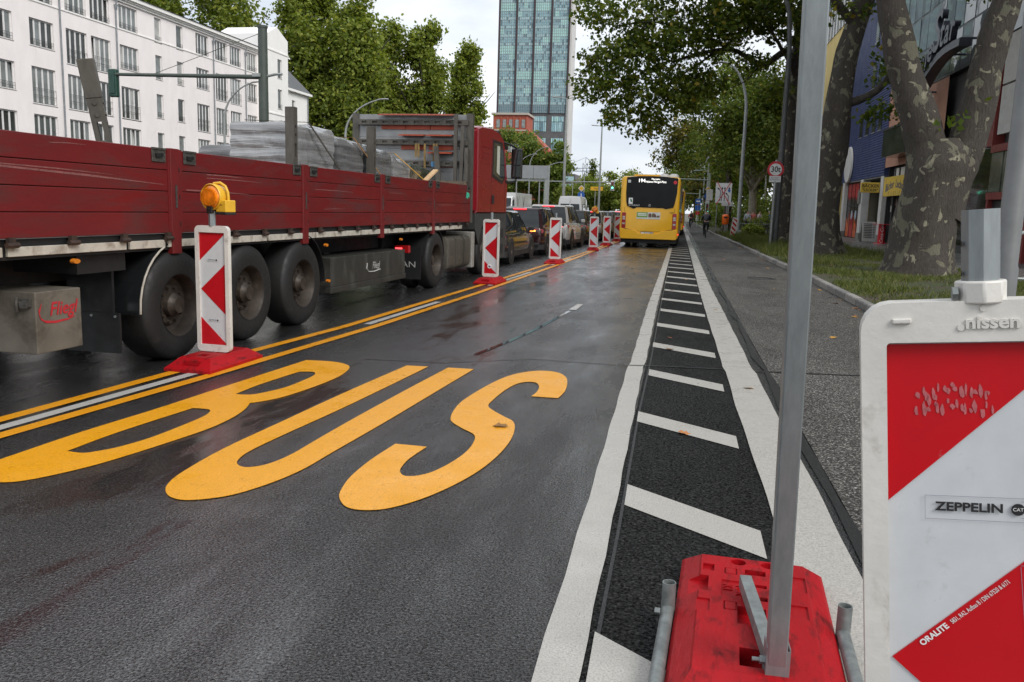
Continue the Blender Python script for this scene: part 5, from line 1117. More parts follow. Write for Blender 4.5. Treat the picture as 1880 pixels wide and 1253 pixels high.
gbx = MB().box(XR-.9,XR+.4,47.4,52.4,4.95,6.4).build('glazed_box', glass_mat('box_glass', (.05,.055,.05), .1), sm); B(XR-.95,XR+.4,47.35,52.45,6.4,6.5).build('box_rail', FRAMED, sm)
CW = glass_mat('curtain_wall_glass', (.16,.18,.19), .03, .1)
cwo = B(XR-.0,XR+.39,38.2,54.6,8.25,23.5).build('curtain_wall', FRAMED, sm)
for r_ in range(8):
    for k in range(11):
        y = 38.3+k*1.48; z = 8.35+r_*1.88
        o = B(-.012,.0,0,1.40,0,1.78).build('glass_pane', CW, cwo, (XR-.005, y, z), (R(q.uniform(-.0,.0)), R(q.uniform(-.5,.5)), R(q.uniform(-.6,.6))))
B(XR-.08,XR+.38,54.6,55.3,8.2,23.5).build('end_pier', SALM, sm); B(XR-.06,XR+.38,37.2,38.15,4.5,23.5).build('end_pier', REDF, sm)
# shop front below
sf = B(XR+.3,XR+.39,38,55.2,.1,4.5).build('shop_front', glass_mat('shop_glass', (.02,.02,.02), .05), sm)
for y in (48.2,49.6,51.0,52.4,53.4,54.9): B(XR+.16,XR+.30,y,y+.14,.1,4.5).build('shop_mullion', FRAMED, sf)
for y in (49.8,51.2,52.6): B(XR+.2,XR+.28,y,y+1.15,3.95,4.45).build('transom_light', CONC, sf)
for k in range(10): B(XR+.24,XR+.29,48.6+k*.58,48.9+k*.58,.9+(k*7%5)*.35,1.25+(k*7%5)*.35).build('window_poster', M('poster_tone_%d' % (k % 3), ((.5,.48,.42),(.35,.12,.08),(.22,.30,.36))[k % 3], .5), sf)
bn = B(XR-.12,XR+.02,49.3,54.7,2.85,3.95).build('shop_banner', M('banner_yellow', (.72,.50,.07), .5, var=.06), sm)
for i, ch in enumerate('Bäcker Lecker'):
    if ch != ' ': text(ch, .62, M('banner_navy', (.06,.07,.16), .5), bn, (XR-.125, 54.0-i*.33, 3.28+.22*math.sin(PI*(i+.5)/13)), FACE_LEFT, depth=.008, bold=.012)
for i in range(12): MB().obox((XR-.124,49.6+i*.42,3.0+(i*5%7)*.125 if i in (0,1,10,11) else 3.0),(.006,.06,.22),(q.uniform(-.6,.6),0,0)).build('banner_motif', M('banner_motif_%d' % (i % 3), ((.16,.08,.05),(.3,.3,.28),(.4,.16,.05))[i % 3], .5), bn)
# red framed windows to the right of the big tree, pale upper panels
for k in range(6): B(XR-.05,XR+.05,37.1-k*1.35-1.2,37.1-k*1.35,2.7,4.2).build('upper_light', glass_mat('dim_shop_glass', (.12,.13,.11), .08), sm)
for z0, z1 in ((2.4,2.68),(4.22,4.5)): B(XR-.10,XR+.12,28.5,37.15,z0,z1).build('red_beam', REDF, sm)
for k in range(5): B(XR-.08,XR+.1,36.9-k*2.0,37.1-k*2.0,.1,2.4).build('red_post', REDF, sm)
B(XR+.1,XR+.39,28,37.1,.1,4.5).build('dark_front', FRAMED, sm)
for r_ in range(7):
    for k in range(6): B(XR-.02,XR+.2,36.9-k*1.6-1.55,36.9-k*1.6,4.9+r_*1.9,4.9+r_*1.9+1.82).build('facade_panel', CW if r_ > 1 else CONC, sm)
# cinema sign letters on an arch
cs = thing('cinema_sign', 'dark cinema lettering on an arched band in front of the curtain wall', 'sign', (0,0,0)); LET = M('slate_blue_letter', (.055,.06,.085), .4, var=.15)
P_ = []
for i in range(25):
    f = i/24; y = 47.2-f*7.6; P_.append((XR-.75, y, 6.9+2.0*f+.75*math.sin(PI*f)))
for off in (0,): MB().loft([[(p[0]-.25,p[1],p[2]-.16),(p[0]+.25,p[1],p[2]-.16),(p[0]+.25,p[1],p[2]+.16),(p[0]-.25,p[1],p[2]+.16)] for p in P_]).build('arch_band', LET, cs)
f = 0
for ch, w_, s_ in (('C',.95,1.9),('i',.5,1.5),('n',.8,1.5),('e',.8,1.5),('S',1.0,2.5),('t',.6,1.8),('a',.85,1.5),('r',.6,1.5)):
    y = 46.4-f-w_/2; fr = (47.2-y)/7.6; z = 6.9+2.0*fr+.75*math.sin(PI*fr)+.16+s_*.36
    text(ch, s_, LET, cs, (XR-.95, y, z), FACE_LEFT, depth=.25, bold=.03, shear=.15, name='sign_letter'); f += w_
for y in (46,42,40.5): MB().cyl((XR-.7,y,7.4+(47.2-y)*.27),(XR,y,7.4+(47.2-y)*.27),.05,n=8).build('bracket', LET, cs)
# pavement furniture by the shops
hs = thing('hanging_sign', 'small yellow bakery box sign sticking out beside the white pillar', 'sign', (11.45, 56.3, 0)); B(-.55,.55,-.08,.08,3.1,3.72).build('sign_box', M('banner_yellow', (.72,.50,.07)), hs, bevel=.02)
text('BÄCKER', .27, INK, hs, (0,-.083,3.5), depth=.004, bold=.006); text('"LECKER"', .22, INK, hs, (0,-.083,3.25), depth=.004, bold=.005); B(.5,.8,-.03,.03,3.35,3.42).build('arm', FRAMED, hs)
ab = thing('menu_board', 'white A-board with a printed price list in front of the bakery', 'sign', (11.3, 55.0, .12), R(8)); MB().obox((0,-.12,.62),(.80,.04,1.2),(R(-9),0,0)).build('front_board', CONC, ab, bevel=.01)
MB().obox((0,.14,.60),(.80,.03,1.2),(R(10),0,0)).build('rear_board', GREYW, ab)
for i in range(9): MB().obox((-.08 if i else 0,-.147-.0+.0*i-.02+ (1.08-i*.1-.62)*.155,1.08-i*.1),(.5 if i else .66,.004,.035),(R(-9),0,0)).build('printed_line', INK, ab); MB().obox((.28,-.167+(1.08-i*.1-.62)*.155,1.08-i*.1),(.10,.004,.03),(R(-9),0,0)).build('printed_price', INK, ab) if i else None
ct = thing('bistro_table', 'red drink-branded standing table beside the bakery door', 'table', (11.55, 52.6, .12)); COKE = M('soft_drink_red', (.55,.012,.02), .35)
MB().lathe([(1.12,0),(1.12,.52),(1.09,.54),(1.08,0)], (0,0,0), 'z', 24).build('table_top', COKE, ct); MB().cyl((0,0,.04),(0,0,1.09),.20,n=20).build('column', COKE, ct, smooth=40); MB().lathe([(0,0),(0,.42),(.035,.40),(.04,0)], (0,0,0), 'z', 24).build('foot', COKE, ct)
o = text('Coca-Cola', .26, INKW, ct, (-.03,-.203,.58), depth=.01, shear=.2); o.rotation_euler = (Matrix.Rotation(PI/2, 3, 'Y') @ Euler(FACE_BACK).to_matrix()).to_euler(); o.rotation_euler = (Matrix.Rotation(-PI/2, 3, 'Y') @ Euler(FACE_BACK).to_matrix()).to_euler()
# ------------------------------------------------------------------ street furniture
LAMPG = M('grey_lamp_paint', (.33,.35,.34), .45, .3, .12, 3); LAMPK = M('dark_grey_lamp_paint', (.085,.088,.088), .5, .2, .2, 4, dirt=((.14,.14,.13), .25, 4)); GRNP = M('green_grey_mast_paint', (.062,.078,.066), .5, var=.15, sc=3, dirt=((.11,.12,.105), .3, 3)); GRNL = M('pale_green_mast', (.30,.36,.29), .5, var=.1)
def curved_lamp(x, y, h, reach, label, mat=LAMPG, r=.085, group='curved street lamps'):
    t = thing('street_lamp', label, 'street lamp', (x, y, 0), 0, group)
    P = [(0,0,0),(0,0,h*.35),(0,0,h*.72)]; 
    for i in range(1,9):
        a = i/8*R(72); P.append((reach*.95*(1-math.cos(a))/(1-math.cos(R(72))), 0, h*.72+h*.27*math.sin(a)/math.sin(R(72))))
    MB().tube(P, [r*1.25,r*1.2,r]+[r*(.95-.055*i) for i in range(8)], 10).build('pole', mat, t, smooth=60)
    s = 1 if reach > 0 else -1; e = Vector(P[-1])
    MB().loft([[(e.x+s*u, v*w, e.z+dz+zz) for v, zz in ((-1,0),(-.7,.06),(.7,.06),(1,0),(.7,-.04),(-.7,-.04))] for u, w, dz in ((-.05,.05,-.01),(.15,.11,.03),(.55,.12,.06),(.78,.06,.06))]).build('lamp_head', LAMPG, t, smooth=50)
    B(-.16,.16,-.16,.16,0,.5).build('base_sleeve', mat, t, bevel=.03); return t
def double_lamp(x, y, h, label):
    t = thing('street_lamp', label, 'street lamp', (x, y, 0), 0, 'tall two-armed street lamps'); MB().tube([(0,0,0),(0,0,h)], [.17,.09], 10).build('pole', LAMPG, t, smooth=60)
    for s in (-1,1): MB().tube([(0,0,h-.05),(s*.5,0,h+.05)], .04, 6).build('arm', LAMPG, t); MB().obox((s*.95,0,h+.07),(.9,.28,.10),(0,-s*.08,0)).build('lamp_head', LAMPG, t, bevel=.03)
curved_lamp(3.85, 58, 11.2, -1.35, 'tall curved lamp post on the right beside the striped verge beacon', r=.105)
curved_lamp(2.75, 92, 9.5, -2.0, 'curved lamp farther along the right kerb behind the bus', r=.09)
curved_lamp(2.9, 112, 9.8, 1.2, 'curved lamp bending right behind the far signal mast'); curved_lamp(3.6, 128, 9, -1.6, 'farthest curved lamp on the right kerb')
curved_lamp(8.2, 88, 7.2, -1.5, 'curved lamp among the park trees on the right')
curved_lamp(-24.2, 60, 9.0, 2.6, 'curved lamp rising behind the trailer load'); curved_lamp(-33.8, 60, 10.2, 2.4, 'curved lamp in front of the white apartment house')
curved_lamp(-23.2, 122, 9.2, 2.2, 'curved lamp behind the grey sign gantry, left one'); curved_lamp(-19.2, 118, 7.9, 2.6, 'curved lamp behind the grey sign gantry, right one'); curved_lamp(-24.5, 140, 11.5, 2.4, 'curved lamp in front of the green trees below the brick building')
double_lamp(-11.1, 83, 12.0, 'two-armed lamp overlapping the right edge of the glass tower'); double_lamp(-10.6, 115, 12.5, 'two-armed lamp standing free against the sky left of the bus')
# dark lamp column with weight-limit sign
dl = thing('lamp_column', 'dark lamp column behind the round weight-limit sign', 'street lamp', (4.52, 42.2, .1)); MB().tube([(0,0,0),(.03,0,4),(.02,0,9),(-.12,0,10.6),(-.55,0,11.9),(-1.2,0,12.5)], [.15,.14,.11,.10,.08,.06], 12).build('column', LAMPK, dl, smooth=60)
REDS = M('traffic_sign_red', (.52,.015,.025), .35); WHS = M('traffic_sign_white', (.68,.68,.67), .35); BLUS = M('traffic_sign_blue', (.02,.11,.42), .35, var=.05); YELS = M('traffic_sign_yellow', (.75,.42,.02), .35)
def disc(parent, r, z, mat, y=-.01, th=.006, n=32, x=0, name='disc'): return MB().lathe([(y-th,0),(y-th,r),(y,r),(y,0)], (x,0,z), 'y', n).build(name, mat, parent)
sg = thing('weight_limit_sign', 'round red-rimmed 30t sign with a small white plate on a grey post', 'sign', (4.30, 41.9, .1))
MB().tube([(0,.06,0),(0.03,.06,4.0)], .065, 10).build('post', LAMPG, sg, smooth=60); d_ = disc(sg, .375, 3.56, REDS, .0, .008); disc(d_, .275, 3.56, WHS, -.008, .004)
text('30t', .36, INK, d_, (.0,-.0145,3.56), depth=.004, bold=.006, xs=.92)
pl = B(-.26,.26,-.012,-.002,2.98,3.26).build('plate', WHS, sg); text('Durchfahrt', .085, INK, pl, (0,-.0145,3.18), depth=.003); text('Baustellenverkehr', .075, INK, pl, (0,-.0145,3.09), depth=.003, xs=.8); text('frei', .07, INK, pl, (0,-.0145,3.015), depth=.003)
for z in (.5,1.3,2.2): MB().lathe([(z,.085),(z+.03,.085)], (.01,.06,0), 'z', 10).build('band_clamp', GALV, sg)
# lane sign struck out with red tape
ls = thing('lane_sign', 'white lane-arrow sign crossed out with red tape beside the tree', 'sign', (3.36, 70, .1)); bd = B(-.62,.62,-.02,.02,2.3,3.85).build('board', WHS, ls, bevel=.01)
for x in (-.45,.45): MB().cyl((x,.05,0),(x,.05,3.9),.04,n=8).build('post', LAMPG, ls)
def arrow(parent, P, w, mat, y): 
    mb = MB()
    for (x0,z0),(x1,z1) in zip(P, P[1:]): d = Vector((x1-x0,z1-z0)).normalized(); nx, nz = -d.y*w, d.x*w; mb.add([(x0-nx,y,z0-nz),(x0+nx,y,z0+nz),(x1+nx,y,z1+nz),(x1-nx,y,z1-nz)], [(0,1,2,3)])
    d = Vector((P[-1][0]-P[-2][0], P[-1][1]-P[-2][1])).normalized(); e = Vector(P[-1]); nn = Vector((-d.y, d.x)); tip = e+d*.16; mb.add([(e.x+nn.x*.08,y,e.y+nn.y*.08),(e.x-nn.x*.08,y,e.y-nn.y*.08),(tip.x,y,tip.y)], [(0,1,2)]); return mb.build('arrow', mat, parent, recalc=False)
for P in ([(-.25,2.45),(-.25,3.25),(-.38,3.38)],[(-.12,2.45),(-.12,3.4)],[(.08,2.45),(.08,3.4)],[(.38,2.45),(.38,2.85),(.25,3.0)],[(.42,3.1),(.42,3.4)]): arrow(bd, P, .025, INK, -.024)
disc(bd, .11, 3.28, BLUS, -.022, .004, 16, .42)
for a in (1,-1): MB().obox((0,-.03,3.05),(.06,.006,2.05),(0,a*R(31),0)).build('red_tape', M('red_barrier_tape', (.55,.05,.05), .5), bd)
# orange litter bin, striped verge beacon
bn_ = thing('litter_bin', 'orange litter bin on a post at the verge', 'bin', (3.22, 62, .1)); ORB = M('orange_bin_plastic', (.78,.13,.01), .4, var=.06)
MB().lathe([(.72,0),(.72,.20),(.80,.23),(1.28,.25),(1.36,.22),(1.42,.12),(1.43,0)], (0,0,0), 'z', 20).build('bin_body', ORB, bn_, smooth=40); MB().box(-.12,.12,-.26,-.20,1.16,1.27).build('opening', DARK, bn_); MB().cyl((0,.3,0),(0,.3,1.4),.04,n=8).build('post', LAMPG, bn_); B(-.05,.05,.2,.3,1.0,1.06).build('clip', LAMPG, bn_)
vb = thing('verge_beacon', 'leaning red and white diagonal-striped beacon at the kerb', 'beacon', (3.42, 56.5, .1), R(4)); brd = inst('board', MB().box(-.17,.17,-.02,.02,0,1.22).mesh('board', WPLAST), vb, (0,0,.02), (0,R(7),0))
for k in range(4):
    z = .08+k*.30; MB().prism([(-.14,z+.16),(.14,z-.06 if k else .02),(.14,z+.08),(-.14,min(1.18,z+.30))], 'y', -.024, -.02).build('red_stripe', FOILR, brd)
# signal mast with arm and signs over the right kerb
def signal_head(parent, x, y, z, on, back=False):
    h = B(x-.16,x+.16,y-.12,y+.12,z-.45,z+.45).build('signal_head', GRNP if back else M('signal_black', (.02,.024,.022), .5), parent, bevel=.03)
    if not back:
        for k, c_ in enumerate(((.25,.01,.01),(.25,.14,.01),(.02,.25,.10))):
            lit = k == on; MB().lathe([(y-.15,0),(y-.15,.10),(y-.12,.11)], (x,0,z+.29-k*.29), 'y', 14).build('lens', M('signal_lens_%d_%d' % (k, lit), (.1,1,.6) if lit else c_, .3, emit=5 if lit else 0), h)
    return h
ms = thing('signal_mast', 'pale green signal mast with a long arm over the road right of the bus', 'traffic light', (2.75, 86, .1)); MB().tube([(0,0,0),(0,0,5.3)], .11, 10).build('mast', GRNL, ms, smooth=60); MB().tube([(0,0,4.65),(-5.2,0,4.75)], .06, 8).build('arm', GRNL, ms); MB().tube([(0,0,5.2),(-.5,0,5.6),(-1.6,0,5.5)], .05, 8).build('lamp_arm', GRNL, ms)
signal_head(ms, -.05, -.2, 1.9, 2); signal_head(ms, -4.9, -.1, 4.4, 2)
dm_ = MB().obox((-.1,-.16,3.75),(.42,.02,.42),(0,R(45),0)).build('priority_sign', WHS, ms); MB().obox((-.1,-.175,3.75),(.32,.01,.32),(0,R(45),0)).build('priority_field', YELS, dm_)
rd = disc(ms, .33, 3.1, BLUS, -.15, .01, 24, -.1, 'blue_round_sign'); arrow(rd, [(.06,3.0),(.06,3.15),(-.12,3.15)], .035, INKW, -.165); B(-.28,.12,-.16,-.15,2.45,2.65).build('white_plate', WHS, ms)
m2 = thing('signal_mast', 'second pale green signal mast with a lower arm farther on', 'traffic light', (2.3, 104, .1)); MB().tube([(0,0,0),(0,0,4.2)], .10, 8).build('mast', GRNL, m2); MB().tube([(0,0,3.7),(-4,0,3.75)], .05, 6).build('arm', GRNL, m2); signal_head(m2, -.1, -.2, 2.2, 2)
bs_ = thing('bus_lane_signs', 'stacked blue signs on a post beyond the cyclists', 'sign', (1.98, 96, .1)); MB().cyl((0,0,0),(0,0,3.1),.035,n=8).build('post', LAMPG, bs_); B(-.3,.3,-.03,-.01,2.45,3.0).build('blue_sign', BLUS, bs_, bevel=.02); B(-.3,.3,-.03,-.01,1.75,2.3).build('blue_sign', BLUS, bs_, bevel=.02); B(-.2,.2,-.034,-.03,2.65,2.8).build('sign_print', INKW, bs_); disc(bs_, .22, 1.45, REDS, -.02, .01, 20)
for i, (x, y, z, w, hh, lab_) in enumerate(((2.55,78,2.6,.55,.95,'tall white notice board left of the crossed-out lane sign'),(3.9,74,2.1,.9,.35,'small white street sign right of the crossed-out lane sign'))):
    t = thing('notice_board', lab_, 'sign', (x, y, .1)); MB().cyl((0,0,0),(0,0,z+hh),.04,n=8).build('post', LAMPG, t); B(-w/2,w/2,-.05,-.02,z,z+hh).build('board', WHS, t)
# near grey column and hoop on the right
nc = thing('lamp_column', 'wide light grey column close on the right behind the near delineator', 'street lamp', (3.83, 11.0, .1)); MB().tube([(0,0,0),(0,0,.9),(0,0,.95),(0,0,6.5),(-.1,0,9)], [.14,.14,.125,.115,.1], 20).build('column', M('mid_grey_column', (.16,.165,.165), .45, .2, .12, 3, dirt=((.11,.11,.11), .2, 4)), nc, smooth=50)
hp = thing('guard_hoop', 'grey steel guard hoop at the far right edge', 'barrier', (5.02, 14.2, .1)); MB().tube([(0,0,0),(0,0,1.15),(.03,0,1.25),(.12,0,1.30),(1.3,0,1.30),(1.39,0,1.25),(1.42,0,1.15),(1.42,0,0)], .03, 10).build('hoop', LAMPG, hp, smooth=60); MB().cyl((0,0,.6),(1.42,0,.6),.022,n=8).build('cross_bar', LAMPG, hp)
# left: signal cantilever over the lanes, gantry, far signals
ml = thing('signal_cantilever', 'dark green mast with a long arm and signal before the apartment house', 'traffic light', (-15.3, 30, 0)); MB().tube([(0,0,0),(0,0,7.75)], [.20,.17], 14).build('mast', GRNP, ml, smooth=60)
MB().lathe([(7.75,.19),(7.83,.19),(7.85,0)], (0,0,0), 'z', 14).build('mast_cap', GRNP, ml); MB().tube([(0,0,6.02),(-6.2,0,6.12)], [.085,.06], 10).build('arm', GRNP, ml, smooth=60); MB().tube([(0,0,7.6),(-4.4,0,6.15)], .012, 5).build('stay_rod', GRNP, ml)
B(-.3,.0,-.28,-.2,6.0,6.12).build('side_lamp', LAMPG, ml); MB().tube([(.15,0,6.05),(.5,0,6.12),(.75,0,6.12)], .05, 6).build('side_lamp', LAMPG, ml)
sh = MB().box(-6.38,-6.02,-.05,.16,5.28,6.32).build('signal_head', M('dark_green_signal', (.015,.055,.04), .35, var=.2), ml, bevel=.05, seg=3); MB().box(-6.32,-6.08,-.075,-.05,5.4,6.2).build('signal_back_plate', M('dark_green_signal', (.015,.055,.04)), sh, bevel=.02)
gn = thing('sign_gantry', 'grey sign gantry seen from behind beyond the lorry cab', 'gantry', (-17, 110, 0)); GBK = M('gantry_sign_back', (.30,.31,.32), .5, .3, .1, 1)
for k in range(5): B(-9.5+k*1.95,-9.5+k*1.95+1.9,-.08,.08,5.35,7.0).build('sign_back_panel', GBK, gn)
B(-11,.3,.1,.35,5.0,5.3).build('beam', LAMPG, gn); B(-11,.3,.1,.3,6.6,6.8).build('beam', LAMPG, gn); B(-.15,.35,.0,.4,0,7.0).build('post', LAMPG, gn)
fs = thing('signal_cantilever', 'far signal arm with a green light left of the bus', 'traffic light', (-17.5, 112, 0)); MB().tube([(0,0,0),(0,0,6)], .13, 10).build('mast', GRNL, fs); MB().tube([(0,0,5.1),(9.2,0,5.15)], .07, 8).build('arm', LAMPG, fs); signal_head(fs, 8.85, -.1, 4.75, 2); B(8.6,9.1,-.02,.0,4.1,5.4).build('signal_board', WHS, fs)
ys_ = thing('direction_sign', 'small yellow direction sign in the far traffic', 'sign', (-12.1, 125, 0)); MB().cyl((0,0,0),(0,0,4.9),.05,n=8).build('post', LAMPG, ys_); bd2 = B(-.7,1.1,-.06,-.02,4.35,4.9).build('board', YELS, ys_); text('Mitte', .36, INK, bd2, (.2,-.064,4.62), depth=.004)
bs2 = thing('priority_sign', 'yellow diamond above a blue round sign over the white van', 'sign', (-10.4, 92, 0)); MB().cyl((0,.04,0),(0,.04,4.1),.05,n=8).build('post', LAMPG, bs2); MB().obox((0,0,3.8),(.5,.02,.5),(0,R(45),0)).build('diamond', WHS, bs2); MB().obox((0,-.015,3.8),(.36,.01,.36),(0,R(45),0)).build('diamond_field', YELS, bs2); r2 = disc(bs2, .38, 3.1, BLUS, -.01, .01, 24, name='blue_round_sign'); arrow(r2, [(0,2.9),(0,3.15)], .05, INKW, -.025)
for k, (x, y) in enumerate(((-13.2,120),(-15.8,128),(-8.2,132))): t = thing('sign_pole', ('thin grey pole with a small board beside the far office block','thin grey pole left of the far office block','thin pole with a blue sign near the far green trees')[k], 'pole', (x, y, 0)); MB().cyl((0,0,0),(0,0,6.5-k),.06,n=8).build('pole', LAMPG, t); B(-.3,.3,-.05,.0,2.2,2.8).build('board', BLUS if k == 2 else WHS, t)
cr_ = thing('crane', 'distant lattice crane above the far traffic', 'crane', (-33, 300, 0)); CRG = M('crane_grey', (.30,.33,.36), .6)
lat = MB()
for k in range(8):
    for s in (-.7,.7): lat.tube([(s,0,k*2.2),(-s,0,(k+1)*2.2)], .09, 4)
for s in (-.7,.7): lat.tube([(s,0,0),(s,0,17.5)], .12, 4)
lat.build('mast', CRG, cr_)
lat = MB().tube([(-9,0,15.6),(4,0,15.9)], .12, 4).tube([(-9,0,14.6),(4,0,14.9)], .12, 4)
for k in range(10): lat.tube([(-9+k*1.3,0,14.6),(-8.35+k*1.3,0,15.65),(-7.7+k*1.3,0,14.65)], .07, 4)
lat.build('jib', CRG, cr_); MB().tube([(-9,0,15.6),(.3,0,19.5),(4,0,15.9)], .06, 4).tube([(.3,0,19.5),(12,0,11)], .05, 4).tube([(0,0,17.5),(.3,0,19.5)], .1, 4).build('stays', CRG, cr_)

# ------------------------------------------------------------------ bicycles and people
BIKEK = M('black_bike_paint', (.02,.02,.022), .4); TYK = M('bike_tyre', (.015,.015,.015), .7)
def bicycle_parts(t, Rw=.33, base=1.02, off=(0,0,0)):
    ox, oy, oz = off; yb_, yf = oy-base/2, oy+base/2
    for y in (yb_, yf):
        w_ = MB().lathe([(-.018,Rw-.03),(-.018,Rw-.006),(0,Rw),(.018,Rw-.006),(.018,Rw-.03)], (ox,y,oz+Rw), 'x', 24, True).build('wheel', TYK, t, smooth=40); sp = MB()
        for k in range(10): a = 2*PI*k/10; sp.cyl((ox,y,oz+Rw),(ox,y+math.cos(a)*Rw*.93,oz+Rw+math.sin(a)*Rw*.93),.004,n=4,cap=False)
        sp.build('spokes', CHROME, w_)
    bb_, st_, hd = (ox,oy-.08,oz+.29),(ox,oy-.24,oz+.85),(ox,oy+.36,oz+.82)
    fr = MB()
    for p, q_ in ((bb_,st_),(bb_,hd),((ox,oy-.2,oz+.72),(ox,oy+.34,oz+.78)),(bb_,(ox,yb_,oz+Rw)),(st_,(ox,yb_,oz+Rw)),(hd,(ox,yf,oz+Rw))): fr.cyl(p, q_, .018, n=6)
    fr.build('frame', BIKEK, t); MB().tube([(ox-.28,oy+.28,oz+1.04),(ox-.12,oy+.36,oz+1.02),(ox,oy+.36,oz+.98),(ox+.12,oy+.36,oz+1.02),(ox+.28,oy+.28,oz+1.04)], .014, 6).cyl((ox,oy+.36,oz+.80),(ox,oy+.36,oz+.98),.016,n=6).build('handlebar', BIKEK, t); MB().obox((ox,oy-.26,oz+.92),(.15,.26,.06),(0,0,0)).build('saddle', BLACKP, t, bevel=.02)
    MB().cyl((ox,oy-.24,oz+.80),(ox,oy-.26,oz+.90),.014,n=6).build('seat_post', BIKEK, t); MB().box(ox-.12,ox-.06,oy+.0,oy+.09,oz+.14,oz+.165).box(ox+.06,ox+.12,oy-.24,oy-.15,oz+.40,oz+.425).build('pedals', BLACKP, t)
def skin(name, verts, edges, rad, mat, parent, sub=2):
    me = bpy.data.meshes.new(name); me.from_pydata(verts, edges, []); o = inst(name, me, parent); me.materials.append(mat)
    m_ = o.modifiers.new('skin', 'SKIN'); m_.use_smooth_shade = True
    for i, r_ in enumerate(rad): me.skin_vertices[0].data[i].radius = (r_, r_*.9 if r_ > .1 else r_); 
    me.skin_vertices[0].data[0].use_root = True
    s_ = o.modifiers.new('sub', 'SUBSURF'); s_.levels = sub; s_.render_levels = sub; return o
SKINM = M('skin_tone', (.42,.25,.18), .6)
def rider(label, loc, jacket, legs, hairm, bag=None):
    t = thing('person', label, 'person', loc, 0, 'people cycling on the track')
    V = [(0,-.26,.98),(0,-.14,1.22),(0,-.02,1.42),(0,.04,1.52),(0,.07,1.60),(0,.09,1.70),(.17,-.0,1.40),(.25,.14,1.20),(.27,.29,1.07),(-.17,0,1.40),(-.25,.14,1.20),(-.27,.29,1.07),(.09,-.24,.93),(.13,.10,.78),(.10,-.13,.46),(.10,-.04,.42),(-.09,-.24,.93),(-.12,.10,.60),(-.10,-.06,.19),(-.10,.06,.16)]
    E = [(0,1),(1,2),(2,3),(3,4),(4,5),(2,6),(6,7),(7,8),(2,9),(9,10),(10,11),(0,12),(12,13),(13,14),(14,15),(0,16),(16,17),(17,18),(18,19)]
    skin('body', V, E, [.13,.13,.13,.055,.085,.075,.06,.045,.03,.06,.045,.03,.09,.06,.04,.035,.09,.06,.04,.035], SKINM, t)
    skin('jacket', V[:4]+V[6:8]+[(.265,.24,1.11)]+V[9:11]+[(-.265,.24,1.11)], [(0,1),(1,2),(2,3),(2,4),(4,5),(5,6),(2,7),(7,8),(8,9)], [.17,.175,.16,.075,.085,.065,.045,.085,.065,.045], jacket, t)
    skin('trousers', [V[0]]+V[12:15]+V[16:19], [(0,1),(1,2),(2,3),(0,4),(4,5),(5,6)], [.165,.115,.08,.055,.115,.08,.055], legs, t)
    skin('hair', [(0,.06,1.66),(0,.05,1.75)], [(0,1)], [.098,.085], hairm, t); 
    for s, p in ((1,(.10,-.07,.425)),(-1,(-.10,.03,.165))): MB().obox((p[0],p[1]+.02,p[2]),(.10,.27,.09),(0,0,0)).build('shoe', BLACKP, t, bevel=.03)
    for s in (1,-1):
        for k in range(5): MB().tube([(s*.27,.285+.012*k-.02,1.06),(s*.275,.30+.012*k-.02,1.085),(s*.262,.315+.010*k-.02,1.06)], .008, 5).build('finger', SKINM, t)
    if bag: MB().box(-.15,.15,-.40,-.20,1.12,1.50).build('backpack', bag, t, bevel=.05, seg=3)
    return t
rider('person in a dark quilted jacket cycling away on the track', (1.74, 56.2, .006), M('dark_quilted_jacket', (.022,.023,.028), .6, bmp=.5, bsc=9), M('black_trousers', (.013,.013,.015), .8), M('dark_hair', (.02,.016,.013), .7))
bk1 = thing('bicycle', 'bicycle under the person in the dark jacket', 'bicycle', (1.74, 56.2, .006)); bicycle_parts(bk1, .30, .98)
rider('person in an orange-pink jacket with a dark backpack cycling farther ahead', (1.22, 88, .006), M('orange_pink_jacket', (.70,.20,.14), .6), M('black_trousers', (.013,.013,.015)), M('dark_hair', (.02,.016,.013)), M('dark_backpack', (.02,.025,.035), .7))
bk2 = thing('bicycle', 'bicycle under the person with the backpack', 'bicycle', (1.22, 88, .006)); bicycle_parts(bk2, .33, 1.02)
for i, (x, y, a) in enumerate(((4.6,60.5,70),(5.0,61.2,80),(5.5,62.0,75),(6.0,62.6,95),(6.5,63.4,60))):
    t = thing('bicycle', ('parked bicycle nearest the verge beacon','second parked bicycle in the row on the verge','third parked bicycle in the row on the verge','fourth parked bicycle in the row on the verge','parked bicycle at the far end of the row on the verge')[i], 'bicycle', (x, y, .12), R(a), 'bicycles parked on the verge'); bicycle_parts(t)
rk = thing('bike_rack', 'low grey rack behind the parked bicycles', 'rack', (0,0,.1)); MB().tube([(4.2,63.6,0),(4.2,63.6,.8),(7.4,64.4,.8),(7.4,64.4,0)], .03, 6).build('rail', LAMPG, rk)
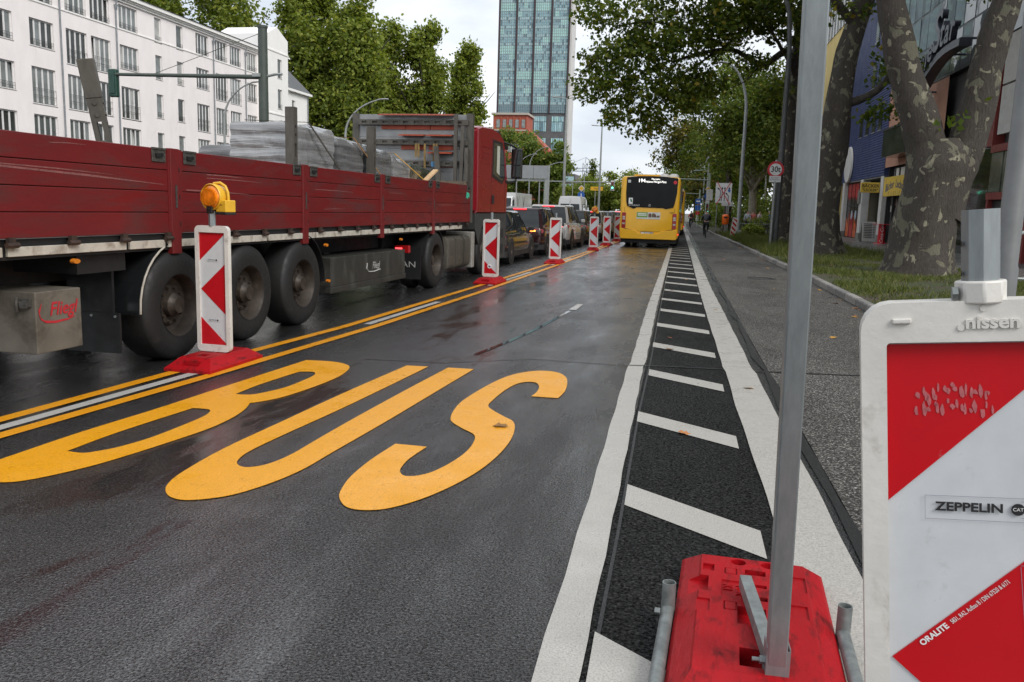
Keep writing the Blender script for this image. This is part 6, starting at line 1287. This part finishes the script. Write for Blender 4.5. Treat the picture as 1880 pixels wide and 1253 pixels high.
def stander(label, loc, jacket, legs, hairm, rz=0):
    t = thing('person', label, 'person', loc, rz, 'people standing behind the bicycles')
    V = [(0,0,.95),(0,.01,1.2),(0,.0,1.42),(0,.01,1.53),(0,.02,1.60),(0,.03,1.70),(.18,0,1.41),(.24,.03,1.14),(.23,.12,.92),(-.18,0,1.41),(-.24,.03,1.14),(-.23,.12,.92),(.09,0,.9),(.10,.02,.5),(.10,-.02,.09),(.10,.10,.05),(-.09,0,.9),(-.10,.02,.5),(-.10,-.02,.09),(-.10,.10,.05)]
    E = [(0,1),(1,2),(2,3),(3,4),(4,5),(2,6),(6,7),(7,8),(2,9),(9,10),(10,11),(0,12),(12,13),(13,14),(14,15),(0,16),(16,17),(17,18),(18,19)]
    skin('body', V, E, [.13,.13,.13,.055,.085,.075,.06,.045,.03,.06,.045,.03,.09,.06,.04,.04,.09,.06,.04,.04], SKINM, t)
    skin('jacket', V[:4]+V[6:8]+[(.23,.10,.97)]+V[9:11]+[(-.23,.10,.97)], [(0,1),(1,2),(2,3),(2,4),(4,5),(5,6),(2,7),(7,8),(8,9)], [.165,.165,.16,.075,.085,.065,.05,.085,.065,.05], jacket, t)
    skin('trousers', [V[0]]+V[12:15]+V[16:19], [(0,1),(1,2),(2,3),(0,4),(4,5),(5,6)], [.16,.11,.08,.06,.11,.08,.06], legs, t); skin('hair', [(0,.01,1.66),(0,.0,1.75)], [(0,1)], [.098,.085], hairm, t); return t
for i, (x, y, c_, lab_) in enumerate(((5.25,69,(.30,.32,.33),'person in a pale grey top behind the parked bicycles'),(5.75,70,(.45,.12,.10),'person in a reddish top behind the parked bicycles'),(6.15,69,(.5,.42,.4),'person in a beige top behind the parked bicycles'),(6.75,68,(.05,.09,.20),'person in a blue jacket at the right behind the parked bicycles'))):
    stander(lab_, (x, y, .12), M('top_%d' % i, c_, .7), M('black_trousers', (.013,.013,.015)), M('dark_hair', (.02,.016,.013)) if i != 3 else M('grey_hair', (.4,.38,.36), .7), R(150+i*40))
# ------------------------------------------------------------------ trees, shrubs, fallen leaves
BARK = bark('plane_tree_bark'); BARKD = M('dark_branch_bark', (.05,.042,.034), .85, var=.3, sc=6, bmp=.5, bsc=20)
LEAF_DK = leaf_mat('plane_leaves', [(0, (.045,.078,.013)), (.45, (.092,.142,.020)), (.8, (.16,.205,.030)), (.955, (.22,.24,.035)), (1, (.40,.29,.045))], .52)
LEAF_MD = leaf_mat('street_tree_leaves', [(0, (.072,.12,.024)), (.5, (.145,.21,.04)), (.85, (.23,.29,.06)), (1, (.33,.32,.08))], .5)
LEAF_LT = leaf_mat('light_tree_leaves', [(0, (.10,.145,.024)), (.5, (.20,.26,.044)), (.85, (.30,.35,.065)), (1, (.38,.37,.075))], .48)
LEAF_YL = leaf_mat('yellowing_leaves', [(0, (.045,.055,.012)), (.4, (.10,.11,.022)), (.75, (.19,.17,.03)), (1, (.34,.27,.05))], .35)
def leaves(clumps, n, size, seed, mat, name='crown', shape='kite', droop=.35):
    """clumps: (x, y, z, rx, ry, rz); small leaf faces spread through and mostly near the skin of every clump"""
    g = np.random.default_rng(seed); Cc = np.array([c[:6] for c in clumps], float); w = (Cc[:,3]*Cc[:,4]*Cc[:,5])**.75; w /= w.sum()
    idx = g.choice(len(Cc), n, p=w); d = g.normal(size=(n,3)); d /= np.linalg.norm(d, axis=1)[:,None]
    lump = 1 + .16*np.sin(d[:,0]*5+idx)+.13*np.sin(d[:,1]*6+idx*2)+.12*np.sin(d[:,2]*7+idx*3)
    rad = np.clip(g.random(n)**.36, 0, 1)*lump*(1+.10*g.normal(size=n)*(g.random(n) < .25))
    P = Cc[idx,:3] + d*rad[:,None]*Cc[idx,3:6]
    # local twigs: pull leaves into little bunches
    k = max(8, n//14); ctr = P[g.integers(0, n, k)]; own = g.integers(0, k, n); m = g.random(n) < .6
    P[m] = ctr[own[m]] + g.normal(size=(m.sum(),3))*np.array([.30,.30,.22])*size*3.2
    nrm = d*.6 + g.normal(size=(n,3))*.55 + np.array([0,0,.45]); nrm /= np.linalg.norm(nrm, axis=1)[:,None]
    a = g.normal(size=(n,3)); a[:,2] -= droop; a -= nrm*(a*nrm).sum(1)[:,None]; a /= np.linalg.norm(a, axis=1)[:,None]; b = np.cross(nrm, a)
    s = size*(.6+.8*g.random(n)); 
    if shape == 'kite': pat = [(-.5,0),(0,.36),(.55,0),(0,-.36)]
    else: pat = [(-.5,.0),(-.30,.34),(-.02,.22),(.12,.50),(.26,.18),(.62,0),(.26,-.18),(.12,-.50),(-.02,-.22),(-.30,-.34)]
    V = np.stack([P + (a*u + b*v + nrm*(-.18*abs(v)))*s[:,None] for u, v in pat], 1).reshape(-1,3)
    return np_mesh(name, V, len(pat), mat)
def limb(mb, pts, r0, r1, n=9, wob=0.0, seed=0):
    q_ = random.Random(seed); P = [Vector(p) for p in pts]; out = []; m = 4
    for i in range(len(P)-1):
        p0, p1, p2, p3 = P[max(0,i-1)], P[i], P[i+1], P[min(len(P)-1,i+2)]
        for k in range(m):
            t = k/m; out.append(.5*((2*p1)+(-p0+p2)*t+(2*p0-5*p1+4*p2-p3)*t*t+(-p0+3*p1-3*p2+p3)*t**3) + Vector((q_.uniform(-wob,wob),q_.uniform(-wob,wob),0)))
    out.append(P[-1]); rs = [r0+(r1-r0)*(i/(len(out)-1))**.8 for i in range(len(out))]
    mb.tube(out, [r*(1+q_.uniform(-.05,.05)) for r in rs], n); return out
# --- three big plane trees on the verge
def trunk_loft(mb, rows, n=20, seed=0, flare=.0):
    q_ = random.Random(seed); ph = [q_.uniform(0,6) for _ in range(4)]; S = []
    fine_rows = []
    for a, b in zip(rows, rows[1:]):
        for k in range(4): fine_rows.append(tuple(a[j]+(b[j]-a[j])*k/4 for j in range(4)))
    fine_rows.append(rows[-1])
    for (x, y, z, r) in fine_rows:
        ring = []
        for k in range(n):
            t = 2*PI*k/n; f = 1+.06*math.sin(3*t+ph[0]+z*.6)+.045*math.sin(5*t+ph[1]-z*1.1)+.03*math.sin(7*t+z*2.3+ph[3])+q_.uniform(-.02,.02)
            if z < .7: f += (.7-z)*.22*(.5+.5*math.sin(5*t+ph[2]))
            ring.append((x+r*f*math.cos(t), y+r*f*math.sin(t), z))
        S.append(ring)
    mb.loft(S); return mb
def big_tree(name, label, trunk, limbs, clumps, n, size, seed, mat, shape='kite', group='large plane trees on the right verge'):
    x0, y0 = trunk[0][0], trunk[0][1]; t = thing(name, label, 'tree', (x0, y0, .1), 0, group); L0 = lambda p: (p[0]-x0, p[1]-y0, p[2]-.1)
    tk_ = trunk_loft(MB(), [(*L0(r_[:3]), r_[3]) for r_ in trunk], 22, seed).build('trunk', BARK, t, smooth=60)
    for i, (pts, ra, rb) in enumerate(limbs): mb = MB(); limb(mb, [L0(p) for p in pts], ra, rb, 12 if ra > .25 else 7, .02 if ra > .2 else .05, seed+i); mb.build('limb', BARK if ra > .22 else BARKD, t, smooth=60)
    me = leaves([(*L0(c[:3]), *c[3:]) for c in clumps], n, size, seed, mat, 'crown', shape); o = inst('crown', me, t); o['kind'] = 'stuff'; return t
big_tree('plane_tree', 'nearest huge plane tree, forked trunk with peeling bark', [(6.42,24.6,.0,.95),(6.42,24.6,.3,.88),(6.45,24.6,.8,.82),(6.48,24.6,1.6,.79),(6.6,24.6,2.4,.80),(6.70,24.6,3.0,.84),(6.76,24.6,3.4,.74),(6.8,24.6,3.65,.45)],
    [([(6.62,24.6,1.6),(6.45,24.6,2.8),(6.16,24.6,3.9),(5.55,24.6,5.5),(5.05,24.6,7.2),(4.5,24.8,9.4),(3.4,25.2,12.2)], .70, .22), ([(6.75,24.6,1.6),(7.0,24.6,2.7),(7.36,24.6,3.9),(7.60,24.6,5.8),(7.9,24.6,7.2),(8.4,24.4,9.6),(8.9,24,12.5)], .66, .22), ([(5.0,24.7,7.4),(3.2,23.5,9.5),(1.2,23,11)], .2, .06), ([(8.0,24.5,7.6),(9.6,23.2,9.4),(11,22.5,11.4)], .2, .06), ([(4.4,24.9,9.6),(3.2,27.5,11.8),(2.2,30,13)], .18, .05)],
    [(3.0,25,13.2,3.6,3.4,2.4),(8.6,24,13.4,3.6,3.4,2.4),(.6,23.4,12.2,2.6,2.6,1.5),(11,22,12.2,2.6,2.8,1.6),(2.2,30,13.6,3,3,1.8),(6.75,24.0,4.05,.55,.45,.30),(6.5,25.3,14.5,3.5,3.5,2)], 17000, .19, 31, LEAF_DK)
big_tree('plane_tree', 'leaning plane tree with pale blotched bark in front of the blue building', [(5.95,36.3,.0,.78),(5.9,36.3,.4,.62),(5.85,36.3,1.0,.50),(5.80,36.3,1.8,.47),(5.78,36.3,3.2,.50),(5.80,36.3,4.0,.56),(5.86,36.3,5.2,.54),(5.96,36.3,6.6,.46),(6.12,36.3,8.0,.43),(6.55,36.3,9.9,.38),(6.7,36.3,10.6,.3)],
    [([(6.6,36.3,9.9),(7.0,36.4,11.6),(7.6,36.8,14)], .3, .12), ([(6.3,36.3,8.8),(4.6,35.6,10.6),(2.6,34.8,12.2),(.5,34,13.3)], .2, .05), ([(6.0,36.3,5.9),(7.2,36.0,6.4),(8.0,35.6,7.6)], .22, .08), ([(7.6,36,7.0),(7.9,35.8,6.6),(7.7,35.6,6.0)], .06, .02)],
    [(7.4,36.6,14,3.6,3.4,2.4),(3.2,35,12.8,3.0,2.6,1.7),(.6,34,13.6,2.6,2.4,1.5),(7.75,35.8,7.3,.95,.9,1.0),(7.3,35.6,5.7,.6,.6,.55),(6.0,35.6,9.4,.8,.8,.6),(10,36,12,2.5,2.5,2)], 15000, .19, 32, LEAF_DK)
big_tree('plane_tree', 'plane tree behind the weight-limit sign whose crown hangs over the bus lane', [(5.65,48,.0,.62),(5.62,48,.4,.48),(5.6,48,1.2,.42),(5.55,48,3,.40),(5.54,48,5,.37),(5.57,48,7.5,.33),(5.6,48,9.9,.31),(5.65,48,12.5,.25)],
    [([(5.6,48,9.2),(4.9,47.6,9.9),(3.9,47,9.2),(3.3,46.6,9.3),(2.2,46,9.75),(.8,45.2,9.5),(-.8,44.4,8.9)], .23, .07), ([(5.6,48,8.6),(5.0,47,9.5),(4.2,45.8,10.3),(3.4,44.6,11.6)], .16, .05), ([(2.0,45.9,9.8),(.2,44.6,10.4),(-1.8,43.4,10.6),(-3.6,42.4,10.2)], .09, .03), ([(1.2,45.4,9.5),(-.6,44.6,8.0),(-1.8,43.8,6.6)], .06, .02), ([(5.62,48,11),(4.4,47,13),(2.4,45.6,14.6)], .18, .06), ([(3.6,46.8,9.25),(3.0,46,8.3),(2.2,45.4,7.8)], .05, .02), ([(-1.8,43.4,10.6),(-3.6,42.4,9.2),(-4.8,41.8,8.2)], .05, .02)],
    [(.8,45.4,10.6,2.6,2.4,1.5),(-1.6,43.8,9.8,2.3,2.2,1.5),(-3.5,42.6,8.6,1.9,1.8,1.1),(-3.9,42.2,10.9,1.9,1.8,1.0),(-4.5,42,7.3,1.2,1.3,.75),(-2.6,43,7.3,1.7,1.6,1.2),(-1.7,43.4,6.0,1.3,1.4,1.0),(-.4,44.2,7.6,1.7,1.7,1.3),(.9,45,8.0,1.5,1.5,.9),(2.4,46,11.6,2.4,2.4,1.5),(4.2,47,12.6,2.6,2.6,1.8),(-.8,43.6,12.6,2.6,2.4,1.4),(2.2,45.2,14.0,2.8,2.6,1.6),(5.0,46.4,10.6,1.3,1.3,.9),(3.2,45.4,9.0,.9,1.0,.45),(4.6,46.6,7.9,.8,.8,.7),(-3.2,42,5.9,.8,.9,.5)], 26000, .185, 33, LEAF_DK, 'maple')
# --- more trees along the right side
def grow(name, label, x, y, h, crown, n, size, seed, mat, r=.3, group=None, trunk_mat=None, zc=.35):
    """crown: list of clumps relative to the base, scaled by h"""
    t = thing(name, label, 'tree', (x, y, .0), 0, group); mb = MB(); q_ = random.Random(seed)
    limb(mb, [(0,0,0),(.1,0,h*.2),(-.1,.1,h*.45),(.05,0,h*.8)], r, r*.25, 10, .03, seed); mb.build('trunk', trunk_mat or BARKD, t, smooth=60)
    for i in range(7):
        a = q_.uniform(0,2*PI); z = h*q_.uniform(.25,.6); rr_ = h*q_.uniform(.12,.26); mb = MB(); limb(mb, [(0,0,z),(math.cos(a)*rr_*.5,math.sin(a)*rr_*.5,z+rr_*.5),(math.cos(a)*rr_,math.sin(a)*rr_,z+rr_*1.1)], r*.35, r*.06, 6, .03, seed+i); mb.build('limb', trunk_mat or BARKD, t, smooth=60)
    o = inst('crown', leaves(crown, n, size, seed, mat), t); o['kind'] = 'stuff'; return t
def round_crown(w, h, z0, k, seed):
    q_ = random.Random(seed); out = [(0,0,z0+(h-z0)*.5,w*.6,w*.6,(h-z0)*.42)]
    for i in range(k):
        a = q_.uniform(0,2*PI); f = q_.uniform(0,1); rr_ = w*(.75-.45*abs(f-.4)); s_ = w*q_.uniform(.22,.4); out.append((math.cos(a)*rr_, math.sin(a)*rr_, z0+(h-z0)*f, s_, s_, s_*q_.uniform(.6,.9)))
    return out
grow('street_tree', 'bushy tree behind the crossed-out lane sign', 4.0, 76, 14, round_crown(6.2, 14.2, 4.6, 18, 41), 17000, .24, 41, LEAF_MD, .42, 'park trees on the right', BARK)
grow('street_tree', 'pale-barked tree right of the crossed-out lane sign', 6.1, 77, 13.5, round_crown(5.0, 13.5, 6.4, 14, 42), 12000, .25, 42, LEAF_DK, .5, 'park trees on the right', M('pale_plane_bark', (.34,.32,.25), .8, var=.35, sc=3))
grow('street_tree', 'yellowing tree overhanging the far end of the bus lane', 3.4, 118, 13, round_crown(7.0, 13.5, 4.2, 18, 43), 13000, .34, 43, LEAF_YL, .4, 'park trees on the right')
for i, (x, y, h_, w_, m_, lab_) in enumerate(((8.5,100,16,6.5,LEAF_DK,'dark tree behind the standing people'),(12.5,112,17,7,LEAF_DK,'dark tree behind the yellow building corner'),(2.5,150,12,6,LEAF_MD,'tree closing the view right of the second bus'),(9,140,15,7,LEAF_MD,'tree deep in the park on the right'),(-.5,185,13,5,LEAF_DK,'small dark tree at the end of the road behind the bus'))):
    grow('park_tree', lab_, x, y, h_, round_crown(w_, h_, 2.6, 14, 50+i), 8500, .40, 50+i, m_, .35, 'park trees on the right')
def shrub(label, x, y, w, h, n, size, seed, mat):
    t = thing('shrub', label, 'shrub', (x, y, .1), 0, 'shrubs on the right verge'); mb = MB(); q_ = random.Random(seed)
    for i in range(6): mb.tube([(0,0,0),(q_.uniform(-.3,.3)*w,q_.uniform(-.3,.3)*w,h*.6)], [.03,.008], 5)
    mb.build('stems', BARKD, t); o = inst('crown', leaves([(0,0,h*.5,w*.8,w*.8,h*.5),(w*.5,0,h*.35,w*.5,w*.5,h*.35),(-w*.5,.2,h*.4,w*.5,w*.5,h*.35)], n, size, seed, mat), t); o['kind'] = 'stuff'; return t
for i, (x, y, w, h_, lab_) in enumerate(((3.4,97,1.8,3.0,'light green shrub beside the far cyclist'),(4.8,92,2.0,3.4,'shrub left of the pale-barked tree'),(7.2,84,2.2,3.6,'shrub behind the people at the bicycles'),(9.2,80,2.4,3.8,'large shrub right of the people at the bicycles'),(6.2,66,1.1,1.5,'low weedy shrub among the parked bicycles'),(4.9,58.6,.7,.9,'small weedy bush beside the striped verge beacon'),(5.2,88,1.8,2.6,'shrub below the park lamp'))):
    shrub(lab_, x, y, w, h_, 2200, .14 if y < 70 else .2, 70+i, LEAF_LT if i in (0,1,4,5) else LEAF_MD)
# --- tall trees on the left behind the apartment house
def poplar_crown(h, w, k, seed, z0=2.5):
    q_ = random.Random(seed); out = []
    for i in range(k):
        f = (i+.5)/k; a = q_.uniform(0,2*PI); rr_ = w*(.62*math.sin(PI*(.12+.80*f))**.7)*q_.uniform(.5,1.0); s_ = w*q_.uniform(.24,.36); out.append((math.cos(a)*rr_, math.sin(a)*rr_, z0+(h-z0)*f*.96, s_, s_, s_*q_.uniform(1.1,1.7)))
    out.append((0,0,h*.5,w*.5,w*.5,h*.38)); return out
TL = [(-46.5,104,31,7.2,'towering dense tree right of the apartment house gable'),(-40.3,102,25.5,6.0,'tall tree stepping down right of the towering one'),(-56.5,100,30,8.5,'dark tall tree behind the apartment house roof'),(-66,100,29,8,'tall tree behind the left part of the apartment roof'),(-41.2,118,26.5,5.4,'tree with a spiky top standing against the sky, left of the pair'),(-36.4,120,26.8,4.8,'tree with spiky tops in the middle of the sky gap'),(-33.2,131,26.2,4.4,'rightmost tall tree above the trailer front wall'),(-45,125,20,6,'lower tree filling in behind the pallets')]
for i, (x, y, h_, w_, lab_) in enumerate(TL):
    grow('tall_tree', lab_, x, y, h_, poplar_crown(h_, w_, 46, 80+i), 34000 if i < 2 else 22000, .46, 80+i, LEAF_LT, .5, 'tall trees on the left')
MIDT = [(-39,180,17.5,7.5,'spreading tree below the brick building'),(-31,178,17,6.5,'spreading tree below the glass tower'),(-25.8,176,14.5,4.2,'narrow tree at the foot of the glass tower'),(-46,170,15,7,'tree hidden behind the lorry cab')]
for i, (x, y, h_, w_, lab_) in enumerate(MIDT): grow('tall_tree', lab_, x, y, h_, round_crown(w_, h_, 1.5, 20, 95+i), 11000, .55, 95+i, LEAF_MD, .45, 'trees below the towers')
grow('poplar', 'slim pointed poplar in the distance left of the bus', -22.2, 220, 13.6, [(0,0,z,w_,w_,1.8) for z, w_ in ((2,1.5),(4,1.9),(6,1.9),(8,1.7),(10,1.3),(11.8,.9),(13,.5))], 4000, .45, 105, LEAF_DK, .3)
for i, (x, y, h_, w_) in enumerate(((-15.5,165,8.2,4.6),(-10.5,160,8.0,4.6),(-20,170,7.5,4))): grow('street_tree', ('bright green low tree at the end of the traffic','bright green low tree next to the bus roof edge','low green tree beside the far signs')[i], x, y, h_, round_crown(w_, h_, 1.0, 14, 110+i), 8000, .42, 110+i, LEAF_LT, .25, 'low trees at the end of the traffic')
# --- twig with leaves at the very left, fallen leaves
tl_ = thing('leafy_twig', 'small leafy twig poking in at the left picture edge', 'twig', (-15.2, 12.8, 0)); MB().tube([(-3.5,0,0),(-3.2,0,3),(-2.2,0,4.9),(-.6,0,5.25),(.05,0,5.1)], [.08,.07,.05,.02,.006], 6).build('stem', BARKD, tl_); o = inst('crown', leaves([(-.45,0,5.2,.45,.4,.22),(-.25,0,4.95,.3,.3,.14),(-1.6,0,5.3,.9,.7,.4)], 260, .14, 120, LEAF_YL, 'crown', 'maple'), tl_); o['kind'] = 'stuff'
LFm = [M('fallen_leaf_%d' % i, c, .7) for i, c in enumerate([(.42,.22,.03), (.24,.12,.03), (.16,.075,.03), (.40,.16,.05)])]
pat = [(-.5,0),(-.30,.34),(-.02,.22),(.12,.50),(.26,.18),(.62,0),(.26,-.18),(.12,-.50),(-.02,-.22),(-.30,-.34)]
fme = [MB().add([(u,v,.10*abs(v)+.04*math.sin(u*5+i)) for u, v in pat], [tuple(range(10))]).mesh('fallen_leaf', m_, recalc=False) for i, m_ in enumerate(LFm)]
q = random.Random(77); spots = [(.13,5.95,.011),(-1.16,5.75,.013),(-.02,10.6,.01),(-.05,17.2,.01),(.7,7.7,.016),(1.35,5.4,.01),(1.6,6.7,.01)]
for i in range(46):
    y = q.uniform(12,48); spots.append((kerb_x(y)-abs(q.gauss(0,.22))-.03, y, .008))
for i in range(30):
    y = q.uniform(13,30); spots.append((q.uniform(3.6,8), y, .16))
for i in range(14): spots.append((q.uniform(-.2,3), q.uniform(9,40), .012))
for x, y, z in spots:
    where = 'on the grass verge' if z > .1 else ('along the kerb of the cycle track' if x > 1.9 else 'on the painted lane markings')
    o = inst('fallen_leaf', q.choice(fme), None, (x, y, z), (q.uniform(-.2,.2), q.uniform(-.2,.2), q.uniform(0,6)), q.uniform(.07,.13)); tag(o, 'small brown or yellow fallen leaf lying '+where, 'leaf', 'fallen leaves '+where)
